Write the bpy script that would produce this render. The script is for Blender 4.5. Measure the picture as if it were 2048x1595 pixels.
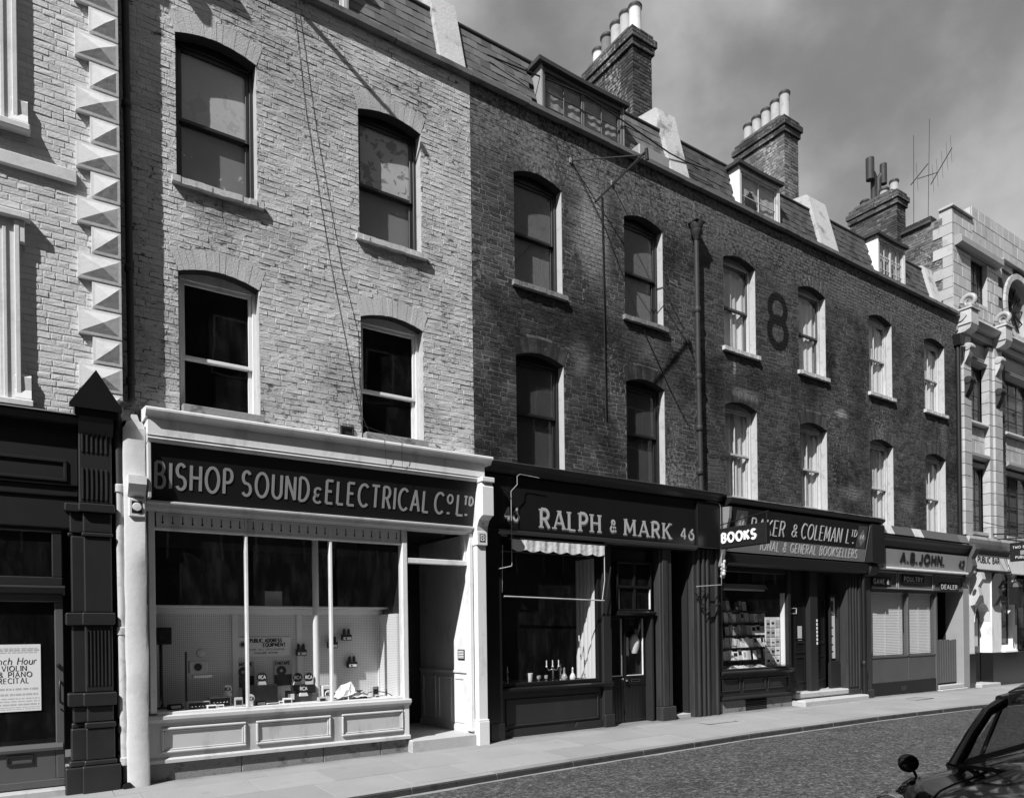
import bpy, math, random
import numpy as np
from mathutils import Vector, Matrix, Euler

for o in list(bpy.data.objects):
    bpy.data.objects.remove(o, do_unlink=True)
scene = bpy.context.scene
COL = scene.collection
R = math.radians
random.seed(7)

# ------------------------------------------------------------------ camera
# X runs along the terrace (to the right), Y into the houses, Z up; the terrace front is y = 0
cam_d = bpy.data.cameras.new('camera')
cam_d.sensor_width = 36.0
cam_d.lens = 36.0 * 1451.0 / 2048.0
cam_d.shift_x = 0.0
cam_d.shift_y = (1265.0 - 797.5) / 2048.0          # rising front of the view camera
cam_d.clip_start = 0.05
cam_d.clip_end = 2000
cam = bpy.data.objects.new('camera', cam_d)
COL.objects.link(cam)
cam.location = (0.0, -9.73, 1.71)
cam.rotation_euler = (Matrix.Rotation(-math.atan2(1451.0, 2141.0), 4, 'Z') @ Matrix.Rotation(R(90), 4, 'X')
                      @ Matrix.Rotation(-0.013, 4, 'Z')).to_euler()
scene.camera = cam

# ------------------------------------------------------------------ sun and sky
SUN = Vector((2.1, 1.0, -2.37)).normalized()       # direction the light travels
SUN_EL = math.asin(-SUN.z)
sun_d = bpy.data.lights.new('sun', 'SUN')
sun_d.energy = 5.0
sun_d.angle = R(0.5)
sun_d.color = (1.0, 1.0, 1.0)                       # black and white photograph
sun = bpy.data.objects.new('sun', sun_d)
COL.objects.link(sun)
sun.rotation_euler = (-SUN).to_track_quat('Z', 'Y').to_euler()
sun.location = (-30, -20, 40)

world = bpy.data.worlds.new('World')
scene.world = world
world.use_nodes = True
wt = world.node_tree
wt.nodes.clear()
def wn(t, **k):
    n = wt.nodes.new(t)
    for a, b in k.items():
        setattr(n, a, b)
    return n
w_out = wn('ShaderNodeOutputWorld')
w_bg = wn('ShaderNodeBackground')
w_sky = wn('ShaderNodeTexSky', sky_type='NISHITA')
w_sky.sun_disc = False
w_sky.sun_elevation = SUN_EL
w_sky.sun_rotation = math.atan2(-SUN.x, -SUN.y)
w_sky.air_density = 1.0
w_sky.dust_density = 0.6
w_sky.ozone_density = 1.0
w_bw = wn('ShaderNodeRGBToBW')
wt.links.new(w_sky.outputs[0], w_bw.inputs[0])
# broken summer cloud over the whole sky
w_tc = wn('ShaderNodeTexCoord')
w_dv = wn('ShaderNodeVectorMath', operation='MULTIPLY')
w_dv.inputs[1].default_value = (1.0, 1.0, 1.25)       # cloud lies in flattened heaps
wt.links.new(w_tc.outputs['Generated'], w_dv.inputs[0])
w_n = wn('ShaderNodeTexNoise')
w_n.inputs['Scale'].default_value = 2.2
w_n.inputs['Detail'].default_value = 9.0
w_n.inputs['Roughness'].default_value = 0.52
w_n.inputs['Distortion'].default_value = 0.0
w_off = wn('ShaderNodeVectorMath', operation='ADD')
w_off.inputs[1].default_value = (13.0, 3.0, 1.0)
wt.links.new(w_dv.outputs[0], w_off.inputs[0])
wt.links.new(w_off.outputs[0], w_n.inputs['Vector'])
w_r = wn('ShaderNodeMapRange'); w_r.interpolation_type = 'SMOOTHSTEP'
w_r.inputs[1].default_value = 0.42; w_r.inputs[2].default_value = 0.66
w_r.inputs[3].default_value = 0.26; w_r.inputs[4].default_value = 1.0
wt.links.new(w_n.outputs[0], w_r.inputs[0])
w_mix = wn('ShaderNodeMix', data_type='FLOAT')
w_mix.inputs[3].default_value = 8.2                 # radiance of the cloud before strength
wt.links.new(w_r.outputs[0], w_mix.inputs[0])
wt.links.new(w_bw.outputs[0], w_mix.inputs[2])
wt.links.new(w_mix.outputs[0], w_bg.inputs[0])
w_bg.inputs[1].default_value = 0.05
wt.links.new(w_bg.outputs[0], w_out.inputs[0])

vs = scene.view_settings
vs.view_transform = 'Standard'
vs.look = 'None'
vs.exposure = 0.5
vs.gamma = 1.0
vs.use_curve_mapping = False
scene.render.engine = 'CYCLES'
scene.cycles.max_bounces = 6
scene.cycles.diffuse_bounces = 3
scene.cycles.glossy_bounces = 3
scene.cycles.transparent_max_bounces = 8
scene.cycles.caustics_reflective = False
scene.cycles.caustics_refractive = False

# ------------------------------------------------------------------ materials
MATS = {}
def nmat(name):
    m = bpy.data.materials.new(name)
    m.use_nodes = True
    nt = m.node_tree
    b = nt.nodes['Principled BSDF']
    return m, nt, b
def mth(nt, op, a, b=None, c=None, clamp=False):
    n = nt.nodes.new('ShaderNodeMath'); n.operation = op; n.use_clamp = clamp
    for i, x in enumerate((a, b, c)):
        if x is None: continue
        if isinstance(x, (int, float)): n.inputs[i].default_value = x
        else: nt.links.new(x, n.inputs[i])
    return n.outputs[0]
def noise(nt, vec, scale, detail=3, rough=.55, dist=0):
    n = nt.nodes.new('ShaderNodeTexNoise')
    n.inputs['Scale'].default_value = scale
    n.inputs['Detail'].default_value = detail
    n.inputs['Roughness'].default_value = rough
    n.inputs['Distortion'].default_value = dist
    if vec is not None: nt.links.new(vec, n.inputs['Vector'])
    return n.outputs[0]
def ramp(nt, x, a, b, lo=0., hi=1., smooth=True):
    n = nt.nodes.new('ShaderNodeMapRange')
    if smooth: n.interpolation_type = 'SMOOTHSTEP'
    n.inputs[1].default_value = a; n.inputs[2].default_value = b
    n.inputs[3].default_value = lo; n.inputs[4].default_value = hi
    nt.links.new(x, n.inputs[0])
    return n.outputs[0]
def pos(nt, scale=None):
    g = nt.nodes.new('ShaderNodeNewGeometry')
    if scale is None: return g.outputs['Position']
    m = nt.nodes.new('ShaderNodeVectorMath'); m.operation = 'MULTIPLY'
    nt.links.new(g.outputs['Position'], m.inputs[0]); m.inputs[1].default_value = scale
    return m.outputs[0]
def isl(nt):
    g = nt.nodes.new('ShaderNodeNewGeometry'); o = nt.nodes.new('ShaderNodeObjectInfo')
    return mth(nt, 'FRACT', mth(nt, 'ADD', g.outputs['Random Per Island'], o.outputs['Random']))
def mixf(nt, f, a, b):
    n = nt.nodes.new('ShaderNodeMix'); n.data_type = 'FLOAT'
    for i, x in ((0, f), (2, a), (3, b)):
        if isinstance(x, (int, float)): n.inputs[i].default_value = x
        else: nt.links.new(x, n.inputs[i])
    return n.outputs[0]
def bump(nt, b, h, strength, dist=.01):
    n = nt.nodes.new('ShaderNodeBump')
    n.inputs['Strength'].default_value = strength
    n.inputs['Distance'].default_value = dist
    nt.links.new(h, n.inputs['Height'])
    nt.links.new(n.outputs[0], b.inputs['Normal'])
def col(nt, b, v):
    """grey value socket or number into base colour"""
    if isinstance(v, (int, float)):
        b.inputs['Base Color'].default_value = (v, v, v, 1)
    else:
        nt.links.new(v, b.inputs['Base Color'])
def M(name, v, var=.12, scale=4., rough=.7, spec=.35, metal=0., fine=.08, fscale=60., bstr=0., bscale=80.,
      bdist=.004, grain=None, stain=0., sscale=1.3, coat=0., rnd=0.):
    """plain grey surface: broad tone, fine grain, stains, bump"""
    if name in MATS: return MATS[name]
    m, nt, b = nmat(name)
    p = pos(nt, grain)
    n1 = noise(nt, p, scale, 4)
    n2 = noise(nt, p, fscale, 2)
    x = mth(nt, 'MULTIPLY_ADD', mth(nt, 'SUBTRACT', n1, .5), 2 * var, 1.0)
    x = mth(nt, 'MULTIPLY', x, mth(nt, 'MULTIPLY_ADD', mth(nt, 'SUBTRACT', n2, .5), 2 * fine, 1.0))
    if rnd: x = mth(nt, 'MULTIPLY', x, mth(nt, 'MULTIPLY_ADD', mth(nt, 'SUBTRACT', isl(nt), .5), 2 * rnd, 1.0))
    if stain:
        s = ramp(nt, noise(nt, p, sscale, 6, .65), .5, .68, 1.0, 1.0 - stain)
        x = mth(nt, 'MULTIPLY', x, s)
    col(nt, b, mth(nt, 'MULTIPLY', x, v))
    b.inputs['Roughness'].default_value = rough
    b.inputs['Specular IOR Level'].default_value = spec
    b.inputs['Metallic'].default_value = metal
    b.inputs['Coat Weight'].default_value = coat
    if bstr: bump(nt, b, noise(nt, p, bscale, 4, .6), bstr, bdist)
    MATS[name] = m
    return m

M('paint_white', .70, .07, 2, .5, .35, fine=.05, bstr=.2, bscale=26, stain=.22, sscale=3.5, grain=(1, 1, .45))
M('paint_cream', .49, .08, 2, .5, .35, fine=.05, bstr=.2, bscale=26, stain=.25, sscale=3.5, grain=(1, 1, .45))
M('reveal_paint', .42, .10, 5, .65, .3, stain=.25, sscale=6, bstr=.25, bscale=30)
M('paint_white_worn', .48, .12, 6, .65, .3, stain=.30, sscale=5, bstr=.25, bscale=40)
M('render_white', .62, .08, 3, .8, .2, stain=.15, sscale=3, bstr=.3, bscale=16, bdist=.01)
M('paint_black', .011, .2, 3, .28, .5, fine=.1, bstr=.06, bscale=25)
M('paint_black_flat', .010, .25, 6, .5, .4, bstr=.1, bscale=30)
M('paint_dark', .021, .25, 4, .38, .45, stain=.2, bstr=.12, bscale=25)
M('wood_dark', .022, .3, 3, .45, .4, grain=(1, 1, .12), bstr=.25, bscale=30)
M('wood_brown', .036, .35, 2.5, .5, .35, grain=(6, 6, .5), fscale=20, fine=.2, bstr=.25, bscale=16, stain=.3, sscale=3)
M('paint_grey', .28, .08, 3, .5, .4, fine=.03, bstr=.08, bscale=20, stain=.08)
M('paint_midgrey', .085, .1, 3, .5, .4, fine=.04, bstr=.08, bscale=20, stain=.12)
M('stone_light', .50, .12, 5, .85, .2, stain=.22, sscale=6, bstr=.5, bscale=40, bdist=.01)
M('stone_sill', .52, .18, 7, .85, .2, stain=.55, sscale=7, bstr=.6, bscale=35, bdist=.012)
M('stone_sooty', .22, .3, 6, .85, .2, stain=.6, sscale=6, bstr=.6, bscale=35, bdist=.012)
M('stone_step', .42, .12, 4, .8, .25, stain=.2, sscale=4, bstr=.4, bscale=40)
M('coping_stone', .17, .2, 4, .85, .2, stain=.45, sscale=3, bstr=.5, bscale=30)
M('render_party', .44, .16, 2.5, .85, .2, stain=.55, sscale=2.6, bstr=.5, bscale=20, bdist=.015)
M('lead', .13, .2, 4, .55, .4, bstr=.3, bscale=12)
M('slate', .11, .25, 3, .6, .35, rnd=.35, stain=.3, sscale=3, bstr=.35, bscale=45, grain=(1, 1, .4))
M('slate_dark', .060, .3, 3, .65, .3, rnd=.35, bstr=.3, bscale=45)
M('roof_felt', .05, .2, 3, .9, .1)
M('pot_pale', .56, .08, 5, .75, .25, stain=.15, sscale=5)
M('pot_buff', .36, .12, 4, .8, .2, stain=.35, sscale=4)
M('pot_sooty', .15, .25, 4, .85, .2, stain=.3)
M('iron_black', .014, .3, 6, .45, .4, bstr=.2, bscale=40)
M('iron_old', .035, .35, 5, .6, .3, stain=.3, bstr=.3, bscale=30)
M('soot_and_shade', .035, .3, 6, .9, .1, bstr=.3, bscale=40)  # near-black standing in for shade on window soffits and jambs
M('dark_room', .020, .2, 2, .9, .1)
M('dark_floor', .05, .2, 2, .8, .2)
M('curtain_white', .62, .06, 3, .85, .1, fine=.03, grain=(9, 9, .6), bstr=.3, bscale=6, bdist=.03)
M('curtain_grey', .16, .15, 3, .85, .1, grain=(9, 9, .5), bstr=.3, bscale=6, bdist=.03)
M('blind_grey', .14, .12, 3, .8, .2, stain=.25, sscale=9)
M('blind_dark', .055, .12, 3, .7, .2, fine=.04)
M('paper_white', .74, .04, 4, .85, .1, fine=.02)
M('paper_grey', .45, .08, 6, .85, .1)
M('ink', .02, .1, 4, .7, .2)
M('faience', .43, .10, 3, .4, .4, rnd=.14, stain=.25, sscale=3.0, bstr=.12, bscale=14)
M('faience_grey', .32, .08, 3, .4, .4, rnd=.12, stain=.15)
M('chrome', .62, .05, 3, .12, .5, metal=1., fine=.02)
M('silver', .70, .05, 3, .22, .5, metal=1., fine=.02)
M('car_paint', .006, .1, 3, .13, .5, fine=.03, coat=.6)
M('rubber', .02, .2, 6, .8, .2)
M('leather_dark', .03, .2, 5, .6, .3)
M('neon_tube', .80, .03, 3, .3, .5)
M('gold_leaf', .42, .15, 9, .45, .5, fine=.06, fscale=90)
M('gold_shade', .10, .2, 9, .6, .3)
M('sign_grey', .24, .06, 3, .5, .4)
M('sign_letter', .36, .05, 5, .55, .3, fine=.03)
M('sign_letter_white', .58, .06, 5, .55, .3)
M('slat_white', .78, .05, 4, .45, .4, fine=.02)
M('pegboard_frame', .74, .05, 4, .6, .3)
M('book_pale', .74, .1, 9, .7, .2, rnd=.3)
M('book_mid', .42, .2, 12, .7, .2, rnd=.4)
M('book_dark', .15, .2, 12, .7, .2, rnd=.5)
M('ceramic_white', .72, .04, 4, .2, .5, fine=.02)
M('glassware', .35, .04, 4, .08, .6, fine=.02)
M('wood_table', .09, .2, 3, .5, .4)
M('dirt', .10, .4, 9, .95, .1, bstr=.6, bscale=30)
M('wire', .02, .1, 4, .6, .3)
M('cloth_valance', .66, .08, 9, .9, .1, stain=.25, sscale=9, bstr=.5, bscale=14, bdist=.02)

def glass_mat(name, tint=.98, rough=.0, ior=.48, dirt=.010):
    m = bpy.data.materials.new(name); m.use_nodes = True
    nt = m.node_tree; nt.nodes.clear()
    out = nt.nodes.new('ShaderNodeOutputMaterial')
    tr = nt.nodes.new('ShaderNodeBsdfTransparent'); tr.inputs[0].default_value = (tint, tint, tint, 1)
    gl = nt.nodes.new('ShaderNodeBsdfGlossy'); gl.inputs['Roughness'].default_value = rough
    gl.inputs[0].default_value = (.9, .9, .9, 1)
    df = nt.nodes.new('ShaderNodeBsdfDiffuse'); df.inputs[0].default_value = (.5, .5, .5, 1)
    lw = nt.nodes.new('ShaderNodeLayerWeight'); lw.inputs[0].default_value = .5
    fr = mth(nt, 'MULTIPLY_ADD', mth(nt, 'POWER', lw.outputs['Facing'], 5.0), ior, .02)
    bp = nt.nodes.new('ShaderNodeBump'); bp.inputs['Strength'].default_value = .06; bp.inputs['Distance'].default_value = .02
    nt.links.new(noise(nt, pos(nt), 1.7, 1), bp.inputs['Height'])
    nt.links.new(bp.outputs[0], gl.inputs['Normal'])
    mx = nt.nodes.new('ShaderNodeMixShader'); nt.links.new(fr, mx.inputs[0])
    nt.links.new(tr.outputs[0], mx.inputs[1]); nt.links.new(gl.outputs[0], mx.inputs[2])
    m2 = nt.nodes.new('ShaderNodeMixShader')
    d = ramp(nt, noise(nt, pos(nt, (3, 3, 1)), 2.2, 5, .7), .4, .8, dirt * .3, dirt * 1.6)
    nt.links.new(d, m2.inputs[0])
    nt.links.new(mx.outputs[0], m2.inputs[1]); nt.links.new(df.outputs[0], m2.inputs[2])
    nt.links.new(m2.outputs[0], out.inputs[0])
    MATS[name] = m
glass_mat('glass')
glass_mat('glass_dirty', .88, .02, .48, .03)
glass_mat('car_glass', .62, .0, .2, .004)

def brick_mat(name, base, rnd, lo, soot_and_shade, fine=.25, patches=(), light_hi=None, bs=.55, eight=False, topband=None, pits=None):
    """fired brick: tone per brick, sooty and bleached patches with their own shapes"""
    m, nt, b = nmat(name)
    p = pos(nt)
    t = isl(nt)
    x = mth(nt, 'MULTIPLY_ADD', mth(nt, 'SUBTRACT', t, .5), 2 * rnd, 1.0)
    x = mth(nt, 'MULTIPLY', x, mth(nt, 'MULTIPLY_ADD', mth(nt, 'SUBTRACT', noise(nt, p, 38, 4, .65), .5), 2 * fine, 1.0))
    big = noise(nt, p, .55, 7, .68, .5)
    x = mth(nt, 'MULTIPLY', x, ramp(nt, big, .42, .66, 1.0 + lo, 1.0 - soot_and_shade))
    v = mth(nt, 'MULTIPLY', x, base)
    if light_hi:
        # lime bloom and old whitewash clinging to single bricks
        amt, thr, sc = light_hi
        sp = mth(nt, 'MULTIPLY', noise(nt, p, sc, 5, .7), noise(nt, pos(nt, (1, 1, .45)), .8, 4, .6))
        msk = ramp(nt, sp, thr, thr + .07)
        v = mixf(nt, msk, v, amt)
    sep = nt.nodes.new('ShaderNodeSeparateXYZ'); nt.links.new(p, sep.inputs[0])
    wob = mth(nt, 'MULTIPLY', mth(nt, 'SUBTRACT', noise(nt, p, 2.2, 5, .65), .5), 1.5)
    for (px, pz, rx, rz, amt, mixv) in patches:
        dx = mth(nt, 'DIVIDE', mth(nt, 'SUBTRACT', sep.outputs[0], px), rx)
        dz = mth(nt, 'DIVIDE', mth(nt, 'SUBTRACT', sep.outputs[2], pz), rz)
        d = mth(nt, 'SQRT', mth(nt, 'ADD', mth(nt, 'MULTIPLY', dx, dx), mth(nt, 'MULTIPLY', dz, dz)))
        d = mth(nt, 'ADD', d, wob)
        f = ramp(nt, d, .25, 1.1, mixv, 0.)
        sp = ramp(nt, noise(nt, p, 16, 3, .7), .32, .56, .35, 1.0)
        v = mixf(nt, mth(nt, 'MULTIPLY', f, sp), v, amt)
    if topband:
        z0, z1, amt, mixv = topband
        f = ramp(nt, mth(nt, 'ADD', sep.outputs[2], mth(nt, 'MULTIPLY', wob, .9)), z0, z1, 0., mixv)
        sp = ramp(nt, noise(nt, p, 13, 4, .75), .40, .60, 0., 1.0)
        v = mixf(nt, mth(nt, 'MULTIPLY', f, sp), v, amt)
    if eight:
        # a large figure 8 once painted on the wall
        rings = None
        for (cx, cz, rx, rz) in ((13.66, 8.64, .27, .27), (13.66, 8.13, .29, .30)):
            dx = mth(nt, 'DIVIDE', mth(nt, 'SUBTRACT', sep.outputs[0], cx), rx)
            dz = mth(nt, 'DIVIDE', mth(nt, 'SUBTRACT', sep.outputs[2], cz), rz)
            d = mth(nt, 'SQRT', mth(nt, 'ADD', mth(nt, 'MULTIPLY', dx, dx), mth(nt, 'MULTIPLY', dz, dz)))
            r = ramp(nt, mth(nt, 'ABSOLUTE', mth(nt, 'SUBTRACT', d, 1.0)), .27, .36, 1., 0.)
            rings = r if rings is None else mth(nt, 'MAXIMUM', rings, r)
        v = mixf(nt, mth(nt, 'MULTIPLY', rings, .95), v, .006)
    if pits:
        thr, psc, pv, amt = pits                         # lost pointing and spalled spots
        pn = mth(nt, 'ADD', noise(nt, pos(nt, (.55, 1, 1.5)), psc, 4, .6), mth(nt, 'MULTIPLY', mth(nt, 'SUBTRACT', big, .5), .35))
        v = mixf(nt, ramp(nt, pn, thr, thr + .06, 0., amt), v, pv)
    col(nt, b, v)
    b.inputs['Roughness'].default_value = .88
    b.inputs['Specular IOR Level'].default_value = .2
    bump(nt, b, noise(nt, p, 46, 5, .7), bs, .012)
    MATS[name] = m
brick_mat('brick_pale', .54, .11, .05, .32, .30, patches=((3.2, 9.0, .9, .9, .30, .6), (4.3, 8.1, .35, 1.2, .32, .5), (2.15, 7.12, .62, .22, .20, .75), (4.6, 7.1, .62, .25, .22, .7), (2.9, 7.0, .7, .35, .30, .5), (5.2, 6.9, .5, .3, .34, .5), (1.3, 4.9, .3, .8, .24, .6), (3.0, 10.1, 1.6, .25, .26, .6)), bs=1.0, pits=(.585, 15, .09, .85))
brick_mat('brick_pale_arch', .50, .05, .05, .2, .2, bs=.8, pits=(.70, 9, .15, .6))
brick_mat('mortar_pale', .50, .0, .10, .35, .35, bs=1.0, pits=(.53, 7, .06, .9))
BLOOM46 = ((8.45, 8.75, .55, 1.0, .34, .85), (8.2, 9.6, .6, .35, .22, .5), (9.7, 7.0, .7, .35, .20, .5), (8.1, 6.5, .25, .5, .22, .5),
           (10.4, 6.0, .5, .9, .10, .5))
DARK46 = ((8.0, 7.0, 2.4, .55, .014, .8), (8.9, 8.9, .20, .9, .012, .7))
brick_mat('brick_sooty', .042, .38, .55, .62, .45, patches=BLOOM46 + DARK46, light_hi=(.20, .305, 14), bs=.9, topband=(9.0, 9.8, .21, .75))
brick_mat('mortar_sooty', .165, .0, .2, .6, .4, patches=DARK46, bs=.6)
BLOOM44 = ((16.0, 6.75, .3, .12, .40, .8), (12.2, 7.1, .06, .3, .34, .8), (12.6, 6.6, .6, .15, .26, .5), (16.6, 9.6, 2.0, .5, .13, .6),
           (20.9, 7.0, .25, 1.2, .16, .5), (16.4, 4.9, .7, .25, .24, .6), (19.0, 4.9, .5, .3, .2, .5))
DARK44 = ((14.2, 7.1, 1.6, .35, .014, .6), (16.9, 6.8, .5, 1.6, .016, .5), (19.1, 7.6, .35, .8, .016, .6))
brick_mat('brick_dark', .040, .38, .55, .60, .45, patches=BLOOM44 + DARK44, light_hi=(.18, .31, 14), bs=.9, eight=True, topband=(8.9, 9.8, .18, .75))
brick_mat('mortar_dark', .115, .0, .2, .6, .4, patches=DARK44, bs=.6, eight=True)
brick_mat('brick_added_houses', .07, .2, .2, .4, .3)
brick_mat('brick_painted', .58, .05, .03, .07, .08, bs=.6)
brick_mat('mortar_painted', .54, .0, .03, .08, .10, bs=.6)
brick_mat('brick_chimney', .065, .55, .2, .4, .35, light_hi=(.26, .32, 12), bs=.7)
brick_mat('mortar_chimney', .05, 0., .2, .5, .4)
brick_mat('brick_chimney_pale', .12, .5, .2, .4, .35, light_hi=(.34, .30, 12), bs=.7)
brick_mat('mortar_chimney_pale', .16, 0., .2, .5, .4)

# ------------------------------------------------------------------ mesh helpers
XF = None                                           # moves measured points to a plane in front of the wall
WO = {}                                             # world origin of unrotated objects
def mt(m):
    return MATS[m] if isinstance(m, str) else m
def link(o, parent=None, at=(0, 0, 0), local=False):
    COL.objects.link(o)
    at = Vector(at)
    if parent is not None:
        o.parent = parent
        o.location = at if local else at - WO[parent.name]
    else:
        o.location = at
    if not local: WO[o.name] = at
    return o
def tag(o, label=None, cat=None, group=None, kind=None):
    if label: o['label'] = label
    if cat: o['category'] = cat
    if group: o['group'] = group
    if kind: o['kind'] = kind
    return o
def thing(name, label, cat, loc=(0, 0, 0), group=None, rot=(0, 0, 0), kind=None):
    o = bpy.data.objects.new(name, None)
    o.empty_display_size = .1
    link(o, None, XF(loc) if XF else loc)
    o.rotation_euler = rot
    return tag(o, label, cat, group, kind)

class MB:
    """collects shapes; build() links them as one mesh object"""
    def __init__(s):
        s.v = []; s.f = []
    def add(s, vs, fs):
        n = len(s.v); s.v += [tuple(p) for p in vs]; s.f += [tuple(i + n for i in f) for f in fs]; return s
    def box(s, x0, x1, y0, y1, z0, z1, c=0.):
        if c <= 0:
            return s.add([(x0, y0, z0), (x1, y0, z0), (x1, y1, z0), (x0, y1, z0), (x0, y0, z1), (x1, y0, z1), (x1, y1, z1), (x0, y1, z1)],
                  [(0, 3, 2, 1), (4, 5, 6, 7), (0, 1, 5, 4), (1, 2, 6, 5), (2, 3, 7, 6), (3, 0, 4, 7)])
        c = min(c, (x1 - x0) * .45, (y1 - y0) * .45, (z1 - z0) * .45)
        vs = []; idx = {}
        for i, (x, sx) in enumerate(((x0, 1), (x1, -1))):
            for j, (y, sy) in enumerate(((y0, 1), (y1, -1))):
                for k, (z, sz) in enumerate(((z0, 1), (z1, -1))):
                    for a in range(3):
                        p = [x + sx * c, y + sy * c, z + sz * c]
                        p[a] = (x, y, z)[a]
                        idx[i, j, k, a] = len(vs); vs.append(p)
        fs = []
        q = [(0, 0), (1, 0), (1, 1), (0, 1)]
        for e in (0, 1):
            fs.append([idx[e, b, d, 0] for b, d in q]); fs.append([idx[b, e, d, 1] for b, d in q]); fs.append([idx[b, d, e, 2] for b, d in q])
        for b in (0, 1):
            for d in (0, 1):
                fs.append([idx[0, b, d, 1], idx[1, b, d, 1], idx[1, b, d, 2], idx[0, b, d, 2]])
                fs.append([idx[b, 0, d, 0], idx[b, 1, d, 0], idx[b, 1, d, 2], idx[b, 0, d, 2]])
                fs.append([idx[b, d, 0, 0], idx[b, d, 1, 0], idx[b, d, 1, 1], idx[b, d, 0, 1]])
                for g in (0, 1):
                    fs.append([idx[b, d, g, a] for a in range(3)])
        fs = list({tuple(sorted(f)): f for f in fs}.values())
        return s.add(vs, fs)
    def prism(s, poly, d0, d1, axis='x'):
        """poly: list of 2-D points in the plane across the axis (x: (y,z), y: (x,z), z: (x,y))"""
        def P(p, d):
            return (d, p[0], p[1]) if axis == 'x' else (p[0], d, p[1]) if axis == 'y' else (p[0], p[1], d)
        n = len(poly)
        vs = [P(p, d0) for p in poly] + [P(p, d1) for p in poly]
        fs = [tuple(range(n))[::-1], tuple(range(n, 2 * n))] + [(i, (i + 1) % n, n + (i + 1) % n, n + i) for i in range(n)]
        return s.add(vs, fs)
    def tube(s, path, r, n=8, cap=True):
        path = [Vector(p) for p in path]
        rs = r if isinstance(r, (list, tuple)) else [r] * len(path)
        rings = []; a = None
        for i, p in enumerate(path):
            t = ((path[min(i + 1, len(path) - 1)] - p).normalized() + (p - path[max(i - 1, 0)]).normalized())
            t = t.normalized() if t.length > 1e-6 else Vector((0, 0, 1))
            if a is None:
                a = t.orthogonal().normalized()
            a = (a - t * a.dot(t)).normalized(); b = t.cross(a)
            rings.append([p + (a * math.cos(2 * math.pi * k / n) + b * math.sin(2 * math.pi * k / n)) * rs[i] for k in range(n)])
        vs = [q for rg in rings for q in rg]; fs = []
        for i in range(len(path) - 1):
            for k in range(n):
                fs.append((i * n + k, i * n + (k + 1) % n, (i + 1) * n + (k + 1) % n, (i + 1) * n + k))
        if cap:
            fs += [tuple(range(n))[::-1], tuple(range((len(path) - 1) * n, len(path) * n))]
        return s.add(vs, fs)
    def lathe(s, prof, c=(0, 0, 0), n=16, axis='z', cap=True):
        """prof: list of (radius, height)"""
        vs = []; fs = []
        for r, h in prof:
            for k in range(n):
                a = 2 * math.pi * k / n
                u, w = r * math.cos(a), r * math.sin(a)
                vs.append((c[0] + u, c[1] + w, c[2] + h) if axis == 'z' else (c[0] + u, c[1] + h, c[2] + w) if axis == 'y' else (c[0] + h, c[1] + u, c[2] + w))
        for i in range(len(prof) - 1):
            for k in range(n):
                fs.append((i * n + k, i * n + (k + 1) % n, (i + 1) * n + (k + 1) % n, (i + 1) * n + k))
        if cap:
            if prof[0][0] > 1e-5: fs.append(tuple(range(n))[::-1])
            if prof[-1][0] > 1e-5: fs.append(tuple(range((len(prof) - 1) * n, len(prof) * n)))
        return s.add(vs, fs)
    def frame(s, x0, x1, z0, z1, w, y0, y1, c=.004):
        """rectangular moulding lying in a wall plane"""
        s.box(x0, x1, y0, y1, z0, z0 + w, c); s.box(x0, x1, y0, y1, z1 - w, z1, c)
        s.box(x0, x0 + w, y0 + .001, y1, z0 + w, z1 - w, c); s.box(x1 - w, x1, y0 + .001, y1, z0 + w, z1 - w, c)
        return s
    def mesh(s, name, smooth=None):
        me = bpy.data.meshes.new(name)
        me.from_pydata(s.v, [], s.f)
        me.update()
        if smooth is not None:
            me.polygons.foreach_set('use_smooth', [True] * len(me.polygons))
            me.set_sharp_from_angle(angle=R(smooth))
        return me
    def build(s, name, mat, parent=None, smooth=None, local=False, at=None, kind=None):
        if XF and not local: s.v = [XF(q) for q in s.v]
        me = s.mesh(name, smooth)
        me.materials.append(mt(mat))
        o = bpy.data.objects.new(name, me)
        if at is None:
            link(o, parent, (0, 0, 0), local)
        else:
            link(o, parent, at, local)
        if kind: o['kind'] = kind
        return o
def inst(name, me, parent, at, scale=(1, 1, 1), rot=None, local=False):
    o = bpy.data.objects.new(name, me)
    link(o, parent, at, local)
    o.scale = scale
    if rot: o.rotation_euler = rot
    return o

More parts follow.
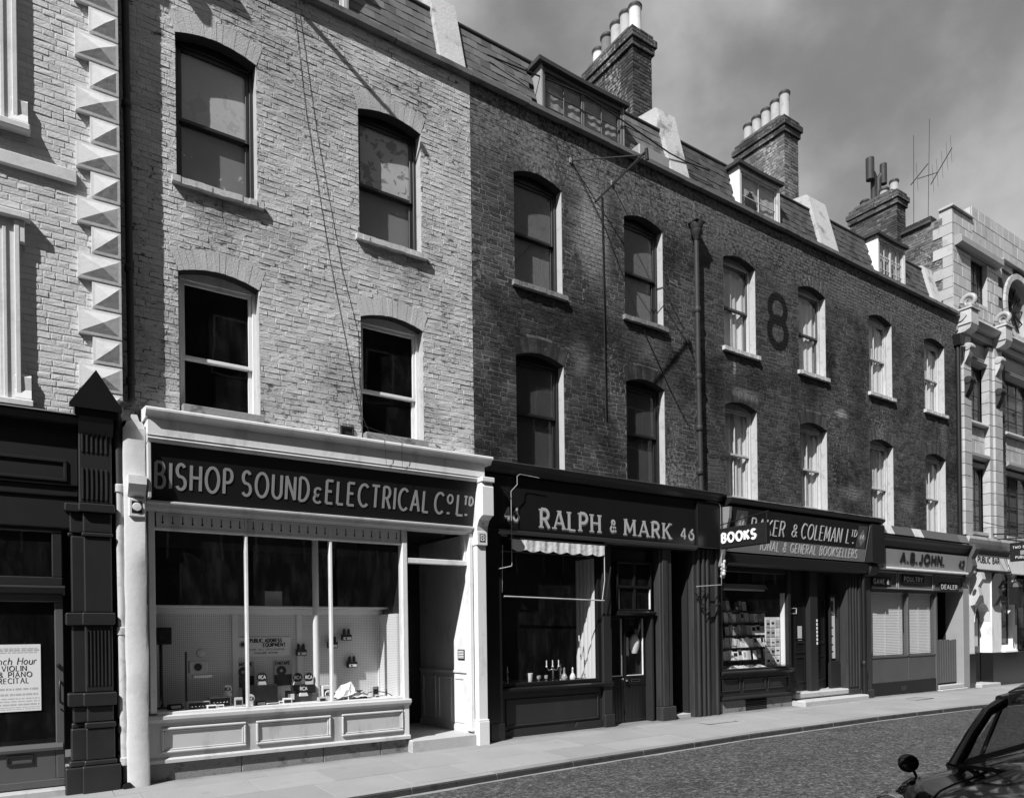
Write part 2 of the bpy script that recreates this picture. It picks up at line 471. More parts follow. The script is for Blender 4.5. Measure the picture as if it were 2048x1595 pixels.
# ------------------------------------------------------------------ sign writer's alphabet (strokes, cap height 1)
def arc(cx, cz, rx, rz, a0, a1, n=14):
    return [(cx + rx * math.cos(R(a0 + (a1 - a0) * i / n)), cz + rz * math.sin(R(a0 + (a1 - a0) * i / n))) for i in range(n + 1)]
def bowl(zt, zb, w):
    r = (zt - zb) / 2
    return [(0, zt), (w - min(r, w * .6), zt)] + arc(w - min(r, w * .6), (zt + zb) / 2, min(r, w * .6), r, 90, -90)[1:-1] + [(w - min(r, w * .6), zb), (0, zb)]
ST = [(0, 0), (0, 1)]
SC = arc(.27, .745, .24, .255, 32, 262)[:-1] + arc(.27, .25, .27, .25, 88, -150)
G = {
 'A': (.68, [[(0, 0), (.34, 1)], [(.34, 1), (.68, 0)], [(.13, .32), (.55, .32)]]),
 'B': (.52, [ST, bowl(1, .53, .46), bowl(.53, 0, .52)]),
 'C': (.66, [arc(.40, .5, .40, .5, 48, 312, 20)]),
 'D': (.62, [ST, [(0, 1), (.18, 1)] + arc(.18, .5, .44, .5, 90, -90)[1:-1] + [(.18, 0), (0, 0)]]),
 'E': (.46, [ST, [(0, 1), (.46, 1)], [(0, .53), (.38, .53)], [(0, 0), (.46, 0)]]),
 'F': (.46, [ST, [(0, 1), (.46, 1)], [(0, .53), (.38, .53)]]),
 'G': (.72, [arc(.40, .5, .40, .5, 48, 330, 20), [(.46, .42), (.74, .42)], [(.74, .42), (.74, .08)]]),
 'H': (.58, [ST, [(.58, 0), (.58, 1)], [(0, .52), (.58, .52)]]),
 'I': (.0, [ST]),
 'J': (.36, [[(.36, 1), (.36, .26)] + arc(.17, .24, .19, .24, 0, -150)[1:]]),
 'K': (.56, [ST, [(.54, 1), (0, .40)], [(.17, .58), (.56, 0)]]),
 'L': (.44, [ST, [(0, 0), (.44, 0)]]),
 'M': (.78, [[(.03, 0), (.06, 1)], [(.06, 1), (.39, .2)], [(.39, .2), (.72, 1)], [(.72, 1), (.75, 0)]]),
 'N': (.60, [ST, [(0, 1), (.60, 0)], [(.60, 0), (.60, 1)]]),
 'O': (.80, [arc(.40, .5, .40, .5, 0, 360, 26)]),
 'P': (.50, [ST, bowl(1, .46, .50)]),
 'Q': (.80, [arc(.40, .5, .40, .5, 0, 360, 26), [(.45, .25), (.78, -.08)]]),
 'R': (.54, [ST, bowl(1, .48, .48), [(.24, .48), (.54, 0)]]),
 'S': (.54, [SC]),
 'T': (.58, [[(.29, 0), (.29, 1)], [(0, 1), (.58, 1)]]),
 'U': (.58, [[(0, 1), (0, .28)] + arc(.29, .28, .29, .28, 180, 360)[1:] + [(.58, 1)]]),
 'V': (.62, [[(0, 1), (.31, 0)], [(.31, 0), (.62, 1)]]),
 'W': (.90, [[(0, 1), (.22, 0)], [(.22, 0), (.45, .8)], [(.45, .8), (.68, 0)], [(.68, 0), (.90, 1)]]),
 'Y': (.60, [[(0, 1), (.30, .45)], [(.60, 1), (.30, .45)], [(.30, .45), (.30, 0)]]),
 '&': (.68, [[(.68, 0), (.22, .64)] + arc(.36, .80, .17, .19, 205, -40, 10) + [(.12, .40)] + arc(.27, .22, .23, .22, 150, 330, 10) + [(.62, .44)]]),
 'e': (.44, [arc(.24, .73, .20, .27, 35, 262) + arc(.24, .25, .24, .26, 92, 325)]),   # the painter's curly "and"
 '2': (.52, [arc(.26, .74, .25, .26, 165, -35, 12) + [(0, 0), (.52, 0)]]),
 '4': (.58, [[(.42, 0), (.42, 1)], [(.42, 1), (0, .28)], [(0, .28), (.58, .28)]]),
 '6': (.54, [[(.44, .98), (.16, .66)] + arc(.27, .30, .27, .30, 150, 510, 22)]),
 '.': (.06, [[(.0, .0), (.0, .1)]]),
 'u': (.42, [[(0, .62), (0, .2)] + arc(.19, .2, .19, .2, 180, 330)[1:], [(.40, .62), (.40, 0)]]),
 'n': (.42, [[(0, .62), (0, 0)], arc(.20, .40, .20, .22, 180, 0) + [(.40, 0)]]),
 'c': (.38, [arc(.22, .31, .22, .31, 50, 310)]),
 'h': (.42, [[(0, 1), (0, 0)], arc(.20, .40, .20, .22, 180, 0) + [(.40, 0)]]),
 'o': (.44, [arc(.22, .31, .22, .31, 0, 360, 18)]),
 'r': (.28, [[(0, .62), (0, 0)], arc(.18, .40, .18, .22, 180, 50)]),
 ' ': (.30, []),
}
def text_width(t, th, sp):
    return sum(G[c][0] for c in t) + sp * (len(t) - 1)
def write(mb, t, o, h, width=None, th=.14, sp=.30, ex=(1, 0, 0), ez=(0, 0, 1), d=.004, serif=0., slant=0., thin=1., nest=(0, 0)):
    """letters as raised ribbons; o = lower left corner, ex/ez = reading and up directions"""
    o = Vector(o); ex = Vector(ex).normalized(); ez = Vector(ez).normalized(); en = ex.cross(ez)   # out of the board
    kx = h if width is None else width / text_width(t, th, sp)
    x = 0.; lay = 0
    def P(u, v, dd):
        return o + ex * (u * kx + v * h * slant) + ez * (v * h) + en * dd
    def ribbon(pts, w, lift):
        n = len(pts)
        pp = [Vector((p[0] * kx + p[1] * h * slant, p[1] * h)) for p in pts]
        L = []; Rr = []
        for i in range(n):
            a = (pp[i] - pp[i - 1]).normalized() if i > 0 else None
            b = (pp[i + 1] - pp[i]).normalized() if i < n - 1 else None
            if a is None: a = b
            if b is None: b = a
            m = (a + b)
            m = m.normalized() if m.length > 1e-6 else a
            nn = Vector((-m.y, m.x)); k = 1 / max(.5, nn.dot(Vector((-a.y, a.x))))
            L.append(pp[i] + nn * (w / 2 * k)); Rr.append(pp[i] - nn * (w / 2 * k))
        vs = []
        for q, dd in ((L, lift), (Rr, lift), (L, 0), (Rr, 0)):
            vs += [o + ex * a.x + ez * a.y + en * dd for a in q]
        fs = []
        for i in range(n - 1):
            fs += [(i, n + i, n + i + 1, i + 1), (2 * n + i, i, i + 1, 2 * n + i + 1), (n + i, 3 * n + i, 3 * n + i + 1, n + i + 1)]
        fs += [(0, 2 * n, 3 * n, n), (n - 1, 2 * n - 1, 4 * n - 1, 3 * n - 1)]
        mb.add(vs, fs)
    for ch in t:
        adv, strokes = G[ch]
        for si, st in enumerate(strokes):
            w = th * h
            if ch == '.': w = th * h * 1.3
            if thin < 1 and len(st) == 2:
                dxx = st[1][0] - st[0][0]; dzz = st[1][1] - st[0][1]
                if abs(dzz) < .05 or (dxx * dzz > 0 and abs(dxx) > .1): w *= thin
            pts = [(x + p[0], p[1]) for p in st]
            ribbon(pts, w, d + .0004 * (lay % 5)); lay += 1
            if serif and len(st) == 2 and ch not in '.':
                for p in st:
                    if p[1] in (0, 1) and abs(st[0][1] - st[1][1]) > .5:
                        ribbon([(x + p[0] - serif * h / kx, p[1] + (.03 if p[1] == 0 else -.03)), (x + p[0] + serif * h / kx, p[1] + (.03 if p[1] == 0 else -.03))], .07 * h, d + .0004 * (lay % 5)); lay += 1
        x += adv + sp
    return mb

def letters(parent, mat, t, o, h, width, th=.14, sp=.30, name='letter', **k):
    """the same, each letter an object of its own"""
    kx = width / text_width(t, th, sp); x = 0.
    ex = Vector(k.get('ex', (1, 0, 0))).normalized()
    for ch in t:
        if G[ch][1]:
            mb = MB()
            write(mb, ch, Vector(o) + ex * x * kx, h, kx * max(G[ch][0], 1e-6) if G[ch][0] > 0 else None, th, sp, **k)
            mb.build(name, mat, parent)
        x += G[ch][0] + sp

# ------------------------------------------------------------------ brickwork
def brick_var(seed, jit, ch, ring=.004):
    """unit brick: x 0..1, z 0..1 (scaled per brick), y: face at 0, back at +.03; worn arrises"""
    rg = random.Random(seed)
    j = lambda a: rg.uniform(-a, a)
    cx, cz = ch / .22, ch / .066
    o = [(0, ring, 0), (1, ring, 0), (1, ring, 1), (0, ring, 1)]
    f = [(cx, 0, cz), (1 - cx, 0, cz), (1 - cx, 0, 1 - cz), (cx, 0, 1 - cz)]
    o = [(p[0] + j(.02), p[1] + j(ring * .4), p[2] + j(.04)) for p in o]
    f = [(p[0] + j(.02), p[1] + j(jit), p[2] + j(.06)) for p in f]
    b = [(p[0], .03, p[2]) for p in o]
    m = (.5 + j(.15), j(jit * .7), .5 + j(.2))
    vs = o + f + b + [m]
    fs = [(4, 5, 12), (5, 6, 12), (6, 7, 12), (7, 4, 12)]
    for i in range(4):
        k = (i + 1) % 4
        fs += [(i, k, 4 + k, 4 + i), (8 + i, 8 + k, k, i)]
    return vs, fs
def bond(x0, x1, z0, z1, rg, course=.075, off=0., gap=.011, strl=.215, head=.104):
    """Flemish bond rows -> (x0, x1, z0, z1)"""
    out = []
    n = int(round((z1 - z0) / course))
    for r in range(n):
        za = z0 + r * course; zb = za + course - gap
        x = x0 - rg.uniform(0, .03) - (0 if r % 2 == 0 else .17) - off
        k = r % 2
        while x < x1:
            w = (strl if (k % 2 == 0) != (rg.random() < .12) else head) * rg.uniform(.93, 1.05)
            out.append((x, x + w, za + rg.uniform(-.002, .002), zb + rg.uniform(-.002, .002)))
            x += w + gap; k += 1
    return out
def arch_z(x, op):
    u = (x - (op['xl'] + op['xr']) / 2) / ((op['xr'] - op['xl']) / 2)
    return op['sp'] + op['rise'] * (1 - u * u)
def excluded(op, z):
    """x interval taken by the opening and its arch at height z"""
    xl, xr = op['xl'], op['xr']
    if z < op['zs'] or z > op['sp'] + op['rise'] + op['vh'] + .0: return None
    if z < op['sp']: return (xl, xr)
    spl = op['splay'] * min(1, (z - op['sp']) / op['vh'])
    a, b = xl - spl, xr + spl
    t = z - op['sp'] - op['vh']
    if t > 0:
        k = math.sqrt(max(0., 1 - t / op['rise'])) * (xr - xl) / 2 * 1.12
        c = (xl + xr) / 2
        a, b = max(a, c - k), min(b, c + k)
        if b <= a: return None
    return (a, b)
def voussoir_meshes(name, n, w, rise, vh, splay, mat, seed):
    rg = random.Random(seed); ms = []
    def inn(t):
        u = 2 * t - 1
        return (u * w / 2, rise * (1 - u * u))
    def ext(t):
        u = 2 * t - 1
        return (u * (w / 2 + splay), vh + rise * (1 - u * u) * .8)
    for i in range(n):
        g = .05
        a, b = (i + g * .5) / n, (i + 1 - g * .5) / n
        dy = rg.uniform(-.003, .003)
        p = [inn(a), inn(b), ext(b), ext(a)]
        c = (sum(q[0] for q in p) / 4, sum(q[1] for q in p) / 4)
        f = [(c[0] + (q[0] - c[0]) * .96, c[1] + (q[1] - c[1]) * .985) for q in p]
        vs = [(q[0], .002, q[1]) for q in p] + [(q[0], dy, q[1]) for q in f] + [(q[0], .010, q[1]) for q in p]
        fs = [(4, 5, 6, 7)]
        for k in range(4):
            l = (k + 1) % 4
            fs += [(k, l, 4 + l, 4 + k), (8 + k, 8 + l, l, k)]
        m = MB().add(vs, fs).mesh(name); m.materials.append(mt(mat)); ms.append(m)
    return ms
def brick_front(house, x0, x1, z0, z1, ops, y, bm, mm, vm, seed, proud=.009, jit=.0035, chf=.006, thick=.34, nmax=300, tilt=.0, drop=0., toward=(0, 6.5), vous=True, course=.075):
    """front wall with openings: mortar body + bricks; returns the wall object"""
    rg = random.Random(seed)
    ym = y + proud
    mb = MB(); sbs = []
    cols = {}
    for op in ops: cols.setdefault(round(op['xl'], 2), []).append(op)
    xs = x0
    def face(xa, xb, a0, a1, b0, b1):
        if a1 - a0 < 1e-4 and b1 - b0 < 1e-4: return
        mb.add([(xa, ym, a0), (xb, ym, b0), (xb, ym, b1), (xa, ym, a1)], [(0, 1, 2, 3)])
    for key in sorted(cols):
        cl = sorted(cols[key], key=lambda q: q['zs'])
        xl, xr = cl[0]['xl'], cl[0]['xr']
        face(xs, xl, z0, z1, z0, z1)
        n = 10
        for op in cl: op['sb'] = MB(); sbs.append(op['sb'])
        for i in range(n):
            xa, xb = xl + (xr - xl) * i / n, xl + (xr - xl) * (i + 1) / n
            la = lb = z0
            for op in cl:
                face(xa, xb, la, op['zs'], lb, op['zs'])
                la, lb = arch_z(xa, op), arch_z(xb, op)
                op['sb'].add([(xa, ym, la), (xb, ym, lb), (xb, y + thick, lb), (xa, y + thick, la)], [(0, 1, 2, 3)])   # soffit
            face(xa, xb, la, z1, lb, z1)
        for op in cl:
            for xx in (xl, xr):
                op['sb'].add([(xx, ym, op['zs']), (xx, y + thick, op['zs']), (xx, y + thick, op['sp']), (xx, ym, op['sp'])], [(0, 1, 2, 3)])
            mb.add([(xl, ym, op['zs']), (xr, ym, op['zs']), (xr, y + thick, op['zs']), (xl, y + thick, op['zs'])], [(0, 1, 2, 3)])
        xs = xr
    face(xs, x1, z0, z1, z0, z1)
    # inner skin and ends
    mb.add([(x0, ym, z0), (x0, y + thick, z0), (x0, y + thick, z1), (x0, ym, z1)], [(0, 1, 2, 3)])
    mb.add([(x1, ym, z0), (x1, y + thick, z0), (x1, y + thick, z1), (x1, ym, z1)], [(0, 1, 2, 3)])
    mb.add([(x0, ym, z1), (x1, ym, z1), (x1, y + thick, z1), (x0, y + thick, z1)], [(0, 1, 2, 3)])
    wall = mb.build('wall', mm, house)
    for sb in sbs: sb.build('soffit', 'soot_and_shade', wall)  # shade inside the opening painted on as near-black
    # bricks
    vars_ = [brick_var(seed * 50 + i, jit, chf, min(.004, proud * .8)) for i in range(14)]
    vmesh = []
    for vs, fs in vars_:
        m = MB().add(vs, fs).mesh('brick'); m.materials.append(mt(bm)); vmesh.append(m)
    full = []; V = []; F = []; cut = []
    for (a, b, za, zb) in bond(x0, x1, z0, z1, rg, course):
        zc = (za + zb) / 2
        segs = [(a, b)]
        for op in ops:
            e = excluded(op, zc)
            if e:
                ns = []
                for (p, q) in segs:
                    if q <= e[0] or p >= e[1]: ns.append((p, q))
                    else:
                        if p < e[0]: ns.append((p, e[0]))
                        if q > e[1]: ns.append((e[1], q))
                segs = ns
        for (p, q) in segs:
            p, q = max(p, x0), min(q, x1)
            if q - p < .03: continue
            if rg.random() < drop: continue
            zt = min(zb, z1 - .001)
            dy = rg.uniform(-tilt, tilt)
            full.append((p, q, za, zt, dy, rg.randrange(14)))
    cx, cz = toward
    full.sort(key=lambda t: (t[0] - cx) ** 2 + .25 * (t[2] - cz) ** 2)
    for i, (p, q, za, zt, dy, k) in enumerate(full):
        if i < nmax:
            inst('brick', vmesh[k], wall, (p, y + dy, za), (q - p, 1, zt - za))
        else:
            vs, fs = vars_[k]; n = len(V)
            V += [(p + v[0] * (q - p), y + dy + v[1], za + v[2] * (zt - za)) for v in vs]
            F += [tuple(j + n for j in f) for f in fs]
    if V:
        m = MB(); m.v = V; m.f = F
        m.build('brickwork', bm, wall, kind='stuff')
    if vous:
        for op in ops:
            key = (round(op['rise'], 3), vm, op['vh'])
            if key not in VOUS: VOUS[key] = voussoir_meshes('voussoir', 14, 1.0, op['rise'], op['vh'], op['splay'], vm, 5)
            for m in VOUS[key]:
                inst('voussoir', m, wall, ((op['xl'] + op['xr']) / 2, y - .001, op['sp']), (op['xr'] - op['xl'], 1, 1))
    return wall
VOUS = {}
def brick_block(parent, x0, x1, y0, y1, z0, z1, bm, mm, seed, name='stack', faces='xX y', proud=.006, course=.075):
    """a free-standing stack: mortar core and bricks on its faces (joined: too many to keep apart)"""
    rg = random.Random(seed)
    core = MB().box(x0 + proud, x1 - proud, y0 + proud, y1 - proud, z0, z1).build(name, mm, parent)
    vars_ = [brick_var(seed * 31 + i, .003, .006) for i in range(8)]
    V = []; F = []
    def put(a, b, za, zt, fn):
        vs, fs = vars_[rg.randrange(8)]; n = len(V); dy = rg.uniform(-.003, .003)
        V.extend(fn(a + v[0] * (b - a), dy + min(v[1], .02), za + v[2] * (zt - za)) for v in vs)
        F.extend(tuple(j + n for j in f) for f in fs)
    def side(u0, u1, fn):
        for (a, b, za, zb) in bond(u0, u1, z0, z1, rg, course):
            a, b = max(a, u0), min(b, u1)
            if b - a > .03: put(a, b, za, min(zb, z1), fn)
    if 'y' in faces: side(x0, x1, lambda u, d, z: (u, y0 + d, z))
    if 'x' in faces: side(y0, y1, lambda u, d, z: (x0 + d, u, z))
    if 'X' in faces: side(y0, y1, lambda u, d, z: (x1 - d, u, z))
    m = MB(); m.v = V; m.f = F
    m.build('brickwork', bm, core, kind='stuff')
    return core

# ------------------------------------------------------------------ sash windows
def sash_window(house, op, y, r=.17, frame='paint_white', sash='paint_white', sill='stone_sill', reveal='paint_white', bars=0, back=None, back_lo=None, raise_lo=0., mid=.5, ysill=.0, sill_over=.06, proj=.07, glass='glass', curtain=False, label=None, seed=1):
    """box-frame sash window in a brick opening"""
    rg = random.Random(seed)
    xl, xr, zs, sp, rise = op['xl'], op['xr'], op['zs'], op['sp'], op['rise']
    zt = sp + rise + .02
    yr = y + r
    w = MB()
    w.box(xl + .001, xl + .055, yr, yr + .13, zs + .02, zt, .004)
    w.box(xr - .055, xr - .001, yr, yr + .13, zs + .02, zt, .004)
    w.box(xl + .055, xr - .055, yr + .002, yr + .13, sp - .02, zt, .004)
    w.box(xl + .055, xr - .055, yr + .004, yr + .14, zs + .004, zs + .05, .004)
    wo = w.build('window', frame, house)
    if label: wo['label'] = label
    a, b = xl + .056, xr - .056
    zb, ztp = zs + .05, sp - .02
    zm = zb + (ztp - zb) * mid
    def sash_at(nm, z0, z1, ys, bot, top):
        s = MB()
        s.box(a, a + .045, ys, ys + .035, z0, z1, .004); s.box(b - .045, b, ys, ys + .035, z0, z1, .004)
        s.box(a + .045, b - .045, ys + .001, ys + .035, z0, z0 + bot, .004)
        s.box(a + .045, b - .045, ys + .001, ys + .035, z1 - top, z1, .004)
        if bars:
            for i in range(bars):
                c = a + (b - a) * (i + 1) / (bars + 1)
                s.box(c - .011, c + .011, ys + .004, ys + .032, z0 + bot, z1 - top, .003)
        so = s.build(nm, sash, wo)
        for i in range(bars + 1):
            g0 = a + .045 + (b - a - .09) * i / (bars + 1); g1 = a + .045 + (b - a - .09) * (i + 1) / (bars + 1)
            MB().box(g0 + (.011 if i else 0), g1 - (.011 if i < bars else 0), ys + .016, ys + .019, z0 + bot, z1 - top).build('pane', glass, wo)
    sash_at('upper_sash', zm - .02, ztp, yr + .02, .045, .05)
    sash_at('lower_sash', zb + raise_lo, zm + .02 + raise_lo, yr + .06, .07, .04)
    # whitened inner linings of the reveal
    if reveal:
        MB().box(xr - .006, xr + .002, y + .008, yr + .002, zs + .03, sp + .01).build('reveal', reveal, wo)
    if sill:
        s = MB()
        n = 12
        for i in range(n):                              # a weathered, slightly uneven edge
            x0 = xl - sill_over + (xr - xl + 2 * sill_over) * i / n; x1 = xl - sill_over + (xr - xl + 2 * sill_over) * (i + 1) / n
            k = rg.uniform(-.006, .006); q = rg.uniform(-.005, .005)
            s.prism([(y - proj + k, zs - .085 + q), (y - proj + k, zs - .008 + q), (yr + .01, zs + .018), (yr + .01, zs - .085)], x0, x1, 'x')
        s.build('sill', sill, wo)
    def sheet(nm, mat, z0, z1, yy, waves):
        m = MB(); n = 26 if waves else 1
        pr = []
        for i in range(n + 1):
            t = i / n
            pr.append((a + .01 + (b - a - .02) * t, yy + (math.sin(t * 31 + seed) * .014 + math.sin(t * 13 + 2 * seed) * .018 if waves else 0)))
        for i in range(n):
            m.add([(pr[i][0], pr[i][1], z0), (pr[i + 1][0], pr[i + 1][1], z0), (pr[i + 1][0], pr[i + 1][1], z1), (pr[i][0], pr[i][1], z1)], [(0, 1, 2, 3)])
        m.build(nm, mat, wo, smooth=60 if waves else None)
    if back:
        sheet('curtain' if curtain else 'blind', back, zm - .0 if back_lo else zb, ztp, yr + .055 + .06 * (1 if curtain else 0), curtain)
    if back_lo:
        sheet('curtain' if curtain else 'blind', back_lo, zb, zm, yr + .115 + .02 * (1 if curtain else 0), curtain)
    return wo
def opening(xl, xr, zs, sp, rise=.13, vh=.27, splay=.09):
    return dict(xl=xl, xr=xr, zs=zs, sp=sp, rise=rise, vh=vh, splay=splay)
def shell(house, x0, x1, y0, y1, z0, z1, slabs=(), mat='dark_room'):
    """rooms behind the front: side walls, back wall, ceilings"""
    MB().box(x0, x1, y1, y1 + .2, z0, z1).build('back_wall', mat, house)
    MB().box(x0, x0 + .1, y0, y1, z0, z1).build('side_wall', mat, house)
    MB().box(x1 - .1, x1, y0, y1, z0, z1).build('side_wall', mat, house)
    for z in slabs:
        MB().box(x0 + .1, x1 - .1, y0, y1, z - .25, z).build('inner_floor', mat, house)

# ------------------------------------------------------------------ mansard roof, party walls, chimneys
RB = (.30, 10.50); RT = (.62, 11.72)                # roof slope in (y, z): behind the coping, top edge
def on_slope(t):
    return (RB[0] + (RT[0] - RB[0]) * t, RB[1] + (RT[1] - RB[1]) * t)
SLATE = {}
def mansard(house, x0, x1, holes, mat='slate', seed=1, nmax=300):
    rg = random.Random(seed)
    slope = math.atan2(RT[1] - RB[1], RT[0] - RB[0])
    ro = MB()
    ro.prism([(RB[0] + .03, RB[1] - .2), (RT[0] + .03, RT[1]), (RT[0] + 3.2, RT[1] + .35), (RT[0] + 3.2, RB[1] - .2)], x0, x1, 'x')
    roof = ro.build('roof', 'roof_felt', house)
    if mat not in SLATE:
        SLATE[mat] = []
        for i in range(6):
            q = random.Random(i + 3); j = lambda: q.uniform(-.006, .006)
            m = MB().add([(j(), -.012, j()), (.198 + j(), -.012 + j(), j()), (.198, 0, .26), (0, 0, .26), (0, .006, 0), (.198, .006, 0), (.198, .008, .26), (0, .008, .26)],
                         [(0, 1, 2, 3), (0, 4, 5, 1), (1, 5, 6, 2), (0, 3, 7, 4)]).mesh('slate')
            m.materials.append(mt(mat)); SLATE[mat].append(m)
    L = math.hypot(RT[0] - RB[0], RT[1] - RB[1]); rows = 8; e = L / rows
    ang = slope - math.pi / 2
    V = 0
    for r in range(rows):
        y, z = on_slope(r / rows)
        x = x0 - (.1 if r % 2 else 0)
        while x < x1 - .02:
            xa, xb = max(x, x0), min(x + .2, x1)
            if xb - xa > .03 and not any(h[0] < (xa + xb) / 2 < h[1] for h in holes) and V < nmax:
                inst('slate', SLATE[mat][rg.randrange(6)], roof, (xa, y - .012 + rg.uniform(-.003, .003), z), ((xb - xa) / .2, 1, e * 1.25 / .26), (ang - R(-1.2), 0, 0)); V += 1
            x += .2
    # lead roll along the break of the roof
    MB().tube([(x0, RT[0] + .0, RT[1] + .03), (x1, RT[0] + .0, RT[1] + .03)], .045, 8).build('ridge_roll', 'iron_old', roof, smooth=60)
    return roof
def upstand(house, x0, x1, top=12.1, seed=1, mat='render_party', up=.12, back=3.2, rise=.35):
    rg = random.Random(seed)
    y0, z0 = RB; y1, z1 = RT
    m = MB()
    sl = (y1 - y0) / (z1 - z0)
    yt = y0 - up + (top - z0) * sl
    prof = [(y0 - up, z0 - .05), (yt, top - .05), (yt + .05, top), (yt + 1.0, top + rise * .5), (back, top + rise), (back, z0 - .05)]
    m.prism(prof, x0, x1, 'x')
    m.build('party_wall', mat, house)
def chimney(house, x0, x1, y0, y1, zt, pots, bm, mm, seed, zb=11.0, potm=None):
    s = brick_block(house, x0, x1, y0, y1, zb, zt - .42, bm, mm, seed, 'chimney_stack', 'xX y')
    def ring(d, a, b, nm):
        brick_block(house, x0 - d, x1 + d, y0 - d, y1 + d, zt + a, zt + b, 'brick_chimney', 'mortar_chimney', seed + 7, nm)
    ring(.05, -.42, -.27, 'oversailing_course')
    ring(.09, -.268, -.12, 'oversailing_course')
    ring(.03, -.118, 0., 'oversailing_course')
    MB().prism([(y0 + .02, zt), (y0 + .16, zt + .09), (y1 - .16, zt + .09), (y1 - .02, zt)], x0 + .02, x1 - .02, 'x').build('flaunching', 'dirt', house)
    for i, (yc, h, r, m) in enumerate(pots):
        p = MB().lathe([(r * 1.04, 0), (r * .98, .02), (r * .96, h - .09), (r * 1.0, h - .085), (r * 1.12, h - .06), (r * 1.14, h - .02), (r * 1.05, h), (r * .86, h), (r * .84, h - .3)], ((x0 + x1) / 2, yc, zt + .02), 20, cap=False)
        p.build('chimney_pot', m, house, smooth=40)
        MB().lathe([(r * 1.125, h - .065), (r * 1.165, h - .045), (r * 1.165, h - .02), (r * 1.06, h + .004)], ((x0 + x1) / 2, yc, zt + .02), 20, cap=False).build('pot_rim', 'iron_old', house, smooth=40)

# ================================================================== the setting
def interp(x, pts):
    if x <= pts[0][0]: return pts[0][1]
    for (a, b), (c, d) in zip(pts, pts[1:]):
        if x <= c: return b + (d - b) * (x - a) / (c - a)
    return pts[-1][1]
def gz(x):                                          # pavement level along the house fronts
    return interp(x, [(-20, -.20), (-4, -.10), (1.2, -.005), (6, .035), (11, .045), (17, .05), (22, .0), (26, -.02), (60, -.05)])
def ky(x):                                          # kerb line
    return interp(x, [(-20, -2.45), (-2, -2.35), (3, -2.28), (6, -2.15), (10, -2.02), (14, -2.08), (18, -2.35), (24, -2.95), (60, -7.0)])
CROSS = .045                                        # fall of the pavement towards the kerb

m, nt, b = nmat('paving')
p = pos(nt)
x = mth(nt, 'MULTIPLY_ADD', mth(nt, 'SUBTRACT', isl(nt), .5), .16, 1.0)
x = mth(nt, 'MULTIPLY', x, mth(nt, 'MULTIPLY_ADD', mth(nt, 'SUBTRACT', noise(nt, p, 1.4, 6, .6), .5), .35, 1.0))
x = mth(nt, 'MULTIPLY', x, mth(nt, 'MULTIPLY_ADD', mth(nt, 'SUBTRACT', noise(nt, p, 55, 3, .6), .5), .30, 1.0))
x = mth(nt, 'MULTIPLY', x, ramp(nt, noise(nt, p, 3.3, 5, .7), .60, .72, 1.0, .80))
sepx = nt.nodes.new('ShaderNodeSeparateXYZ'); nt.links.new(p, sepx.inputs[0])
foot = ramp(nt, mth(nt, 'ADD', sepx.outputs[1], mth(nt, 'MULTIPLY', mth(nt, 'SUBTRACT', noise(nt, p, 2.5, 5, .7), .5), .5)), -.42, -.10, 1.0, .62)   # grime along the wall foot
x = mth(nt, 'MULTIPLY', x, foot)
x = mth(nt, 'MULTIPLY', x, ramp(nt, noise(nt, p, 9, 3, .6), .68, .74, 1.0, .72))     # spots and old gum
col(nt, b, mth(nt, 'MULTIPLY', x, .265))
b.inputs['Roughness'].default_value = .8
bump(nt, b, noise(nt, p, 70, 4, .6), .25, .004)
MATS['paving'] = m
M('kerb_face', .045, .3, 5, .8, .2, fine=.4, fscale=50, stain=.4, sscale=6, bstr=.5, bscale=30)
M('kerb_granite', .24, .15, 4, .7, .3, rnd=.2, fine=.3, fscale=70, bstr=.4, bscale=50)
M('joint_sand', .24, .3, 9, .95, .1)

m, nt, b = nmat('tarmac')
p = pos(nt)
vor = nt.nodes.new('ShaderNodeTexVoronoi'); vor.inputs['Scale'].default_value = 36; nt.links.new(p, vor.inputs['Vector'])
vor2 = nt.nodes.new('ShaderNodeTexVoronoi'); vor2.inputs['Scale'].default_value = 15; nt.links.new(p, vor2.inputs['Vector'])
sepc = nt.nodes.new('ShaderNodeSeparateColor'); nt.links.new(vor.outputs['Color'], sepc.inputs[0])
sepd = nt.nodes.new('ShaderNodeSeparateColor'); nt.links.new(vor2.outputs['Color'], sepd.inputs[0])
x = mth(nt, 'MULTIPLY_ADD', mth(nt, 'POWER', sepc.outputs[0], 2.0), 1.6, .42)
x = mth(nt, 'MULTIPLY', x, mth(nt, 'MULTIPLY_ADD', sepd.outputs[1], .55, .72))
x = mth(nt, 'MULTIPLY', x, mth(nt, 'MULTIPLY_ADD', mth(nt, 'SUBTRACT', noise(nt, p, 6, 5, .7), .5), 1.3, 1.0))
x = mth(nt, 'MULTIPLY', x, mth(nt, 'MULTIPLY_ADD', mth(nt, 'SUBTRACT', noise(nt, pos(nt, (.25, 1, 1)), 1.2, 4, .6), .5), .7, 1.0))
x = mth(nt, 'MULTIPLY', x, ramp(nt, noise(nt, p, .45, 5, .7), .56, .62, 1.0, .72))      # patched repairs
sepx = nt.nodes.new('ShaderNodeSeparateXYZ'); nt.links.new(p, sepx.inputs[0])
col(nt, b, mth(nt, 'MULTIPLY', x, .068))
b.inputs['Roughness'].default_value = .75
hh = mth(nt, 'ADD', vor.outputs['Distance'], mth(nt, 'MULTIPLY', noise(nt, p, 20, 4, .7), 1.6))
bump(nt, b, hh, .9, .016)
MATS['tarmac'] = m

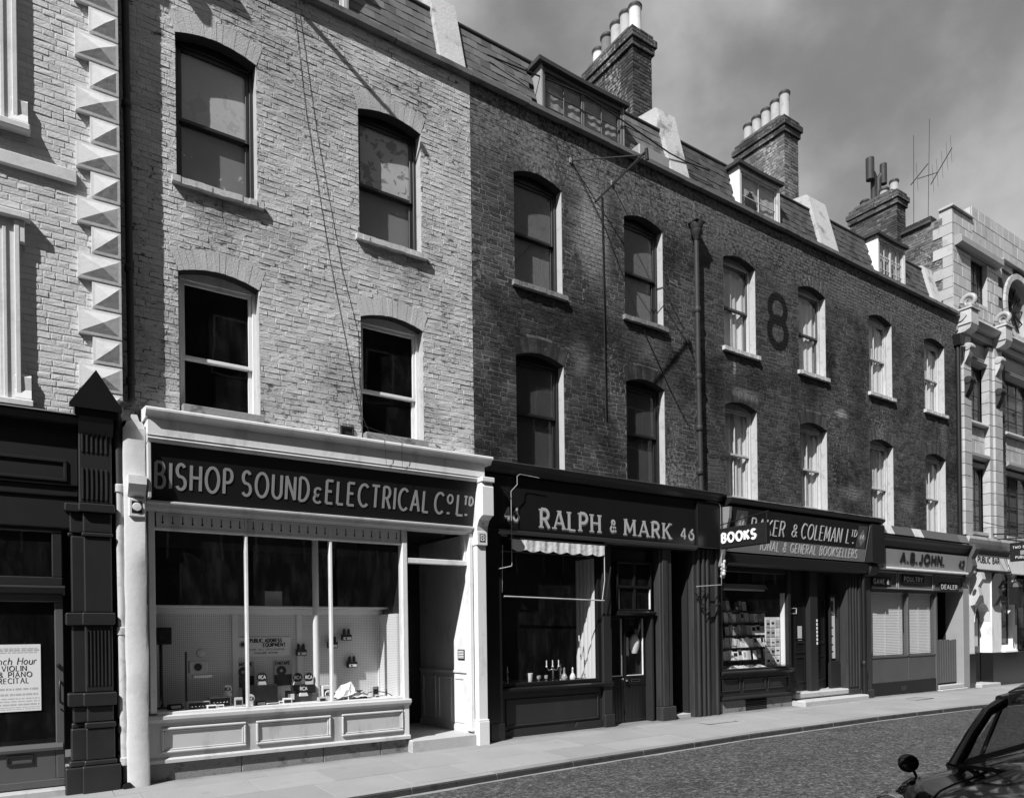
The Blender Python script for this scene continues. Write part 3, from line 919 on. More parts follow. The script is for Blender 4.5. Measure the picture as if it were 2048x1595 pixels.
# road: one sheet that reaches the far end of everything, with a slight crown
rd = MB()
xs = [-200, -60, -20] + [-10 + i * 2.0 for i in range(36)] + [80, 120, 300, 800]
prof = [(0.02, -.13), (-.5, -.10), (-2.0, -.05), (-3.6, -.04), (-5.0, -.10), (-30, -.14), (-200, -.2), (-800, -.2)]
for i, X in enumerate(xs):
    for (dy, dz) in prof:
        rd.v.append((X, ky(X) + dy, gz(X) + dz))
n = len(prof)
for i in range(len(xs) - 1):
    for k in range(n - 1):
        rd.f.append((i * n + k, i * n + k + 1, (i + 1) * n + k + 1, (i + 1) * n + k))
road = rd.build('road', 'tarmac', kind='structure')
# far ground behind the houses so the sheet reaches the horizon on that side too
MB().add([(-800, 6, -.6), (800, 6, -.6), (800, 900, -.6), (-800, 900, -.6)], [(0, 1, 2, 3)]).build('ground', 'dirt', kind='structure')

# pavement body, flagstones and kerb stones
pv = MB()
xs = [-20 + i * 1.0 for i in range(81)]
for X in xs:
    for (y, z) in ((1.2, gz(X) - .005), (0, gz(X) - .012), (ky(X) + .14, gz(X) - CROSS - .012), (ky(X) + .14, gz(X) - .25)):
        pv.v.append((X, y, z))
for i in range(len(xs) - 1):
    for k in range(3):
        pv.f.append((i * 4 + k, i * 4 + k + 1, (i + 1) * 4 + k + 1, (i + 1) * 4 + k))
pavement = pv.build('pavement', 'joint_sand', kind='structure')
rg = random.Random(11)
def pavz(x, y):
    return gz(x) - CROSS * min(1, max(0, -y / max(.5, -ky(x))))
rowf = [0.0, .34, .68, 1.0]
for r in range(3):
    X = -5 - rg.uniform(0, .5)
    while X < 36:
        w = rg.uniform(.62, 1.05) if r != 1 else rg.uniform(.7, 1.2)
        if X > 26: w *= 1.6
        x0, x1 = X + .002, X + w - .002
        def yy(x, f): return .1 + (ky(x) + .15 - .1) * f
        f0, f1 = rowf[r] + .001, rowf[r + 1] - .001
        t = rg.uniform(-.0025, .0025)
        top = [(x0, yy(x0, f0)), (x1, yy(x1, f0)), (x1, yy(x1, f1)), (x0, yy(x0, f1))]
        cx, cy = sum(q[0] for q in top) / 4, sum(q[1] for q in top) / 4
        base = Vector((cx, cy, pavz(cx, cy)))
        def pt(q, dz, k=1.0):
            x, y = cx + (q[0] - cx) * k, cy + (q[1] - cy) * k
            return (x - base.x, y - base.y, pavz(x, y) + dz - base.z)
        m = MB().add([pt(q, t, .993) for q in top] + [pt(q, t - .006) for q in top] + [pt(q, -.05) for q in top],
                     [(0, 1, 2, 3), (0, 4, 5, 1), (1, 5, 6, 2), (2, 6, 7, 3), (3, 7, 4, 0), (4, 8, 9, 5), (5, 9, 10, 6), (6, 10, 11, 7), (7, 11, 8, 4)])
        m.build('paving_slab', 'paving', pavement, at=base)
        X += w
X = -5.0
while X < 36:
    w = rg.uniform(.85, 1.5)
    x0, x1 = X + .004, X + w - .004
    m = MB()
    prof = lambda x: [(ky(x) + .148, pavz(x, ky(x)) - .2), (ky(x) + .148, pavz(x, ky(x))), (ky(x) + .025, pavz(x, ky(x)) - .004), (ky(x) + .004, pavz(x, ky(x)) - .020), (ky(x), pavz(x, ky(x)) - .2)]
    a, b_ = prof(x0), prof(x1)
    o = Vector((x0, ky(x0), gz(x0)))
    m.add([Vector((x0, *q)) - o for q in a] + [Vector((x1, *q)) - o for q in b_], [(0, 1, 6, 5), (1, 2, 7, 6), (2, 3, 8, 7), (3, 4, 9, 8), (0, 4, 3, 2, 1), (5, 6, 7, 8, 9)])
    ko = m.build('kerb_stone', 'kerb_granite', pavement, at=o)
    ko.data.materials.append(MATS['kerb_face'])
    for q in (2, 3): ko.data.polygons[q].material_index = 1
    X += w
# pale dust lying in the gutter
gt_ = MB(); rg = random.Random(12)
xs = [-6 + i * .35 for i in range(118)]
for X in xs:
    w = .06 + .05 * rg.random()
    gt_.v += [(X, ky(X) - .001, gz(X) - .126), (X, ky(X) - w, gz(X) - .1225)]
for i in range(len(xs) - 1): gt_.f.append((2 * i, 2 * i + 1, 2 * i + 3, 2 * i + 2))
gt_.build('gutter', 'joint_sand', kind='structure')
# small iron covers let into the flags
def cover(x0, x1, y0, y1, label):
    t = thing('coal_plate', label, 'manhole cover', ((x0 + x1) / 2, (y0 + y1) / 2, pavz(x0, y0)))
    z = max(pavz(x0, y0), pavz(x1, y0)) + .003
    f = MB(); 
    f.box(x0, x1, y0, y0 + .03, z - .02, z); f.box(x0, x1, y1 - .03, y1, z - .02, z); f.box(x0, x0 + .03, y0 + .03, y1 - .03, z - .02, z); f.box(x1 - .03, x1, y0 + .03, y1 - .03, z - .02, z)
    f.build('rim', 'iron_old', t)
    MB().box(x0 + .03, x1 - .03, y0 + .03, y1 - .03, z - .02, z - .002).build('plate', 'paving', t)
cover(10.2, 11.0, -.95, -.55, 'flat inspection cover in the pavement before the brown pilaster')
cover(17.2, 18.0, -1.05, -.65, 'flat inspection cover in the pavement before the blinds')

# ================================================================== the brick terrace
def peel_mat(name, a, b_, thr, sc):
    """whitened glass or blind with the coat flaking off"""
    m, nt, b = nmat(name)
    p = pos(nt)
    f = ramp(nt, noise(nt, p, sc, 6, .62, .6), thr, thr + .03)
    v = mixf(nt, f, a, b_)
    v = mth(nt, 'MULTIPLY', v, mth(nt, 'MULTIPLY_ADD', mth(nt, 'SUBTRACT', noise(nt, p, 3, 4), .5), .4, 1.))
    col(nt, b, v); b.inputs['Roughness'].default_value = .7
    MATS[name] = m
peel_mat('blind_even', .46, .38, .60, 3)
peel_mat('blind_specks', .17, .5, .66, 6)
peel_mat('blind_flaking', .50, .22, .53, 6)
peel_mat('blind_specks_fine', .17, .42, .67, 7)

def dormer(house, x0, x1, yf, z0, zt, cheek, frame_m, cas, cols, rows, curtain, drop=.0, label=None, gaps=()):
    d = MB()
    d.box(x0, x0 + .07, yf, yf + .10, z0, zt, .006); d.box(x1 - .07, x1, yf, yf + .10, z0, zt, .006)
    d.box(x0 + .07, x1 - .07, yf + .002, yf + .10, zt - .10, zt, .006); d.box(x0 + .07, x1 - .07, yf + .002, yf + .12, z0, z0 + .06, .006)
    dm = d.build('dormer', frame_m, house)
    if label: dm['label'] = label
    sl = (RT[0] - RB[0]) / (RT[1] - RB[1])
    ys = lambda z: RB[0] + (z - RB[1]) * sl + .06
    for xx in ((x0 - .012, x0 + .02), (x1 - .02, x1 + .012)):
        c = MB().prism([(yf - .004, z0 - .05), (yf - .004, zt), (ys(zt) + .5, zt), (ys(zt) + .02, zt), (ys(z0), z0 - .05)], xx[0], xx[1], 'x')
        c.build('cheek', cheek, dm)
    r = MB()
    n = 10
    for i in range(n):
        a, b_ = x0 - .10 + (x1 - x0 + .2) * i / n, x0 - .10 + (x1 - x0 + .2) * (i + 1) / n
        s0 = -.02 * math.sin(math.pi * i / n); s1 = -.02 * math.sin(math.pi * (i + 1) / n)
        r.add([(a, yf - .07, zt + s0), (b_, yf - .07, zt + s1), (b_, yf - .07, zt + .07 + s1), (a, yf - .07, zt + .07 + s0), (a, 2.0, zt + .12), (b_, 2.0, zt + .12), (b_, 2.0, zt + .05), (a, 2.0, zt + .05)],
              [(0, 1, 2, 3), (3, 2, 5, 4), (0, 7, 6, 1), (0, 3, 4, 7), (1, 6, 5, 2)])
    r.build('dormer_roof', 'roof_felt', dm)
    W = (x1 - x0 - .14) / cas
    for k in range(cas):
        a, b_ = x0 + .07 + W * k, x0 + .07 + W * (k + 1)
        s = MB(); w = .04
        yc = yf + .035
        s.box(a, a + w, yc, yc + .04, z0 + .06, zt - .10, .004); s.box(b_ - w, b_, yc, yc + .04, z0 + .06, zt - .10, .004)
        s.box(a + w, b_ - w, yc + .001, yc + .04, z0 + .06, z0 + .06 + w, .004); s.box(a + w, b_ - w, yc + .001, yc + .04, zt - .10 - w, zt - .10, .004)
        aa, bb, zz0, zz1 = a + w, b_ - w, z0 + .06 + w, zt - .10 - w
        for i in range(1, cols):
            c = aa + (bb - aa) * i / cols; s.box(c - .010, c + .010, yc + .004, yc + .03, zz0, zz1, .003)
        for j in range(1, rows):
            c = zz0 + (zz1 - zz0) * j / rows; s.box(aa, bb, yc + .006, yc + .03, c - .009, c + .009, .003)
        s.build('casement', frame_m, dm)
        for i in range(cols):
            for j in range(rows):
                g0, g1 = aa + (bb - aa) * i / cols + .01, aa + (bb - aa) * (i + 1) / cols - .01
                h0, h1 = zz0 + (zz1 - zz0) * j / rows + .009, zz0 + (zz1 - zz0) * (j + 1) / rows - .009
                MB().box(g0, g1, yc + .014, yc + .017, h0, h1).build('pane', 'glass_dirty', dm)
        if curtain:
            c = MB(); n = 22; g = gaps[k] if k < len(gaps) else None
            pts = []
            for i in range(n + 1):
                t = i / n
                pts.append((aa + (bb - aa) * t, yc + .055 + math.sin(t * 30 + k) * .005 + math.sin(t * 11 + 1) * .006))
            for i in range(n):
                zlo = zz0 - .02; zhi = zz1 + .02
                if g:
                    t = (i + .5) / n
                    if g[0] < t < g[1]:
                        zlo = zhi - .25 - .45 * abs(t - (g[0] + g[1]) / 2) / (g[1] - g[0])
                c.add([(pts[i][0], pts[i][1], zlo), (pts[i + 1][0], pts[i + 1][1], zlo), (pts[i + 1][0], pts[i + 1][1], zhi), (pts[i][0], pts[i][1], zhi)], [(0, 1, 2, 3)])
            c.build('curtain', curtain, dm, smooth=60)
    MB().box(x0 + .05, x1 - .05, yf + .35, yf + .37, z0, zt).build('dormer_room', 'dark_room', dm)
    return dm
def coping(house, x0, x1, seed):
    rg = random.Random(seed)
    x = x0
    while x < x1 - .05:
        w = min(rg.uniform(.7, 1.1), x1 - x)
        if x1 - x - w < .3: w = x1 - x
        dz = rg.uniform(-.006, .006)
        c = MB().prism([(-.10, 10.385 + dz), (-.105, 10.455 + dz), (.32, 10.50 + dz), (.32, 10.385 + dz)], x + .003, x + w - .003, 'x')
        c.build('coping_stone', 'coping_stone', house)
        x += w

G1 = 'brick houses of the terrace'
# ---- the pale brick house over the sound shop
hA = thing('terraced_house', 'pale weathered brick house above the white sound and electrical shop', 'house', (3.48, .2, gz(3.5)), G1)
oA = [opening(1.665, 2.650, 7.40, 9.205, .10), opening(4.06, 5.055, 7.40, 9.20, .10),
      opening(1.665, 2.650, 4.50, 6.25, .10), opening(4.06, 5.055, 4.50, 6.245, .10)]
brick_front(hA, 1.02, 5.925, 4.30, 10.39, oA, 0., 'brick_pale', 'mortar_pale', 'brick_pale_arch', 3, proud=.0035, jit=.0035, chf=.003, tilt=.003, drop=.004, toward=(1.9, 6.2))
sash_window(hA, oA[0], 0., .16, 'paint_dark', 'paint_dark', 'stone_light', 'reveal_paint', back='blind_even', back_lo='blind_specks', mid=.47, seed=1)
sash_window(hA, oA[1], 0., .16, 'paint_dark', 'paint_dark', 'stone_light', 'reveal_paint', back='blind_flaking', back_lo='blind_specks_fine', mid=.46, seed=2)
for k, o_ in enumerate(oA[2:]):
    wo = sash_window(hA, o_, 0., .15, 'paint_white', 'paint_white', None, 'reveal_paint', mid=.42, seed=3 + k)
    xl = o_['xl']
    MB().box(xl + .02, o_['xr'] + .02, -.10, .10, 4.42, 4.585, .008).build('sill', 'stone_sooty', wo)
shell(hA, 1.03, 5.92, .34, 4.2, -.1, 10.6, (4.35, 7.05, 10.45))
coping(hA, 1.02, 5.925, 1)
mansard(hA, 1.02, 5.56, [(2.2, 4.08)], 'slate', 1)
upstand(hA, 5.56, 6.02, 12.05, 1)
dormer(hA, 2.25, 4.05, .30, 10.50, 11.75, 'paint_grey', 'paint_white_worn', 2, 2, 3, None)
# vent box let into the wall
vb = MB().frame(3.735, 3.93, 4.47, 4.64, .025, -.03, .02).build('vent', 'paint_black_flat', hA)
MB().box(3.76, 3.905, -.008, .02, 4.495, 4.615).build('grille', 'dark_room', vb)

# ---- the sooty brick house over the black shop no. 46
hB = thing('terraced_house', 'sooty dark brick house above the black shop front of number 46', 'house', (8.5, .2, gz(8.5)), G1)
oB = [opening(6.745, 7.740, 7.45, 9.235, .125), opening(9.176, 10.167, 7.455, 9.262, .125),
      opening(6.741, 7.740, 4.40, 6.245, .115), opening(9.176, 10.167, 4.40, 6.26, .115)]
for a, b_ in ((0, 2), (1, 3)): oB[b_]['xl'], oB[b_]['xr'] = oB[a]['xl'], oB[a]['xr']
brick_front(hB, 5.927, 11.05, 4.25, 10.39, oB, .004, 'brick_sooty', 'mortar_sooty', 'brick_sooty', 5, proud=.003, jit=.002, chf=.003, tilt=.0018, toward=(6.3, 7.2))
for k, o_ in enumerate(oB):
    sash_window(hB, o_, .004, .15, 'paint_dark' if k < 2 else 'paint_black_flat', 'paint_dark' if k < 2 else 'paint_black_flat', 'stone_sooty' if k < 2 else None, 'reveal_paint', back='blind_grey' if k < 2 else 'blind_dark', back_lo='curtain_grey' if k < 2 else 'blind_dark', curtain=False, mid=.5 if k < 2 else .52, seed=11 + k)
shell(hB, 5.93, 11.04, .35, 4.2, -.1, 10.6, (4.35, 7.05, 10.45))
coping(hB, 5.927, 11.05, 2)
mansard(hB, 6.02, 10.73, [(7.5, 9.5)], 'slate', 2)
upstand(hB, 10.73, 11.23, 12.28, 2)
dormer(hB, 7.56, 9.46, .28, 10.50, 11.53, 'paint_grey', 'paint_midgrey', 2, 2, 3, 'paper_grey')
P1 = [(1.70, .66, .135, 'pot_pale'), (1.98, .70, .14, 'pot_buff'), (2.28, .67, .14, 'pot_buff'), (2.60, .62, .14, 'pot_sooty'), (2.90, .50, .135, 'pot_pale')]
chimney(hB, 10.90, 11.46, 1.50, 3.12, 14.57, P1, 'brick_chimney', 'mortar_chimney', 21)
MB().box(9.55, 10.35, -.03, .28, 10.50, 10.72, .02).build('gutter_board', 'paint_grey', hB)

# ---- the dark brick house over the bookshop
hC = thing('terraced_house', 'dark brick house with a painted figure 8, above the bookshop', 'house', (13.7, .2, gz(13.7)), G1)
oC = [opening(11.89, 12.91, 7.465, 9.285, .125), opening(14.40, 15.435, 7.465, 9.31, .125),
      opening(11.89, 12.91, 4.40, 6.29, .115), opening(14.40, 15.435, 4.40, 6.25, .115)]
brick_front(hC, 11.052, 16.30, 4.25, 10.39, oC, 0., 'brick_dark', 'mortar_dark', 'brick_dark', 7, proud=.003, jit=.002, chf=.003, tilt=.0018, toward=(11.5, 7.2))
for k, o_ in enumerate(oC):
    sash_window(hC, o_, 0., .15, 'paint_cream', 'paint_midgrey' if k < 2 else 'paint_white_worn', 'stone_light' if k < 2 else None, 'reveal_paint', back='curtain_white', curtain=True, bars=0 if k < 2 else 1, mid=.5, seed=21 + k)
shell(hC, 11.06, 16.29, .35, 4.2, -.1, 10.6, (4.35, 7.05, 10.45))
coping(hC, 11.052, 16.30, 3)
mansard(hC, 11.23, 15.76, [(12.75, 14.2)], 'slate_dark', 3)
upstand(hC, 15.76, 16.45, 12.15, 3)
dormer(hC, 12.80, 14.16, .28, 10.50, 11.62, 'paint_white', 'paint_white_worn', 1, 2, 2, 'curtain_white', gaps=((.12, .5),))
P2 = [(1.68, .76, .125, 'pot_buff'), (1.95, .69, .125, 'pot_buff'), (2.24, .65, .125, 'pot_buff'), (2.53, .62, .125, 'pot_buff'), (2.80, .57, .125, 'pot_buff')]
chimney(hC, 16.12, 16.70, 1.50, 2.98, 14.71, P2, 'brick_chimney_pale', 'mortar_chimney_pale', 22)

# ---- the far dark brick house over the poulterer
hD = thing('terraced_house', 'dark brick house above the poulterer, next to the white tiled pub', 'house', (19.0, .2, gz(19)), G1)
oD = [opening(17.235, 18.30, 7.485, 9.335, .125), opening(19.90, 20.99, 7.485, 9.335, .125),
      opening(17.235, 18.30, 4.10, 6.27, .115), opening(19.90, 20.99, 4.10, 6.257, .115)]
brick_front(hD, 16.302, 21.70, 4.0, 10.39, oD, 0., 'brick_dark', 'mortar_dark', 'brick_dark', 9, proud=.003, jit=.002, chf=.003, tilt=.0018, toward=(16.6, 7.2))
for k, o_ in enumerate(oD):
    sash_window(hD, o_, 0., .15, 'paint_cream', 'paint_white_worn', 'stone_light' if k < 2 else None, 'reveal_paint', back='curtain_white', curtain=True, bars=1 if k != 2 else 0, mid=.5, seed=31 + k)
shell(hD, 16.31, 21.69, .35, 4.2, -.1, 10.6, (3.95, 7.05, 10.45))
coping(hD, 16.302, 21.70, 4)
mansard(hD, 16.45, 21.02, [(18.2, 19.5)], 'slate_dark', 4)
upstand(hD, 21.02, 21.45, 11.85, 4)
dormer(hD, 18.22, 19.52, .28, 10.52, 11.74, 'paint_white', 'paint_white_worn', 2, 2, 3, 'curtain_white', gaps=((.5, .8), (.0, .3)))
P3 = [(1.70, .40, .12, 'pot_buff'), (2.00, .30, .13, 'pot_buff'), (2.60, .24, .13, 'pot_sooty')]
chimney(hD, 21.48, 21.98, 1.50, 2.95, 14.62, P3, 'brick_chimney', 'mortar_chimney', 23)
hp = MB()                                           # double cowl on two pipes
hp.tube([(21.70, 2.30, 14.6), (21.70, 2.30, 15.45), (21.60, 2.30, 15.55)], .095, 12)
hp.tube([(21.78, 2.20, 14.6), (21.78, 2.20, 15.35), (21.86, 2.14, 15.5)], .085, 12)
hp.tube([(21.50, 2.30, 15.30), (21.50, 2.30, 15.95)], .12, 14); hp.tube([(21.88, 2.10, 15.20), (21.88, 2.10, 15.80)], .10, 14)
hp.build('chimney_cowl', 'iron_old', hD, smooth=40)

# television aerial on the far chimney
ae = thing('television_aerial', 'thin television aerial on two masts above the far chimney', 'aerial', (24.4, 2.5, 13.2))
a_ = MB()
a_.tube([(24.40, 2.5, 13.2), (24.51, 2.5, 17.9)], .010, 6); a_.tube([(25.30, 2.5, 13.6), (25.57, 2.5, 18.85)], .010, 6)
a_.build('mast', 'iron_old', ae)
a_ = MB()
a_.tube([(24.30, 2.5, 16.2), (25.42, 2.5, 17.28)], .016, 6); a_.tube([(24.75, 2.5, 16.55), (26.04, 2.5, 17.2)], .013, 6); a_.tube([(25.6, 2.5, 16.65), (27.1, 2.5, 18.42)], .016, 6)
a_.build('boom', 'iron_black', ae)
for (x, z) in ((25.75, 16.9), (26.05, 17.2), (26.4, 17.6), (26.75, 18.0), (27.05, 18.38), (24.7, 16.6)):
    MB().tube([(x + .05, 2.5, z - .45), (x - .05, 2.5, z + .45)], .005, 5).build('rod', 'iron_old', ae)

# ------------------------------------------------------------------ things fixed to the fronts
dp = thing('downpipe', 'dark iron downpipe with hopper head on the sooty brick wall', 'pipe', (11.0, -.1, 4.4))
m = MB(); m.tube([(10.985, -.10, 9.32), (10.99, -.10, 7.0), (11.03, -.10, 4.4)], .050, 12); m.build('pipe', 'iron_old', dp, smooth=40)
m = MB(); m.lathe([(.055, 0), (.075, .06), (.11, .12), (.12, .17), (.10, .19), (.125, .26), (.13, .30), (.135, .34)], (10.985, -.11, 9.30), 12, cap=False)
m.box(10.85, 11.12, -.23, .0, 9.62, 9.66, .01); m.build('hopper', 'iron_old', dp, smooth=40)
for z in (7.9, 6.6, 5.6, 4.75):
    MB().lathe([(.06, 0), (.068, .02), (.068, .08), (.06, .1)], (10.99 if z > 7 else 11.0, -.10, z), 12).build('collar', 'iron_old', dp, smooth=40)
dp = thing('downpipe', 'dark iron downpipe at the end of the terrace beside the white tiled pub', 'pipe', (21.62, -.1, 4.2))
m = MB(); m.tube([(21.60, -.07, 9.6), (21.60, -.07, 4.25)], .06, 10); m.build('pipe', 'iron_black', dp, smooth=40)
m = MB(); m.prism([(21.5, 9.5), (21.42, 9.78), (21.78, 9.78), (21.7, 9.5)], -.2, -.01, 'y'); m.build('hopper', 'iron_black', dp)

# projecting iron bracket without its sign, below the dormer of the sooty house
br = thing('sign_bracket', 'empty iron sign bracket sticking out below the parapet of the sooty house', 'bracket', (8.2, 0, 9.5))
m = MB(); tip = (8.72, -1.0, 9.66)
m.tube([(7.94, -.0, 9.83), tip], .012, 6); m.tube([(8.89, -.0, 9.76), (8.80, -.9, 9.70)], .012, 6)
m.build('stay', 'iron_black', br)
MB().tube([(8.72, -1.0, 9.70), (7.62, -1.0, 8.52)], .018, 6).build('arm', 'iron_black', br)
MB().tube([(8.76, -1.02, 9.58), (8.74, -1.02, 9.76)], .03, 8).build('knuckle', 'iron_black', br)
for (x, z) in ((7.94, 9.83), (8.89, 9.76)):
    MB().box(x - .03, x + .03, -.02, .01, z - .05, z + .05, .01).build('wall_plate', 'stone_sooty', br)

# cables down the fronts
def cable(pts, label, r=.0032):
    p = []
    for i in range(len(pts) - 1):
        a, b_ = Vector(pts[i]), Vector(pts[i + 1])
        for k in range(6):
            p.append(a.lerp(b_, k / 6))
    p.append(Vector(pts[-1]))
    tag(MB().tube(p, r, 5).build('cable', 'wire'), label, 'cable')
cable([(3.17, -.006, 10.15), (3.30, -.006, 8.9), (3.62, -.006, 6.9), (4.02, -.006, 4.9), (4.14, -.10, 4.55), (4.16, -.54, 4.38), (4.20, -.50, 4.05)], 'thin cable hanging down the pale brick wall to the left of the window')
cable([(3.24, -.006, 10.15), (3.46, -.006, 8.6), (3.80, -.006, 6.8), (4.02, -.006, 6.0), (4.04, -.006, 4.7), (4.40, -.12, 4.58), (4.42, -.54, 4.38), (4.44, -.50, 4.05)], 'second thin cable down the pale wall, ending over the word electrical')
cable([(8.62, -.02, 9.5), (8.64, -.02, 8.0), (8.66, -.02, 5.5)], 'dark cable running straight down between the sooty windows', .010)
cable([(7.96, -.03, 9.8), (8.7, -.02, 8.9), (9.6, -.02, 7.3), (10.3, -.02, 6.3), (10.85, -.03, 5.6)], 'dark cable slanting across the sooty brick wall to the downpipe', .008)
cable([(6.55, .45, 11.35), (8.5, .2, 11.30), (10.7, .3, 11.12), (11.2, .35, 11.16), (11.9, .32, 11.2)], 'dark cable slung along the slates past the dormer', .014)
fp = thing('flagpole', 'slanting flagpole on the parapet of the pale house, above the picture, casting the diagonal shadow', 'flagpole', (2.86, 0, 10.45))
MB().tube([(2.86, -.02, 10.47), (2.86, -1.05, 11.50)], [.032, .026], 10).build('pole', 'paint_white_worn', fp, smooth=40)
MB().lathe([(.0, -.05), (.04, -.02), (.045, .02), (.0, .05)], (2.86, -1.07, 11.53), 10).build('finial', 'paint_white_worn', fp, smooth=60)

# ================================================================== the painted house at the left edge, with diamond quoins
YL = -.185
hL = thing('corner_house', 'light painted brick house with diamond-pointed quoins at the left edge', 'house', (-1.5, .2, gz(-1.5)))
oL = [dict(xl=-1.22, xr=-.13, zs=7.30, sp=9.30, rise=.02, vh=.0001, splay=0), dict(xl=-1.22, xr=-.13, zs=4.30, sp=6.10, rise=.02, vh=.0001, splay=0),
      dict(xl=-3.6, xr=-2.5, zs=7.30, sp=9.30, rise=.02, vh=.0001, splay=0), dict(xl=-3.6, xr=-2.5, zs=4.30, sp=6.10, rise=.02, vh=.0001, splay=0)]
brick_front(hL, -4.6, .99, 4.15, 11.2, oL, YL, 'brick_painted', 'mortar_painted', 'brick_painted', 13, proud=.004, jit=.003, chf=.006, tilt=.002, toward=(.6, 6.2), vous=False)
MB().box(.99, 1.012, YL + .01, .02, 4.1, 11.2).build('return_wall', 'dark_room', hL)
MB().box(.99, 1.012, .02, 4.0, 10.0, 11.2).build('return_wall', 'brick_sooty', hL)
shell(hL, -4.6, .98, YL + .35, 4.2, -.1, 11.2, (4.3, 7.05, 11.1))
# diamond-pointed quoins, long and short by turns
def quoin_mesh(w):
    h = .290; d = .042; e = .028
    o = [(0, 0), (w, 0), (w, h), (0, h)]
    i = [(e, e), (w - e, e), (w - e, h - e), (e, h - e)]
    vs = [(p[0], 0, p[1]) for p in o] + [(p[0], -.05, p[1]) for p in o] + [(p[0], -.054, p[1]) for p in i] + [(w * .56, -.054 - d, h * .5)]
    fs = []
    for k in range(4):
        l = (k + 1) % 4
        fs += [(k, l, 4 + l, 4 + k), (4 + k, 4 + l, 8 + l, 8 + k), (8 + k, 8 + l, 12)]
    m = MB().add(vs, fs).mesh('quoin'); m.materials.append(MATS['render_white']); return m
qm = (quoin_mesh(.435), quoin_mesh(.295))
for k in range(-1, 21):
    z = 4.54 + .3135 * k
    w = (.435, .295)[k % 2]
    inst('quoin', qm[k % 2], hL, (1.015 - w, YL, z))
# platband, window surrounds
MB().box(-4.6, .585, YL - .05, YL + .02, 6.84, 6.985, .008).build('string_course', 'render_white', hL)
for (x0, x1, z0, z1) in ((-1.22, -.13, 7.30, 9.30), (-1.22, -.13, 4.30, 6.10), (-3.6, -2.5, 7.30, 9.30), (-3.6, -2.5, 4.30, 6.10)):
    w = MB(); e = .17
    for s in (-1, 1):
        xa = x0 if s < 0 else x1
        q = lambda a, b_: (min(xa + s * a, xa + s * b_), max(xa + s * a, xa + s * b_))
        a, b_ = q(-.02, e); w.box(a, b_, YL - .045, YL + .06, z0 + .0, z1 + .16, .006)
        a, b_ = q(.015, .05); w.box(a, b_, YL - .062, YL - .044, z0, z1 + .05, .004)
        a, b_ = q(e - .05, e); w.box(a, b_, YL - .075, YL - .044, z0, z1 + .16, .006)
        a, b_ = q(e - .03, e + .05); w.box(a, b_, YL - .07, YL + .0, z1 - .08, z1 + .16, .006)     # ear
        a, b_ = q(e - .06, e + .09); w.prism([(YL - .02, z0 + .30), (YL - .06, z0 + .26), (YL - .055, z0 + .12), (YL - .10, z0 + .02), (YL - .10, z0), (YL + .01, z0)], a, b_, 'x')  # console foot
    w.box(x0 - .02, x1 + .02, YL - .046, YL + .06, z1, z1 + .161, .006); w.box(x0 - e - .10, x1 + e + .10, YL - .11, YL, z1 + .162, z1 + .24, .01)
    w.box(x0 - .26, x1 + .28, YL - .13, YL + .08, z0 - .075, z0 - .002, .01)
    wo = w.build('window', 'render_white', hL)
    f = MB().frame(x0, x1, z0, z1, .05, YL + .12, YL + .18); zm = (z0 + z1) / 2; f.box(x0 + .05, x1 - .05, YL + .115, YL + .18, zm - .03, zm + .03, .004)
    f.build('sash', 'paint_dark', wo)
    MB().box(x0 + .05, x1 - .05, YL + .145, YL + .148, z0 + .05, zm - .03).build('pane', 'glass', wo); MB().box(x0 + .05, x1 - .05, YL + .145, YL + .148, zm + .03, z1 - .05).build('pane', 'glass', wo)
# crowning cornice, above the picture; it throws the notched shadow at the top of the pale wall
c = MB()
c.prism([(YL + .3, 10.95), (YL - .05, 10.95), (YL - .12, 11.05), (YL - .38, 11.10), (YL - .40, 11.22), (YL - .47, 11.30), (YL - .47, 11.36), (YL + .3, 11.42)], -4.6, 1.22, 'x')
c.build('cornice', 'render_white', hL)
MB().box(-4.6, 1.0, .3, 4.2, 11.42, 12.2).build('roof', 'roof_felt', hL)
for x in (.35, .85): MB().box(x, x + .14, YL - .36, YL, 10.72, 10.95, .02).build('bracket', 'render_white', hL)

# dark shop front under it, with a gabled console and fluted pilaster
XF = lambda q: (q[0], q[1] * .82, q[2])
sL = thing('shopfront', 'dark painted shop front with fluted pilaster and glazed door at the left edge', 'shopfront', (.2, -.3, gz(.3)), 'shop fronts along the terrace')
YP = -.36
f = MB()
f.box(-4.6, .56, -.30, -.20, 3.42, 4.15, .01); f.prism([(-.20, 4.10), (-.42, 4.10), (-.46, 4.16), (-.46, 4.20), (-.20, 4.26)], -4.6, .56, 'x')
f.frame(-4.6, .45, 3.46, 3.70, .03, -.325, -.30); f.box(-4.6, .56, -.27, -.2, 3.30, 3.42, .012); f.box(-4.6, .56, -.24, -.10, 2.95, 3.30, .01)
f.build('fascia', 'paint_black_flat', sL)
MB().prism([(-.20, 4.24), (-.47, 4.20), (-.48, 4.185), (-.20, 4.20)], -4.6, .60, 'x').build('flashing', 'lead', sL)
t = MB()
t.frame(-.9, .40, 2.30, 3.0, .10, -.20, -.10, .01); t.build('fanlight_frame', 'paint_dark', sL)
MB().box(-.8, .30, -.155, -.151, 2.40, 2.9).build('fanlight_pane', 'glass', sL)
MB().prism([(-.10, 2.20), (-.22, 2.22), (-.24, 2.28), (-.21, 2.305), (-.10, 2.31)], -.9, .42, 'x').build('transom', 'paint_dark', sL)
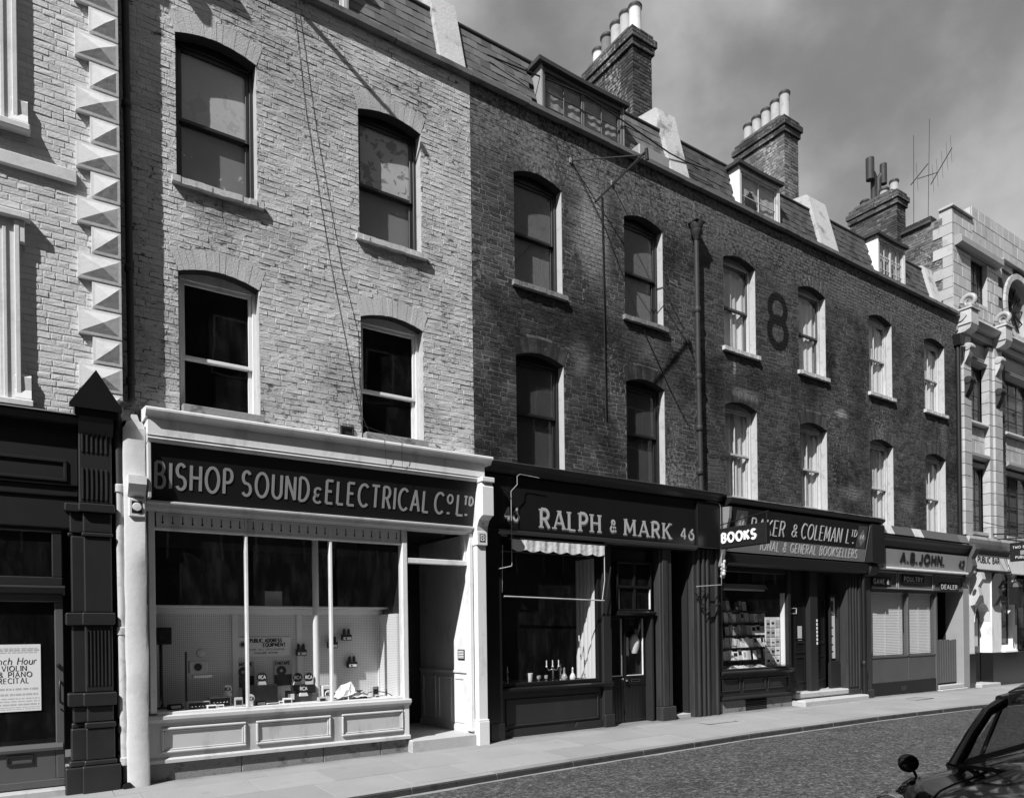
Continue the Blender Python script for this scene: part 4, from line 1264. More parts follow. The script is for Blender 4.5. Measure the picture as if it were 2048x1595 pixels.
# pilaster: stacked blocks, front block narrower than the pier behind
p = MB()
B = lambda x0, x1, y0, z0, z1, c_=.012: p.box(x0, x1, y0, -.12, z0, z1, c_)
gb = gz(.7)
B(.40, .93, -.37, gb - .05, .27); B(.56, .94, -.43, gb - .05, .28, .012)
B(.44, .89, -.345, .272, .34); B(.58, .905, -.405, .282, .34)
B(.46, .87, -.33, .342, .70); B(.60, .885, -.39, .342, .70)
B(.47, .87, -.27, .702, .76); B(.59, .895, -.41, .702, .765)
B(.48, .86, -.32, .768, .95); B(.61, .875, -.38, .768, .95)
B(.43, .89, -.36, .952, 1.10); B(.575, .905, -.425, .952, 1.10)
B(.48, .86, -.32, 1.102, 1.86); B(.60, .875, -.38, 1.102, 1.86)
B(.42, .88, -.36, 1.862, 2.0); B(.575, .90, -.425, 1.862, 2.0)
B(.48, .86, -.32, 2.002, 2.86); B(.60, .875, -.38, 2.002, 2.86)
B(.45, .87, -.27, 2.862, 2.90); B(.58, .89, -.41, 2.862, 2.90)
B(.47, .86, -.32, 2.902, 3.13); B(.595, .88, -.38, 2.902, 3.13)
B(.42, .89, -.38, 3.132, 3.22); B(.55, .91, -.45, 3.132, 3.225)
B(.56, .885, -.40, 3.227, 4.30)
p.build('pilaster', 'paint_dark', sL)
fl = MB()
for i in range(7):
    x = .622 + i * .036
    fl.tube([(x, -.385, 1.18), (x, -.388, 1.80)], .009, 6)
for i in range(6):
    x = .595 + i * .046
    fl.tube([(x, -.405, 3.27), (x, -.41, 3.62)], .012, 6); fl.tube([(x, -.405, 3.80), (x, -.41, 4.0)], .012, 6)
fl.build('flute', 'paint_dark', sL, smooth=50)
cn = MB()                                            # gabled head of the console
cn.prism([(.52, 4.33), (.73, 4.66), (.94, 4.33), (.94, 4.20), (.52, 4.20)], -.52, -.10, 'y')
cn.prism([(.47, 4.30), (.73, 4.70), (.985, 4.30), (.985, 4.26), (.47, 4.26)], -.56, -.51, 'y')
cn.prism([(-.54, 4.25), (-.50, 4.12), (-.44, 4.05), (-.40, 4.0), (-.40, 4.25)], .56, .90, 'x')
cn.build('console', 'paint_black', sL)
# door with poster
d = MB()
d.frame(-.62, .405, .06, 2.21, .085, -.13, -.06, .008); d.box(-.53, .32, -.125, -.07, .06, .50, .008); d.prism([(-.06, .47), (-.16, .47), (-.165, .50), (-.13, .545), (-.06, .545)], -.6, .385, 'x')
d.box(-.535, -.27, -.118, -.07, .545, 2.12, .006)
dr = d.build('door', 'paint_midgrey', sL)
MB().box(-.27, .32, -.10, -.097, .545, 2.125).build('pane', 'glass', dr)
MB().frame(-.14, .11, .33, .44, .022, -.145, -.12).build('letter_box', 'iron_black', dr)
MB().lathe([(.02, 0), (.024, -.02), (.018, -.035), (0, -.04)], (.352, -.13, 1.41), 12, 'y').build('lock', 'iron_black', dr, smooth=40)
MB().tube([(.365, -.135, 1.24), (.36, -.18, 1.20), (.36, -.185, 1.05), (.365, -.135, 1.00)], .012, 8).build('handle', 'iron_black', dr, smooth=50)
MB().lathe([(.010, 0), (.010, -.012), (0, -.014)], (.37, -.13, .92), 8, 'y').build('keyhole', 'iron_black', dr)
MB().box(-.9, .41, -.30, .05, gz(.1) - .1, .05, .015).build('step', 'stone_step', sL)
MB().box(-.9, -.62, -.2, -.1, 0, 2.2).build('stall_panel', 'paint_dark', sL)
MB().box(-4.6, -.9, -.22, -.12, -.2, 3.0).build('shutter', 'paint_dark', sL)
po = thing('poster', 'white recital poster with black type behind the glass of the left door', 'poster', (-.05, -.11, .92))
MB().box(-.27, .185, -.113, -.1115, .92, 1.655).build('sheet', 'paper_white', po)
tx = MB()
write(tx, 'Lunch Hour', (-.30, -.1135, 1.435), .075, .44, .10, .22, slant=.18, d=.0006)
write(tx, 'VIOLIN', (-.17, -.1135, 1.365), .055, .22, .14, .3, d=.0006, serif=.10, thin=.5)
write(tx, '& PIANO', (-.20, -.1135, 1.298), .055, .30, .14, .3, d=.0006, serif=.10, thin=.5)
write(tx, 'RECITAL', (-.20, -.1135, 1.230), .055, .27, .14, .3, d=.0006, serif=.10, thin=.5)
tx.build('lettering', 'ink', po, kind='stuff')
sm = MB(); rg = random.Random(4)
for z, w, n in ((1.61, .010, 14), (1.59, .02, 10), (1.565, .012, 16), (1.165, .022, 8), (1.105, .022, 9), (1.06, .012, 10), (1.03, .012, 12), (.995, .018, 12), (.965, .008, 16), (.945, .008, 14)):
    x = -.32
    while x < .16:
        l = rg.uniform(.012, .06)
        sm.box(x, min(x + l, .17), -.1138, -.1134, z - w / 2, z + w / 2); x += l + rg.uniform(.006, .014)
sm.build('small_print', 'paper_grey', po, kind='stuff')

XF = None
# soil pipe in the joint between the two houses
dp = thing('downpipe', 'tall downpipe in the dark joint beside the diamond quoins, white lower down', 'pipe', (1.1, -.1, gz(1.1)))
m = MB(); m.tube([(1.105, -.07, 11.0), (1.125, -.07, 4.62), (1.125, -.075, 4.54), (1.09, -.12, 4.47), (.985, -.24, 4.42), (.955, -.27, 4.36), (.955, -.27, 4.2)], .040, 12); m.tube([(.955, -.27, 4.25), (.962, -.27, 3.42)], .044, 12)
m.build('pipe', 'iron_old', dp, smooth=40)
m = MB(); m.tube([(.962, -.27, 3.42), (.975, -.27, 1.8)], .044, 12); m.tube([(.975, -.27, 1.82), (.985, -.27, .28)], .046, 12); m.build('white_pipe', 'paint_white_worn', dp, smooth=40)
for (x, z, mm_) in ((.963, 3.38, 'paint_white_worn'), (.976, 1.74, 'paint_white_worn'), (.986, .24, 'paint_white_worn')):
    MB().lathe([(.048, 0), (.058, .01), (.058, .09), (.048, .10)], (x, -.27, z), 12).build('collar', mm_, dp, smooth=40)
for z in (8.0, 6.05, 4.72):
    MB().lathe([(.046, 0), (.054, .01), (.054, .07), (.046, .08)], (1.112 + (8 - z) * .003, -.07, z), 12).build('collar', 'iron_old', dp, smooth=40)
m = MB(); m.tube([(.986, -.27, .30), (.988, -.27, .0), (1.0, -.38, gz(1.) + .02)], .050, 12); m.build('shoe', 'iron_black', dp, smooth=40)

# ================================================================== the white sound shop
SF = .17                                             # the shop front stands this far in front of the upper wall
XF = lambda q: (q[0] * (9.73 - SF) / 9.73, q[1] - SF, 1.71 + (q[2] - 1.71) * (9.73 - SF) / 9.73)
sA = thing('shopfront', 'white painted shop front with three display panes and panelled stall riser', 'shopfront', (3.4, -.1, gz(3.4)), 'shop fronts along the terrace')
g0 = gz(3)
# outer pilasters: rough left pier, smooth right pilaster with console
p = MB()
rg = random.Random(3); n = 16
ring = []
for i in range(n + 1):
    z = gz(1.15) - .05 + (4.18 - gz(1.15) + .05) * i / n
    j = lambda: rg.uniform(-.006, .006)
    ring.append([(1.02 + j(), .15, z), (1.02 + j(), -.17 + j(), z), (1.045 + j(), -.185 + j(), z), (1.235 + j(), -.185 + j(), z), (1.255 + j(), -.17 + j(), z), (1.26 + j(), .15, z)])
for r_ in ring: p.v += r_
for i in range(n):
    for k in range(5): p.f.append((i * 6 + k, i * 6 + k + 1, (i + 1) * 6 + k + 1, (i + 1) * 6 + k))
p.f.append(tuple(n * 6 + k for k in range(6)))
p.prism([(1.03, 4.18), (1.06, 4.25), (1.10, 4.27), (1.11, 4.34), (1.17, 4.34), (1.19, 4.27), (1.23, 4.25), (1.25, 4.18)], -.17, -.06, 'y')
pl = p.build('pier', 'render_white', sA, smooth=35)
q = MB()                                             # roundel block on the pier
q.prism([(-.17, 3.62), (-.30, 3.60), (-.31, 3.50), (-.25, 3.42), (-.17, 3.36)], 1.055, 1.245, 'x'); q.box(1.065, 1.24, -.215, -.17, 3.13, 3.345, .01); q.build('console', 'render_white', pl)
MB().box(1.095, 1.205, -.219, -.214, 3.175, 3.315).build('roundel_ground', 'paint_black_flat', pl)
MB().lathe([(.048, 0), (.05, -.008), (.044, -.016), (0, -.018)], (1.15, -.219, 3.245), 18, 'y').build('roundel', 'render_white', pl, smooth=50)
q = MB()
q.box(5.80, 5.995, -.24, .2, gz(5.9) - .05, .36, .01); q.box(5.815, 5.98, -.215, .2, .362, 3.06, .008)
q.box(5.80, 5.99, -.235, .2, .355, .385, .006)
q.box(5.80, 5.99, -.25, .2, 3.062, 3.28, .008)
q.prism([(.2, 3.282), (-.24, 3.282), (-.255, 3.36), (-.30, 3.44), (-.38, 3.49), (-.42, 3.50), (-.42, 3.93), (-.38, 4.0), (.2, 4.0)], 5.805, 5.995, 'x')
q.box(5.79, 6.01, -.44, .2, 4.002, 4.075, .008)
pr = q.build('pilaster', 'paint_white', sA)
MB().box(5.845, 5.945, -.254, -.249, 3.115, 3.235).build('house_number_plate', 'paint_black_flat', pr)
q = MB().frame(5.862, 5.928, 3.13, 3.22, .014, -.259, -.253, .001); q.box(5.862, 5.928, -.258, -.253, 3.168, 3.182); q.build('number', 'paint_white', pr)
MB().box(5.74, 5.80, -.12, .02, .2, 3.25, .006).build('jamb', 'paint_white', sA)
# entablature
c = MB()
c.prism([(.2, 4.49), (-.345, 4.415), (-.365, 4.40), (-.365, 4.375), (-.33, 4.355), (-.31, 4.335), (-.295, 4.31), (-.295, 4.301), (.2, 4.301)], 1.24, 6.04, 'x')
c.build('cornice', 'paint_white', sA)
MB().box(1.262, 5.93, -.285, .0, 4.115, 4.30, .004).build('frieze', 'paint_white', sA)
c = MB(); c.prism([(-.0, 4.113), (-.292, 4.113), (-.30, 4.10), (-.285, 4.085), (-.305, 4.06), (-.295, 4.035), (-.27, 4.02), (.0, 4.02)], 1.262, 5.93, 'x'); c.build('moulding', 'paint_cream', sA)
# sloping fascia board
sg = thing('shop_sign', 'black fascia board with grey painted letters of the sound shop', 'sign', (3.55, -.15, 3.36), 'fascia boards of the shops')
T0, T1 = (-.125, 3.36), (-.255, 4.018)                # bottom and top of the board (y, z)
MB().prism([T0, T1, (T1[0] + .1, T1[1]), (T0[0] + .07, T0[1])], 1.30, 5.875, 'x').build('board', 'paint_black_flat', sg)
ez = Vector((0, T1[0] - T0[0], T1[1] - T0[1])).normalized()
tx = MB()
def on_board(x, f): return Vector((x, T0[0] + (T1[0] - T0[0]) * f, T0[1] + (T1[1] - T0[1]) * f)) - ez.cross(Vector((1, 0, 0))) * .002
for t, x0, x1, f, h, th in (('BISHOP', 1.36, 2.23, .228, .30, .115), ('SOUND', 2.36, 3.21, .228, .30, .115), ('e', 3.29, 3.385, .22, .19, .16), ('ELECTRICAL', 3.46, 5.01, .228, .30, .115), ('C', 5.12, 5.25, .228, .30, .115), ('O', 5.325, 5.41, .47, .125, .22), ('.', 5.35, 5.365, .228, .30, .115), ('L', 5.50, 5.60, .228, .30, .115), ('TD', 5.61, 5.765, .47, .125, .22), ('.', 5.66, 5.675, .228, .30, .115)):
    letters(sg, 'sign_letter', t, on_board(x0, f), h, x1 - x0, th, .36, ez=ez, d=.003)
b_ = MB(); b_.box(1.262, 1.30, -.28, -.06, 3.36, 4.01, .006); b_.box(5.875, 5.91, -.28, -.06, 3.36, 4.01, .006); b_.build('board_end', 'paint_cream', sA)
c = MB(); c.prism([(.0, 3.355), (-.15, 3.355), (-.175, 3.345), (-.175, 3.325), (-.14, 3.31), (-.12, 3.27), (-.10, 3.255), (-.085, 3.235), (.0, 3.235)], 1.262, 5.80, 'x'); c.build('moulding', 'paint_cream', sA)
# ventilator rail with keyhole slots
XB = [1.36, 2.435, 3.565, 4.635]
for i in range(3):
    v = MB().box(XB[i] + .02, XB[i + 1] - .02, -.035, .01, 3.055, 3.232, .004).build('ventilator', 'paint_white', sA)
    k = MB(); nn = 9 if i < 2 else 8
    for j in range(nn):
        x = XB[i] + .09 + (XB[i + 1] - XB[i] - .17) * j / (nn - 1)
        k.box(x - .005, x + .005, -.0375, -.030, 3.115, 3.195); k.lathe([(.013, 0), (.013, -.003)], (x, -.0352, 3.11), 8, 'y')
    k.build('slot', 'paint_black_flat', v)
# glazing frame
f = MB()
f.box(1.29, 1.36, -.05, .06, .79, 3.235, .006)
f.box(4.635, 4.715, -.06, .08, .20, 3.235, .006)
for x in XB[1:3]: f.box(x - .018, x + .018, -.04, .04, .80, 3.235, .006)
f.box(1.36, 4.635, -.05, .05, 3.02, 3.054, .006); f.box(1.36, 4.635, -.045, .06, .765, .80, .004)
f.build('window_frame', 'paint_white', sA)
for i in range(3):
    MB().box(XB[i] + .018, XB[i + 1] - .018, -.003, .0, .80, 3.02).build('pane', 'glass', sA)
c = MB(); c.prism([(.10, .77), (-.07, .768), (-.10, .755), (-.10, .715), (-.075, .70), (-.06, .67), (.10, .67)], 1.262, 4.735, 'x'); c.build('sill', 'paint_cream', sA)
# stall riser
MB().box(1.262, 4.715, -.045, .06, .24, .67, .004).build('stall_riser', 'paint_cream', sA)
for (x0, x1) in ((1.40, 2.40), (2.52, 3.53), (3.68, 4.62)):
    m = MB(); m.frame(x0, x1, .30, .615, .035, -.075, -.044, .012); m.frame(x0 + .035, x1 - .035, .335, .58, .02, -.06, -.044, .008); m.build('panel_moulding', 'paint_cream', sA)
c = MB(); c.prism([(.05, .245), (-.06, .245), (-.085, .225), (-.085, .185), (-.05, .18), (.05, .18)], 1.262, 4.72, 'x'); c.build('skirting', 'paint_white_worn', sA)
x = 1.262
while x < 4.70:
    w = min(rg.uniform(.8, 1.15), 4.72 - x)
    MB().box(x + .003, x + w - .003, -.03 + rg.uniform(-.004, .004), .06, gz(x) - .1, .178, .008).build('plinth_stone', 'stone_sooty', sA); x += w
# doorway and lobby
MB().box(4.715, 5.76, -.05, .05, 2.76, 2.835, .006).build('transom', 'paint_white', sA)
MB().box(4.715, 5.74, .0, .003, 2.835, 3.235).build('fanlight', 'glass', sA)
MB().box(5.70, 5.74, -.03, .04, 2.835, 3.235, .004).build('fanlight_bar', 'paint_white', sA)
s = MB().box(4.70, 5.80, -.16, 1.6, gz(5.2) - .1, .165, .015).build('step', 'stone_step', sA)
w = MB(); w.box(5.765, 5.80, .02, 1.6, .165, 3.25); w.build('lobby_wall', 'paint_white', sA)
w = MB()
for (a, b_, z0, z1) in ((.10, .42, .30, 1.02), (.52, .95, .30, 1.02), (1.05, 1.5, .30, 1.02)):
    w.box(5.752, 5.766, a, a + .03, z0, z1, .003); w.box(5.752, 5.766, b_ - .03, b_, z0, z1, .003); w.box(5.752, 5.766, a + .03, b_ - .03, z0, z0 + .03, .003); w.box(5.752, 5.766, a + .03, b_ - .03, z1 - .03, z1, .003)
w.box(5.742, 5.766, .03, 1.6, 1.09, 1.13, .005); w.box(5.745, 5.766, .03, 1.6, .165, .26, .004)
w.build('lobby_panelling', 'paint_white', sA)
w = MB(); w.box(4.66, 4.71, .08, 1.6, .165, 3.25); w.build('lobby_wall', 'paint_dark', sA)
d = MB(); d.box(4.71, 5.765, 1.6, 1.65, .165, 2.4, .006); d.frame(4.85, 5.62, .35, 1.1, .04, 1.585, 1.6); d.build('inner_door', 'paint_dark', sA)
MB().box(4.66, 5.8, 1.6, 1.7, 2.4, 4.2).build('lobby_wall', 'dark_room', sA)
MB().box(5.752, 5.7635, .10, .30, 1.30, 1.46).build('notice', 'ink', sA)
nt_ = MB()
for k in range(5): nt_.box(5.7512, 5.7522, .115, .285, 1.325 + k * .026, 1.338 + k * .026)
nt_.build('notice_print', 'paper_white', sA)
# window bed and perforated back boards
MB().box(1.30, 4.66, .02, .80, .60, .79).build('window_bed', 'pegboard_frame', sA)
m, nt, b = nmat('pegboard')
p = pos(nt)
sep = nt.nodes.new('ShaderNodeSeparateXYZ'); nt.links.new(p, sep.inputs[0])
ux = mth(nt, 'SUBTRACT', mth(nt, 'FRACT', mth(nt, 'MULTIPLY', mth(nt, 'ADD', sep.outputs[0], sep.outputs[1]), 40)), .5); uz = mth(nt, 'SUBTRACT', mth(nt, 'FRACT', mth(nt, 'MULTIPLY', sep.outputs[2], 40)), .5)
d = mth(nt, 'SQRT', mth(nt, 'ADD', mth(nt, 'MULTIPLY', ux, ux), mth(nt, 'MULTIPLY', uz, uz)))
col(nt, b, mixf(nt, ramp(nt, d, .16, .22), .05, mth(nt, 'MULTIPLY_ADD', noise(nt, p, 3, 3), .10, .64)))
b.inputs['Roughness'].default_value = .7
MATS['pegboard'] = m
bk = thing('display_backing', 'perforated display boards in white frames closing the back of the sound shop window', 'display board', (3.0, .75, .79))
XW = [1.31, 2.46, 3.36, 4.62]
for i in range(3):
    MB().box(XW[i] + .04, XW[i + 1] - .04, .735, .75, .79, 2.02).build('pegboard', 'pegboard', bk)
m = MB(); m.box(1.31, 4.66, .70, .77, 2.02, 2.10, .006)
for x in XW: m.box(x - .04, x + .04, .715, .76, .79, 2.019, .006)
m.build('frame', 'pegboard_frame', bk)
MB().box(1.31, 4.66, .50, .78, 2.101, 2.13, .006).build('ledge', 'pegboard_frame', bk)
MB().box(4.60, 4.64, .09, .70, .79, 2.02).build('side_board', 'pegboard', bk)
ps = thing('shop_post', 'white round post inside the sound shop window', 'post', (3.42, .5, .79))
MB().tube([(3.50, .42, .79), (3.50, .42, 3.4)], .045, 14).build('shaft', 'pegboard_frame', ps, smooth=40)
MB().lathe([(.07, 0), (.07, .03), (.05, .06)], (3.50, .42, .79), 14).build('foot', 'pegboard_frame', ps, smooth=40)
MB().box(1.1, 5.8, .05, 4.2, 3.30, 3.36).build('shop_ceiling', 'dark_room', sA)

# ------------------------------------------------------------------ goods in the sound shop window
GW = 'goods in the sound shop window'
cd = thing('blank_card', 'blank pale card propped on the ledge behind the middle pane', 'card', (2.85, .60, 2.13), GW)
MB().box(2.84, 3.08, .60, .61, 2.131, 2.34).build('card', 'paper_grey', cd); MB().prism([(.61, 2.131), (.68, 2.131), (.61, 2.25)], 2.92, 2.95, 'x').build('strut', 'paper_grey', cd)
bd = thing('advertising_board', 'white board reading public address equipment in the sound shop window', 'sign', (2.9, .70, 1.45), GW)
MB().box(2.47, 3.23, .72, .732, 1.43, 1.70, .012).build('board', 'paper_white', bd)
tx = MB()
write(tx, 'PUBLIC ADDRESS', (2.66, .7195, 1.625), .05, .44, .24, .30, d=.001); write(tx, 'EQUIPMENT', (2.84, .7195, 1.562), .05, .31, .24, .30, d=.001)
write(tx, 'FOR ALL OCCASIONS', (2.66, .7195, 1.512), .022, .48, .2, .3, d=.001); write(tx, 'ENQUIRE WITHIN', (2.72, .7195, 1.465), .022, .32, .2, .3, d=.001)
tx.build('lettering', 'ink', bd)
lg = MB(); lg.lathe([(.052, 0), (.052, -.001)], (2.56, .7195, 1.60), 16, 'y'); lg.build('emblem', 'paper_grey', bd); MB().lathe([(.03, 0), (.03, -.001)], (2.56, .718, 1.60), 12, 'y').build('emblem_centre', 'ink', bd)
for k, x in enumerate((2.46, 2.99)):
    pt = thing('tape_poster', ('left' if k == 0 else 'right') + ' of the two dark tape posters below the public address board', 'poster', (x + .12, .72, .98), GW)
    MB().box(x, x + .25, .722, .730, 1.0, 1.36).build('sheet', 'ink', pt)
    MB().box(x + .002, x + .248, .7205, .722, 1.16, 1.358).build('pale_field', 'paper_grey', pt)
    tx = MB(); write(tx, 'EMITAPE', (x + .02, .7195, 1.30), .042, .20, .26, .25, d=.001); tx.build('lettering', 'ink', pt)
    rl = MB().lathe([(.07, 0), (.07, -.003)], (x + .10, .720, 1.215), 20, 'y').build('reel', 'ink', pt); MB().lathe([(.022, 0), (.022, -.002)], (x + .10, .7168, 1.215), 12, 'y').build('hub', 'paper_grey', rl)
def box_thing(name, label, cat, x, y, z, w, d, h, mat, face='paper_white', rz=0., group=GW):
    t = thing(name, label, cat, (x, y, z), group, (0, 0, rz))
    MB().box(-w / 2, w / 2, -d / 2, d / 2, 0, h, .006).build('case', mat, t, local=True)
    return t
# gear pegged to the right-hand board
for k, (x, z) in enumerate(((3.37, 1.42), (3.84, 1.52), (4.06, 1.63), (4.14, 1.22))):
    t = box_thing('cartridge_pack', ('dark boxed part hung behind the second mullion', 'small two-valve unit hung left on the perforated board', 'small pack hung highest on the perforated board', 'lowest two-valve unit hung on the perforated board')[k], 'box', x, .69, z, .14, .08, .09, 'paint_black_flat')
    MB().box(-.06, .06, -.043, -.0395, .012, .05).build('label_plate', 'paper_white', t, local=True)
    MB().lathe([(.014, 0), (.014, -.003)], (-.02, -.0435, .031), 10, 'y').build('eye', 'ink', t, local=True)
    for s in (-.035, .035):
        MB().lathe([(.022, .09), (.022, .15), (.012, .17), (0, .175)], (s, 0, 0), 10).build('valve', 'paint_black', t, local=True, smooth=40)
# pieces standing on the bed, left to right
def radio(x, y, w, h, lab, rz=0.):
    t = box_thing('amplifier', lab, 'amplifier', x, y, .79, w, .14, h, 'paper_grey', rz=rz)
    MB().box(-w / 2 + .01, w / 2 - .01, -.073, -.0695, .012, h - .012).build('front_panel', 'paint_black_flat', t, local=True)
    for i in range(5):
        MB().lathe([(.013, 0), (.013, -.015), (0, -.016)], (-w / 2 + .05 + i * (w - .1) / 4, -.073, h * .5), 10, 'y').build('knob', 'chrome', t, local=True, smooth=40)
radio(1.86, .20, .27, .10, 'small pale amplifier with a row of knobs on the window bed', .12)
radio(2.18, .44, .26, .12, 'second amplifier with a pale dial set back on the window bed')
st = thing('microphone_stand', 'dark upright stand carrying a small pale instrument, left in the sound shop window', 'stand', (1.80, .46, .79), GW)
MB().tube([(1.78, .46, .80), (1.78, .46, 1.52)], .014, 8).build('rod', 'iron_black', st); MB().lathe([(.10, 0), (.10, .015), (.02, .03)], (1.78, .46, .79), 16).build('foot', 'iron_black', st, smooth=40)
MB().box(1.81, 2.03, .38, .50, 1.24, 1.40, .008).build('case', 'paper_grey', st); MB().lathe([(.05, 0), (.05, -.004)], (1.91, .378, 1.32), 14, 'y').build('dial', 'ink', st); MB().box(1.85, 2.08, .36, .48, 1.18, 1.215, .004).build('shelf', 'paper_white', st)
MB().lathe([(.0, -.03), (.05, -.02), (.06, .0), (.05, .03), (0, .035)], (1.96, .44, 1.50), 14, 'y').build('horn', 'paper_grey', st, smooth=50)
ck = thing('loudspeaker', 'dark loudspeaker on a tall stand at the left end of the sound shop window', 'loudspeaker', (1.50, .55, .79), GW)
MB().tube([(1.50, .56, .80), (1.50, .56, 1.62)], .02, 8).build('stand', 'iron_black', ck); MB().lathe([(.11, 0), (.11, .012), (.02, .03)], (1.50, .56, .79), 16).build('foot', 'iron_black', ck)
MB().box(1.40, 1.62, .48, .62, 1.62, 1.84, .01).build('cabinet', 'paint_dark', ck); MB().lathe([(.085, 0), (.08, -.012), (.03, .0), (0, -.01)], (1.51, .478, 1.73), 18, 'y').build('cone', 'ink', ck, smooth=40)
def badge(x, y, z, lab, r=.065, rz=0.):
    t = thing('valve_badge', lab, 'badge', (x, y, z), GW, (0, 0, rz))
    MB().prism([(-.06, 0), (.06, 0), (.045, .045), (-.045, .045)], -.02, .02, 'y').build('stand', 'paper_white', t, local=True)
    MB().lathe([(r, 0), (r, -.012), (r * .9, -.016)], (0, .0, .045 + r * .9), 20, 'y').build('disc', 'ink' if r > .06 else 'paper_white', t, local=True, smooth=30)
    tx = MB(); write(tx, 'RCA', (-r * .72, -.0165, .045 + r * .9 - .022), .044, r * 1.44, .2, .22, d=.0015); tx.build('lettering', 'paper_white' if r > .06 else 'ink', t, local=True)
badge(2.30, .50, .91, 'round badge on the amplifier at the left of the bed', .055)
badge(2.52, .20, .79, 'pale round badge standing by the first mullion', .056)
badge(2.76, .52, 1.04, 'dark round badge on the black case under the right tape poster')
badge(3.22, .40, 1.02, 'left round badge on top of the stacked cartons'); badge(3.37, .38, 1.02, 'right round badge on top of the stacked cartons')
badge(3.26, .28, .87, 'round badge in front of the stacked cartons'); badge(3.58, .16, .79, 'pale round badge standing just left of the second mullion', .056)
box_thing('carton', 'upper of the two stacked dark cartons with badges', 'box', 3.30, .42, .905, .30, .16, .115, 'ink'); box_thing('carton', 'lower of the two stacked cartons with badges', 'box', 3.30, .40, .79, .36, .2, .113, 'paint_midgrey')
box_thing('instrument_case', 'long black instrument case carrying one badge', 'box', 2.74, .54, .79, .42, .2, .245, 'ink')
tt = thing('record_player', 'small record player tilted up with a black record, in front of the case', 'record player', (2.80, .18, .79), GW, (R(-58), 0, 0))
MB().box(-.18, .18, .0, .25, .0, .03, .005).build('plinth', 'paper_grey', tt, local=True); MB().lathe([(.10, .03), (.10, .038)], (.05, .12, 0), 24).build('record', 'ink', tt, local=True); MB().lathe([(.035, .0382), (.035, .040)], (.05, .12, 0), 16).build('record_label', 'paper_white', tt, local=True)
MB().tube([(-.12, .20, .05), (-.10, .10, .055), (-.03, .06, .05)], .007, 6).build('tone_arm', 'chrome', tt, local=True)
bg = thing('paper_wrapping', 'crumpled paper wrapping with loose parts right of the second mullion', 'wrapping paper', (3.93, .3, .79), GW)
rg = random.Random(9); m = MB(); nx, ny = 10, 7
for j in range(ny):
    for i in range(nx):
        u, v = i / (nx - 1), j / (ny - 1)
        m.v.append((3.70 + .52 * u + rg.uniform(-.02, .02), .12 + .36 * v + rg.uniform(-.02, .02), .80 + (.03 + .20 * v * math.sin(math.pi * u)) * rg.uniform(.35, 1.2)))
for j in range(ny - 1):
    for i in range(nx - 1): m.f.append((j * nx + i, j * nx + i + 1, (j + 1) * nx + i + 1, (j + 1) * nx + i))
m.build('sheet', 'paper_white', bg)
wr = thing('wire_stand', 'thin wire stand lying at the right end of the sound shop window', 'stand', (4.35, .25, .79), GW)
m = MB(); m.tube([(4.14, .22, .80), (4.22, .25, .87), (4.36, .25, .88), (4.52, .25, .84), (4.58, .22, .80)], .006, 6); m.tube([(4.36, .25, .80), (4.36, .25, .95)], .006, 6); m.tube([(4.50, .25, .80), (4.50, .25, .90)], .006, 6); m.build('wire', 'ink', wr)
MB().lathe([(.03, 0), (.03, .02), (0, .03)], (4.15, .22, .79), 10).build('foot', 'ink', wr)

# small stock filling the front of the bed
rg = random.Random(77)
for k, (x, y, w, h, mat, lab) in enumerate((
    (1.62, .34, .16, .07, 'ink', 'flat dark box at the left end of the sound shop bed'),
    (2.02, .12, .12, .05, 'paper_white', 'low white carton in front of the small pale amplifier'),
    (2.36, .16, .10, .12, 'paper_grey', 'grey carton left of the first mullion'),
    (2.62, .12, .14, .06, 'ink', 'dark flat tin right of the first mullion'),
    (2.98, .10, .12, .08, 'paper_white', 'white carton right of the record player'),
    (3.08, .30, .12, .16, 'ink', 'upright dark carton left of the stacked cartons'),
    (3.46, .12, .10, .06, 'paper_grey', 'small grey carton in front of the white post'),
    (3.62, .40, .12, .20, 'paper_white', 'tall white carton behind the second mullion'),
    (4.12, .42, .14, .10, 'ink', 'dark carton behind the wire stand'),
    (4.40, .46, .10, .14, 'paper_grey', 'grey carton at the right end of the sound shop bed'))):
    t = box_thing('stock_carton', lab, 'box', x, y, .79, w, .09, h, mat, rz=rg.uniform(-.3, .3))
    MB().box(-w * .36, w * .36, -.0475, -.0455, h * .25, h * .75).build('carton_label', 'paper_white' if mat == 'ink' else 'ink', t, local=True)
for k, x in enumerate((2.12, 2.90, 3.80, 4.28)):
    t = thing('price_ticket', ('first', 'second', 'third', 'fourth')[k] + ' small white price ticket from the left on the sound shop bed', 'ticket', (x, .07, .79), GW, (R(-18), 0, rg.uniform(-.2, .2)))
    MB().box(-.04, .04, 0, .003, 0, .055).build('card', 'paper_white', t, local=True); MB().box(-.028, .028, -.0008, -.0002, .02, .036).build('figures', 'ink', t, local=True)
XF = None

# ================================================================== the black shop, no. 46
SG = 'shop fronts along the terrace'
sB = thing('shopfront', 'black painted shop front of number 46 with a dark display window and half-glazed door', 'shopfront', (8.6, -.1, gz(8.6)), SG)
BK = 'paint_black'
c = MB(); c.prism([(.0, 4.43), (-.30, 4.38), (-.33, 4.365), (-.33, 4.33), (-.28, 4.30), (-.24, 4.24), (-.20, 4.22), (.0, 4.20)], 5.90, 11.50, 'x'); c.build('cornice', BK, sB)
MB().prism([(.0, 4.447), (-.31, 4.392), (-.31, 4.384), (.0, 4.435)], 6.02, 11.50, 'x').build('flashing', 'lead', sB)
MB().box(5.90, 11.46, -.20, .0, 3.34, 4.20, .004).build('fascia', BK, sB)
c = MB(); c.prism([(.0, 3.34), (-.24, 3.34), (-.26, 3.31), (-.22, 3.27), (-.18, 3.24), (.0, 3.22)], 6.2, 10.75, 'x'); c.build('moulding', BK, sB)
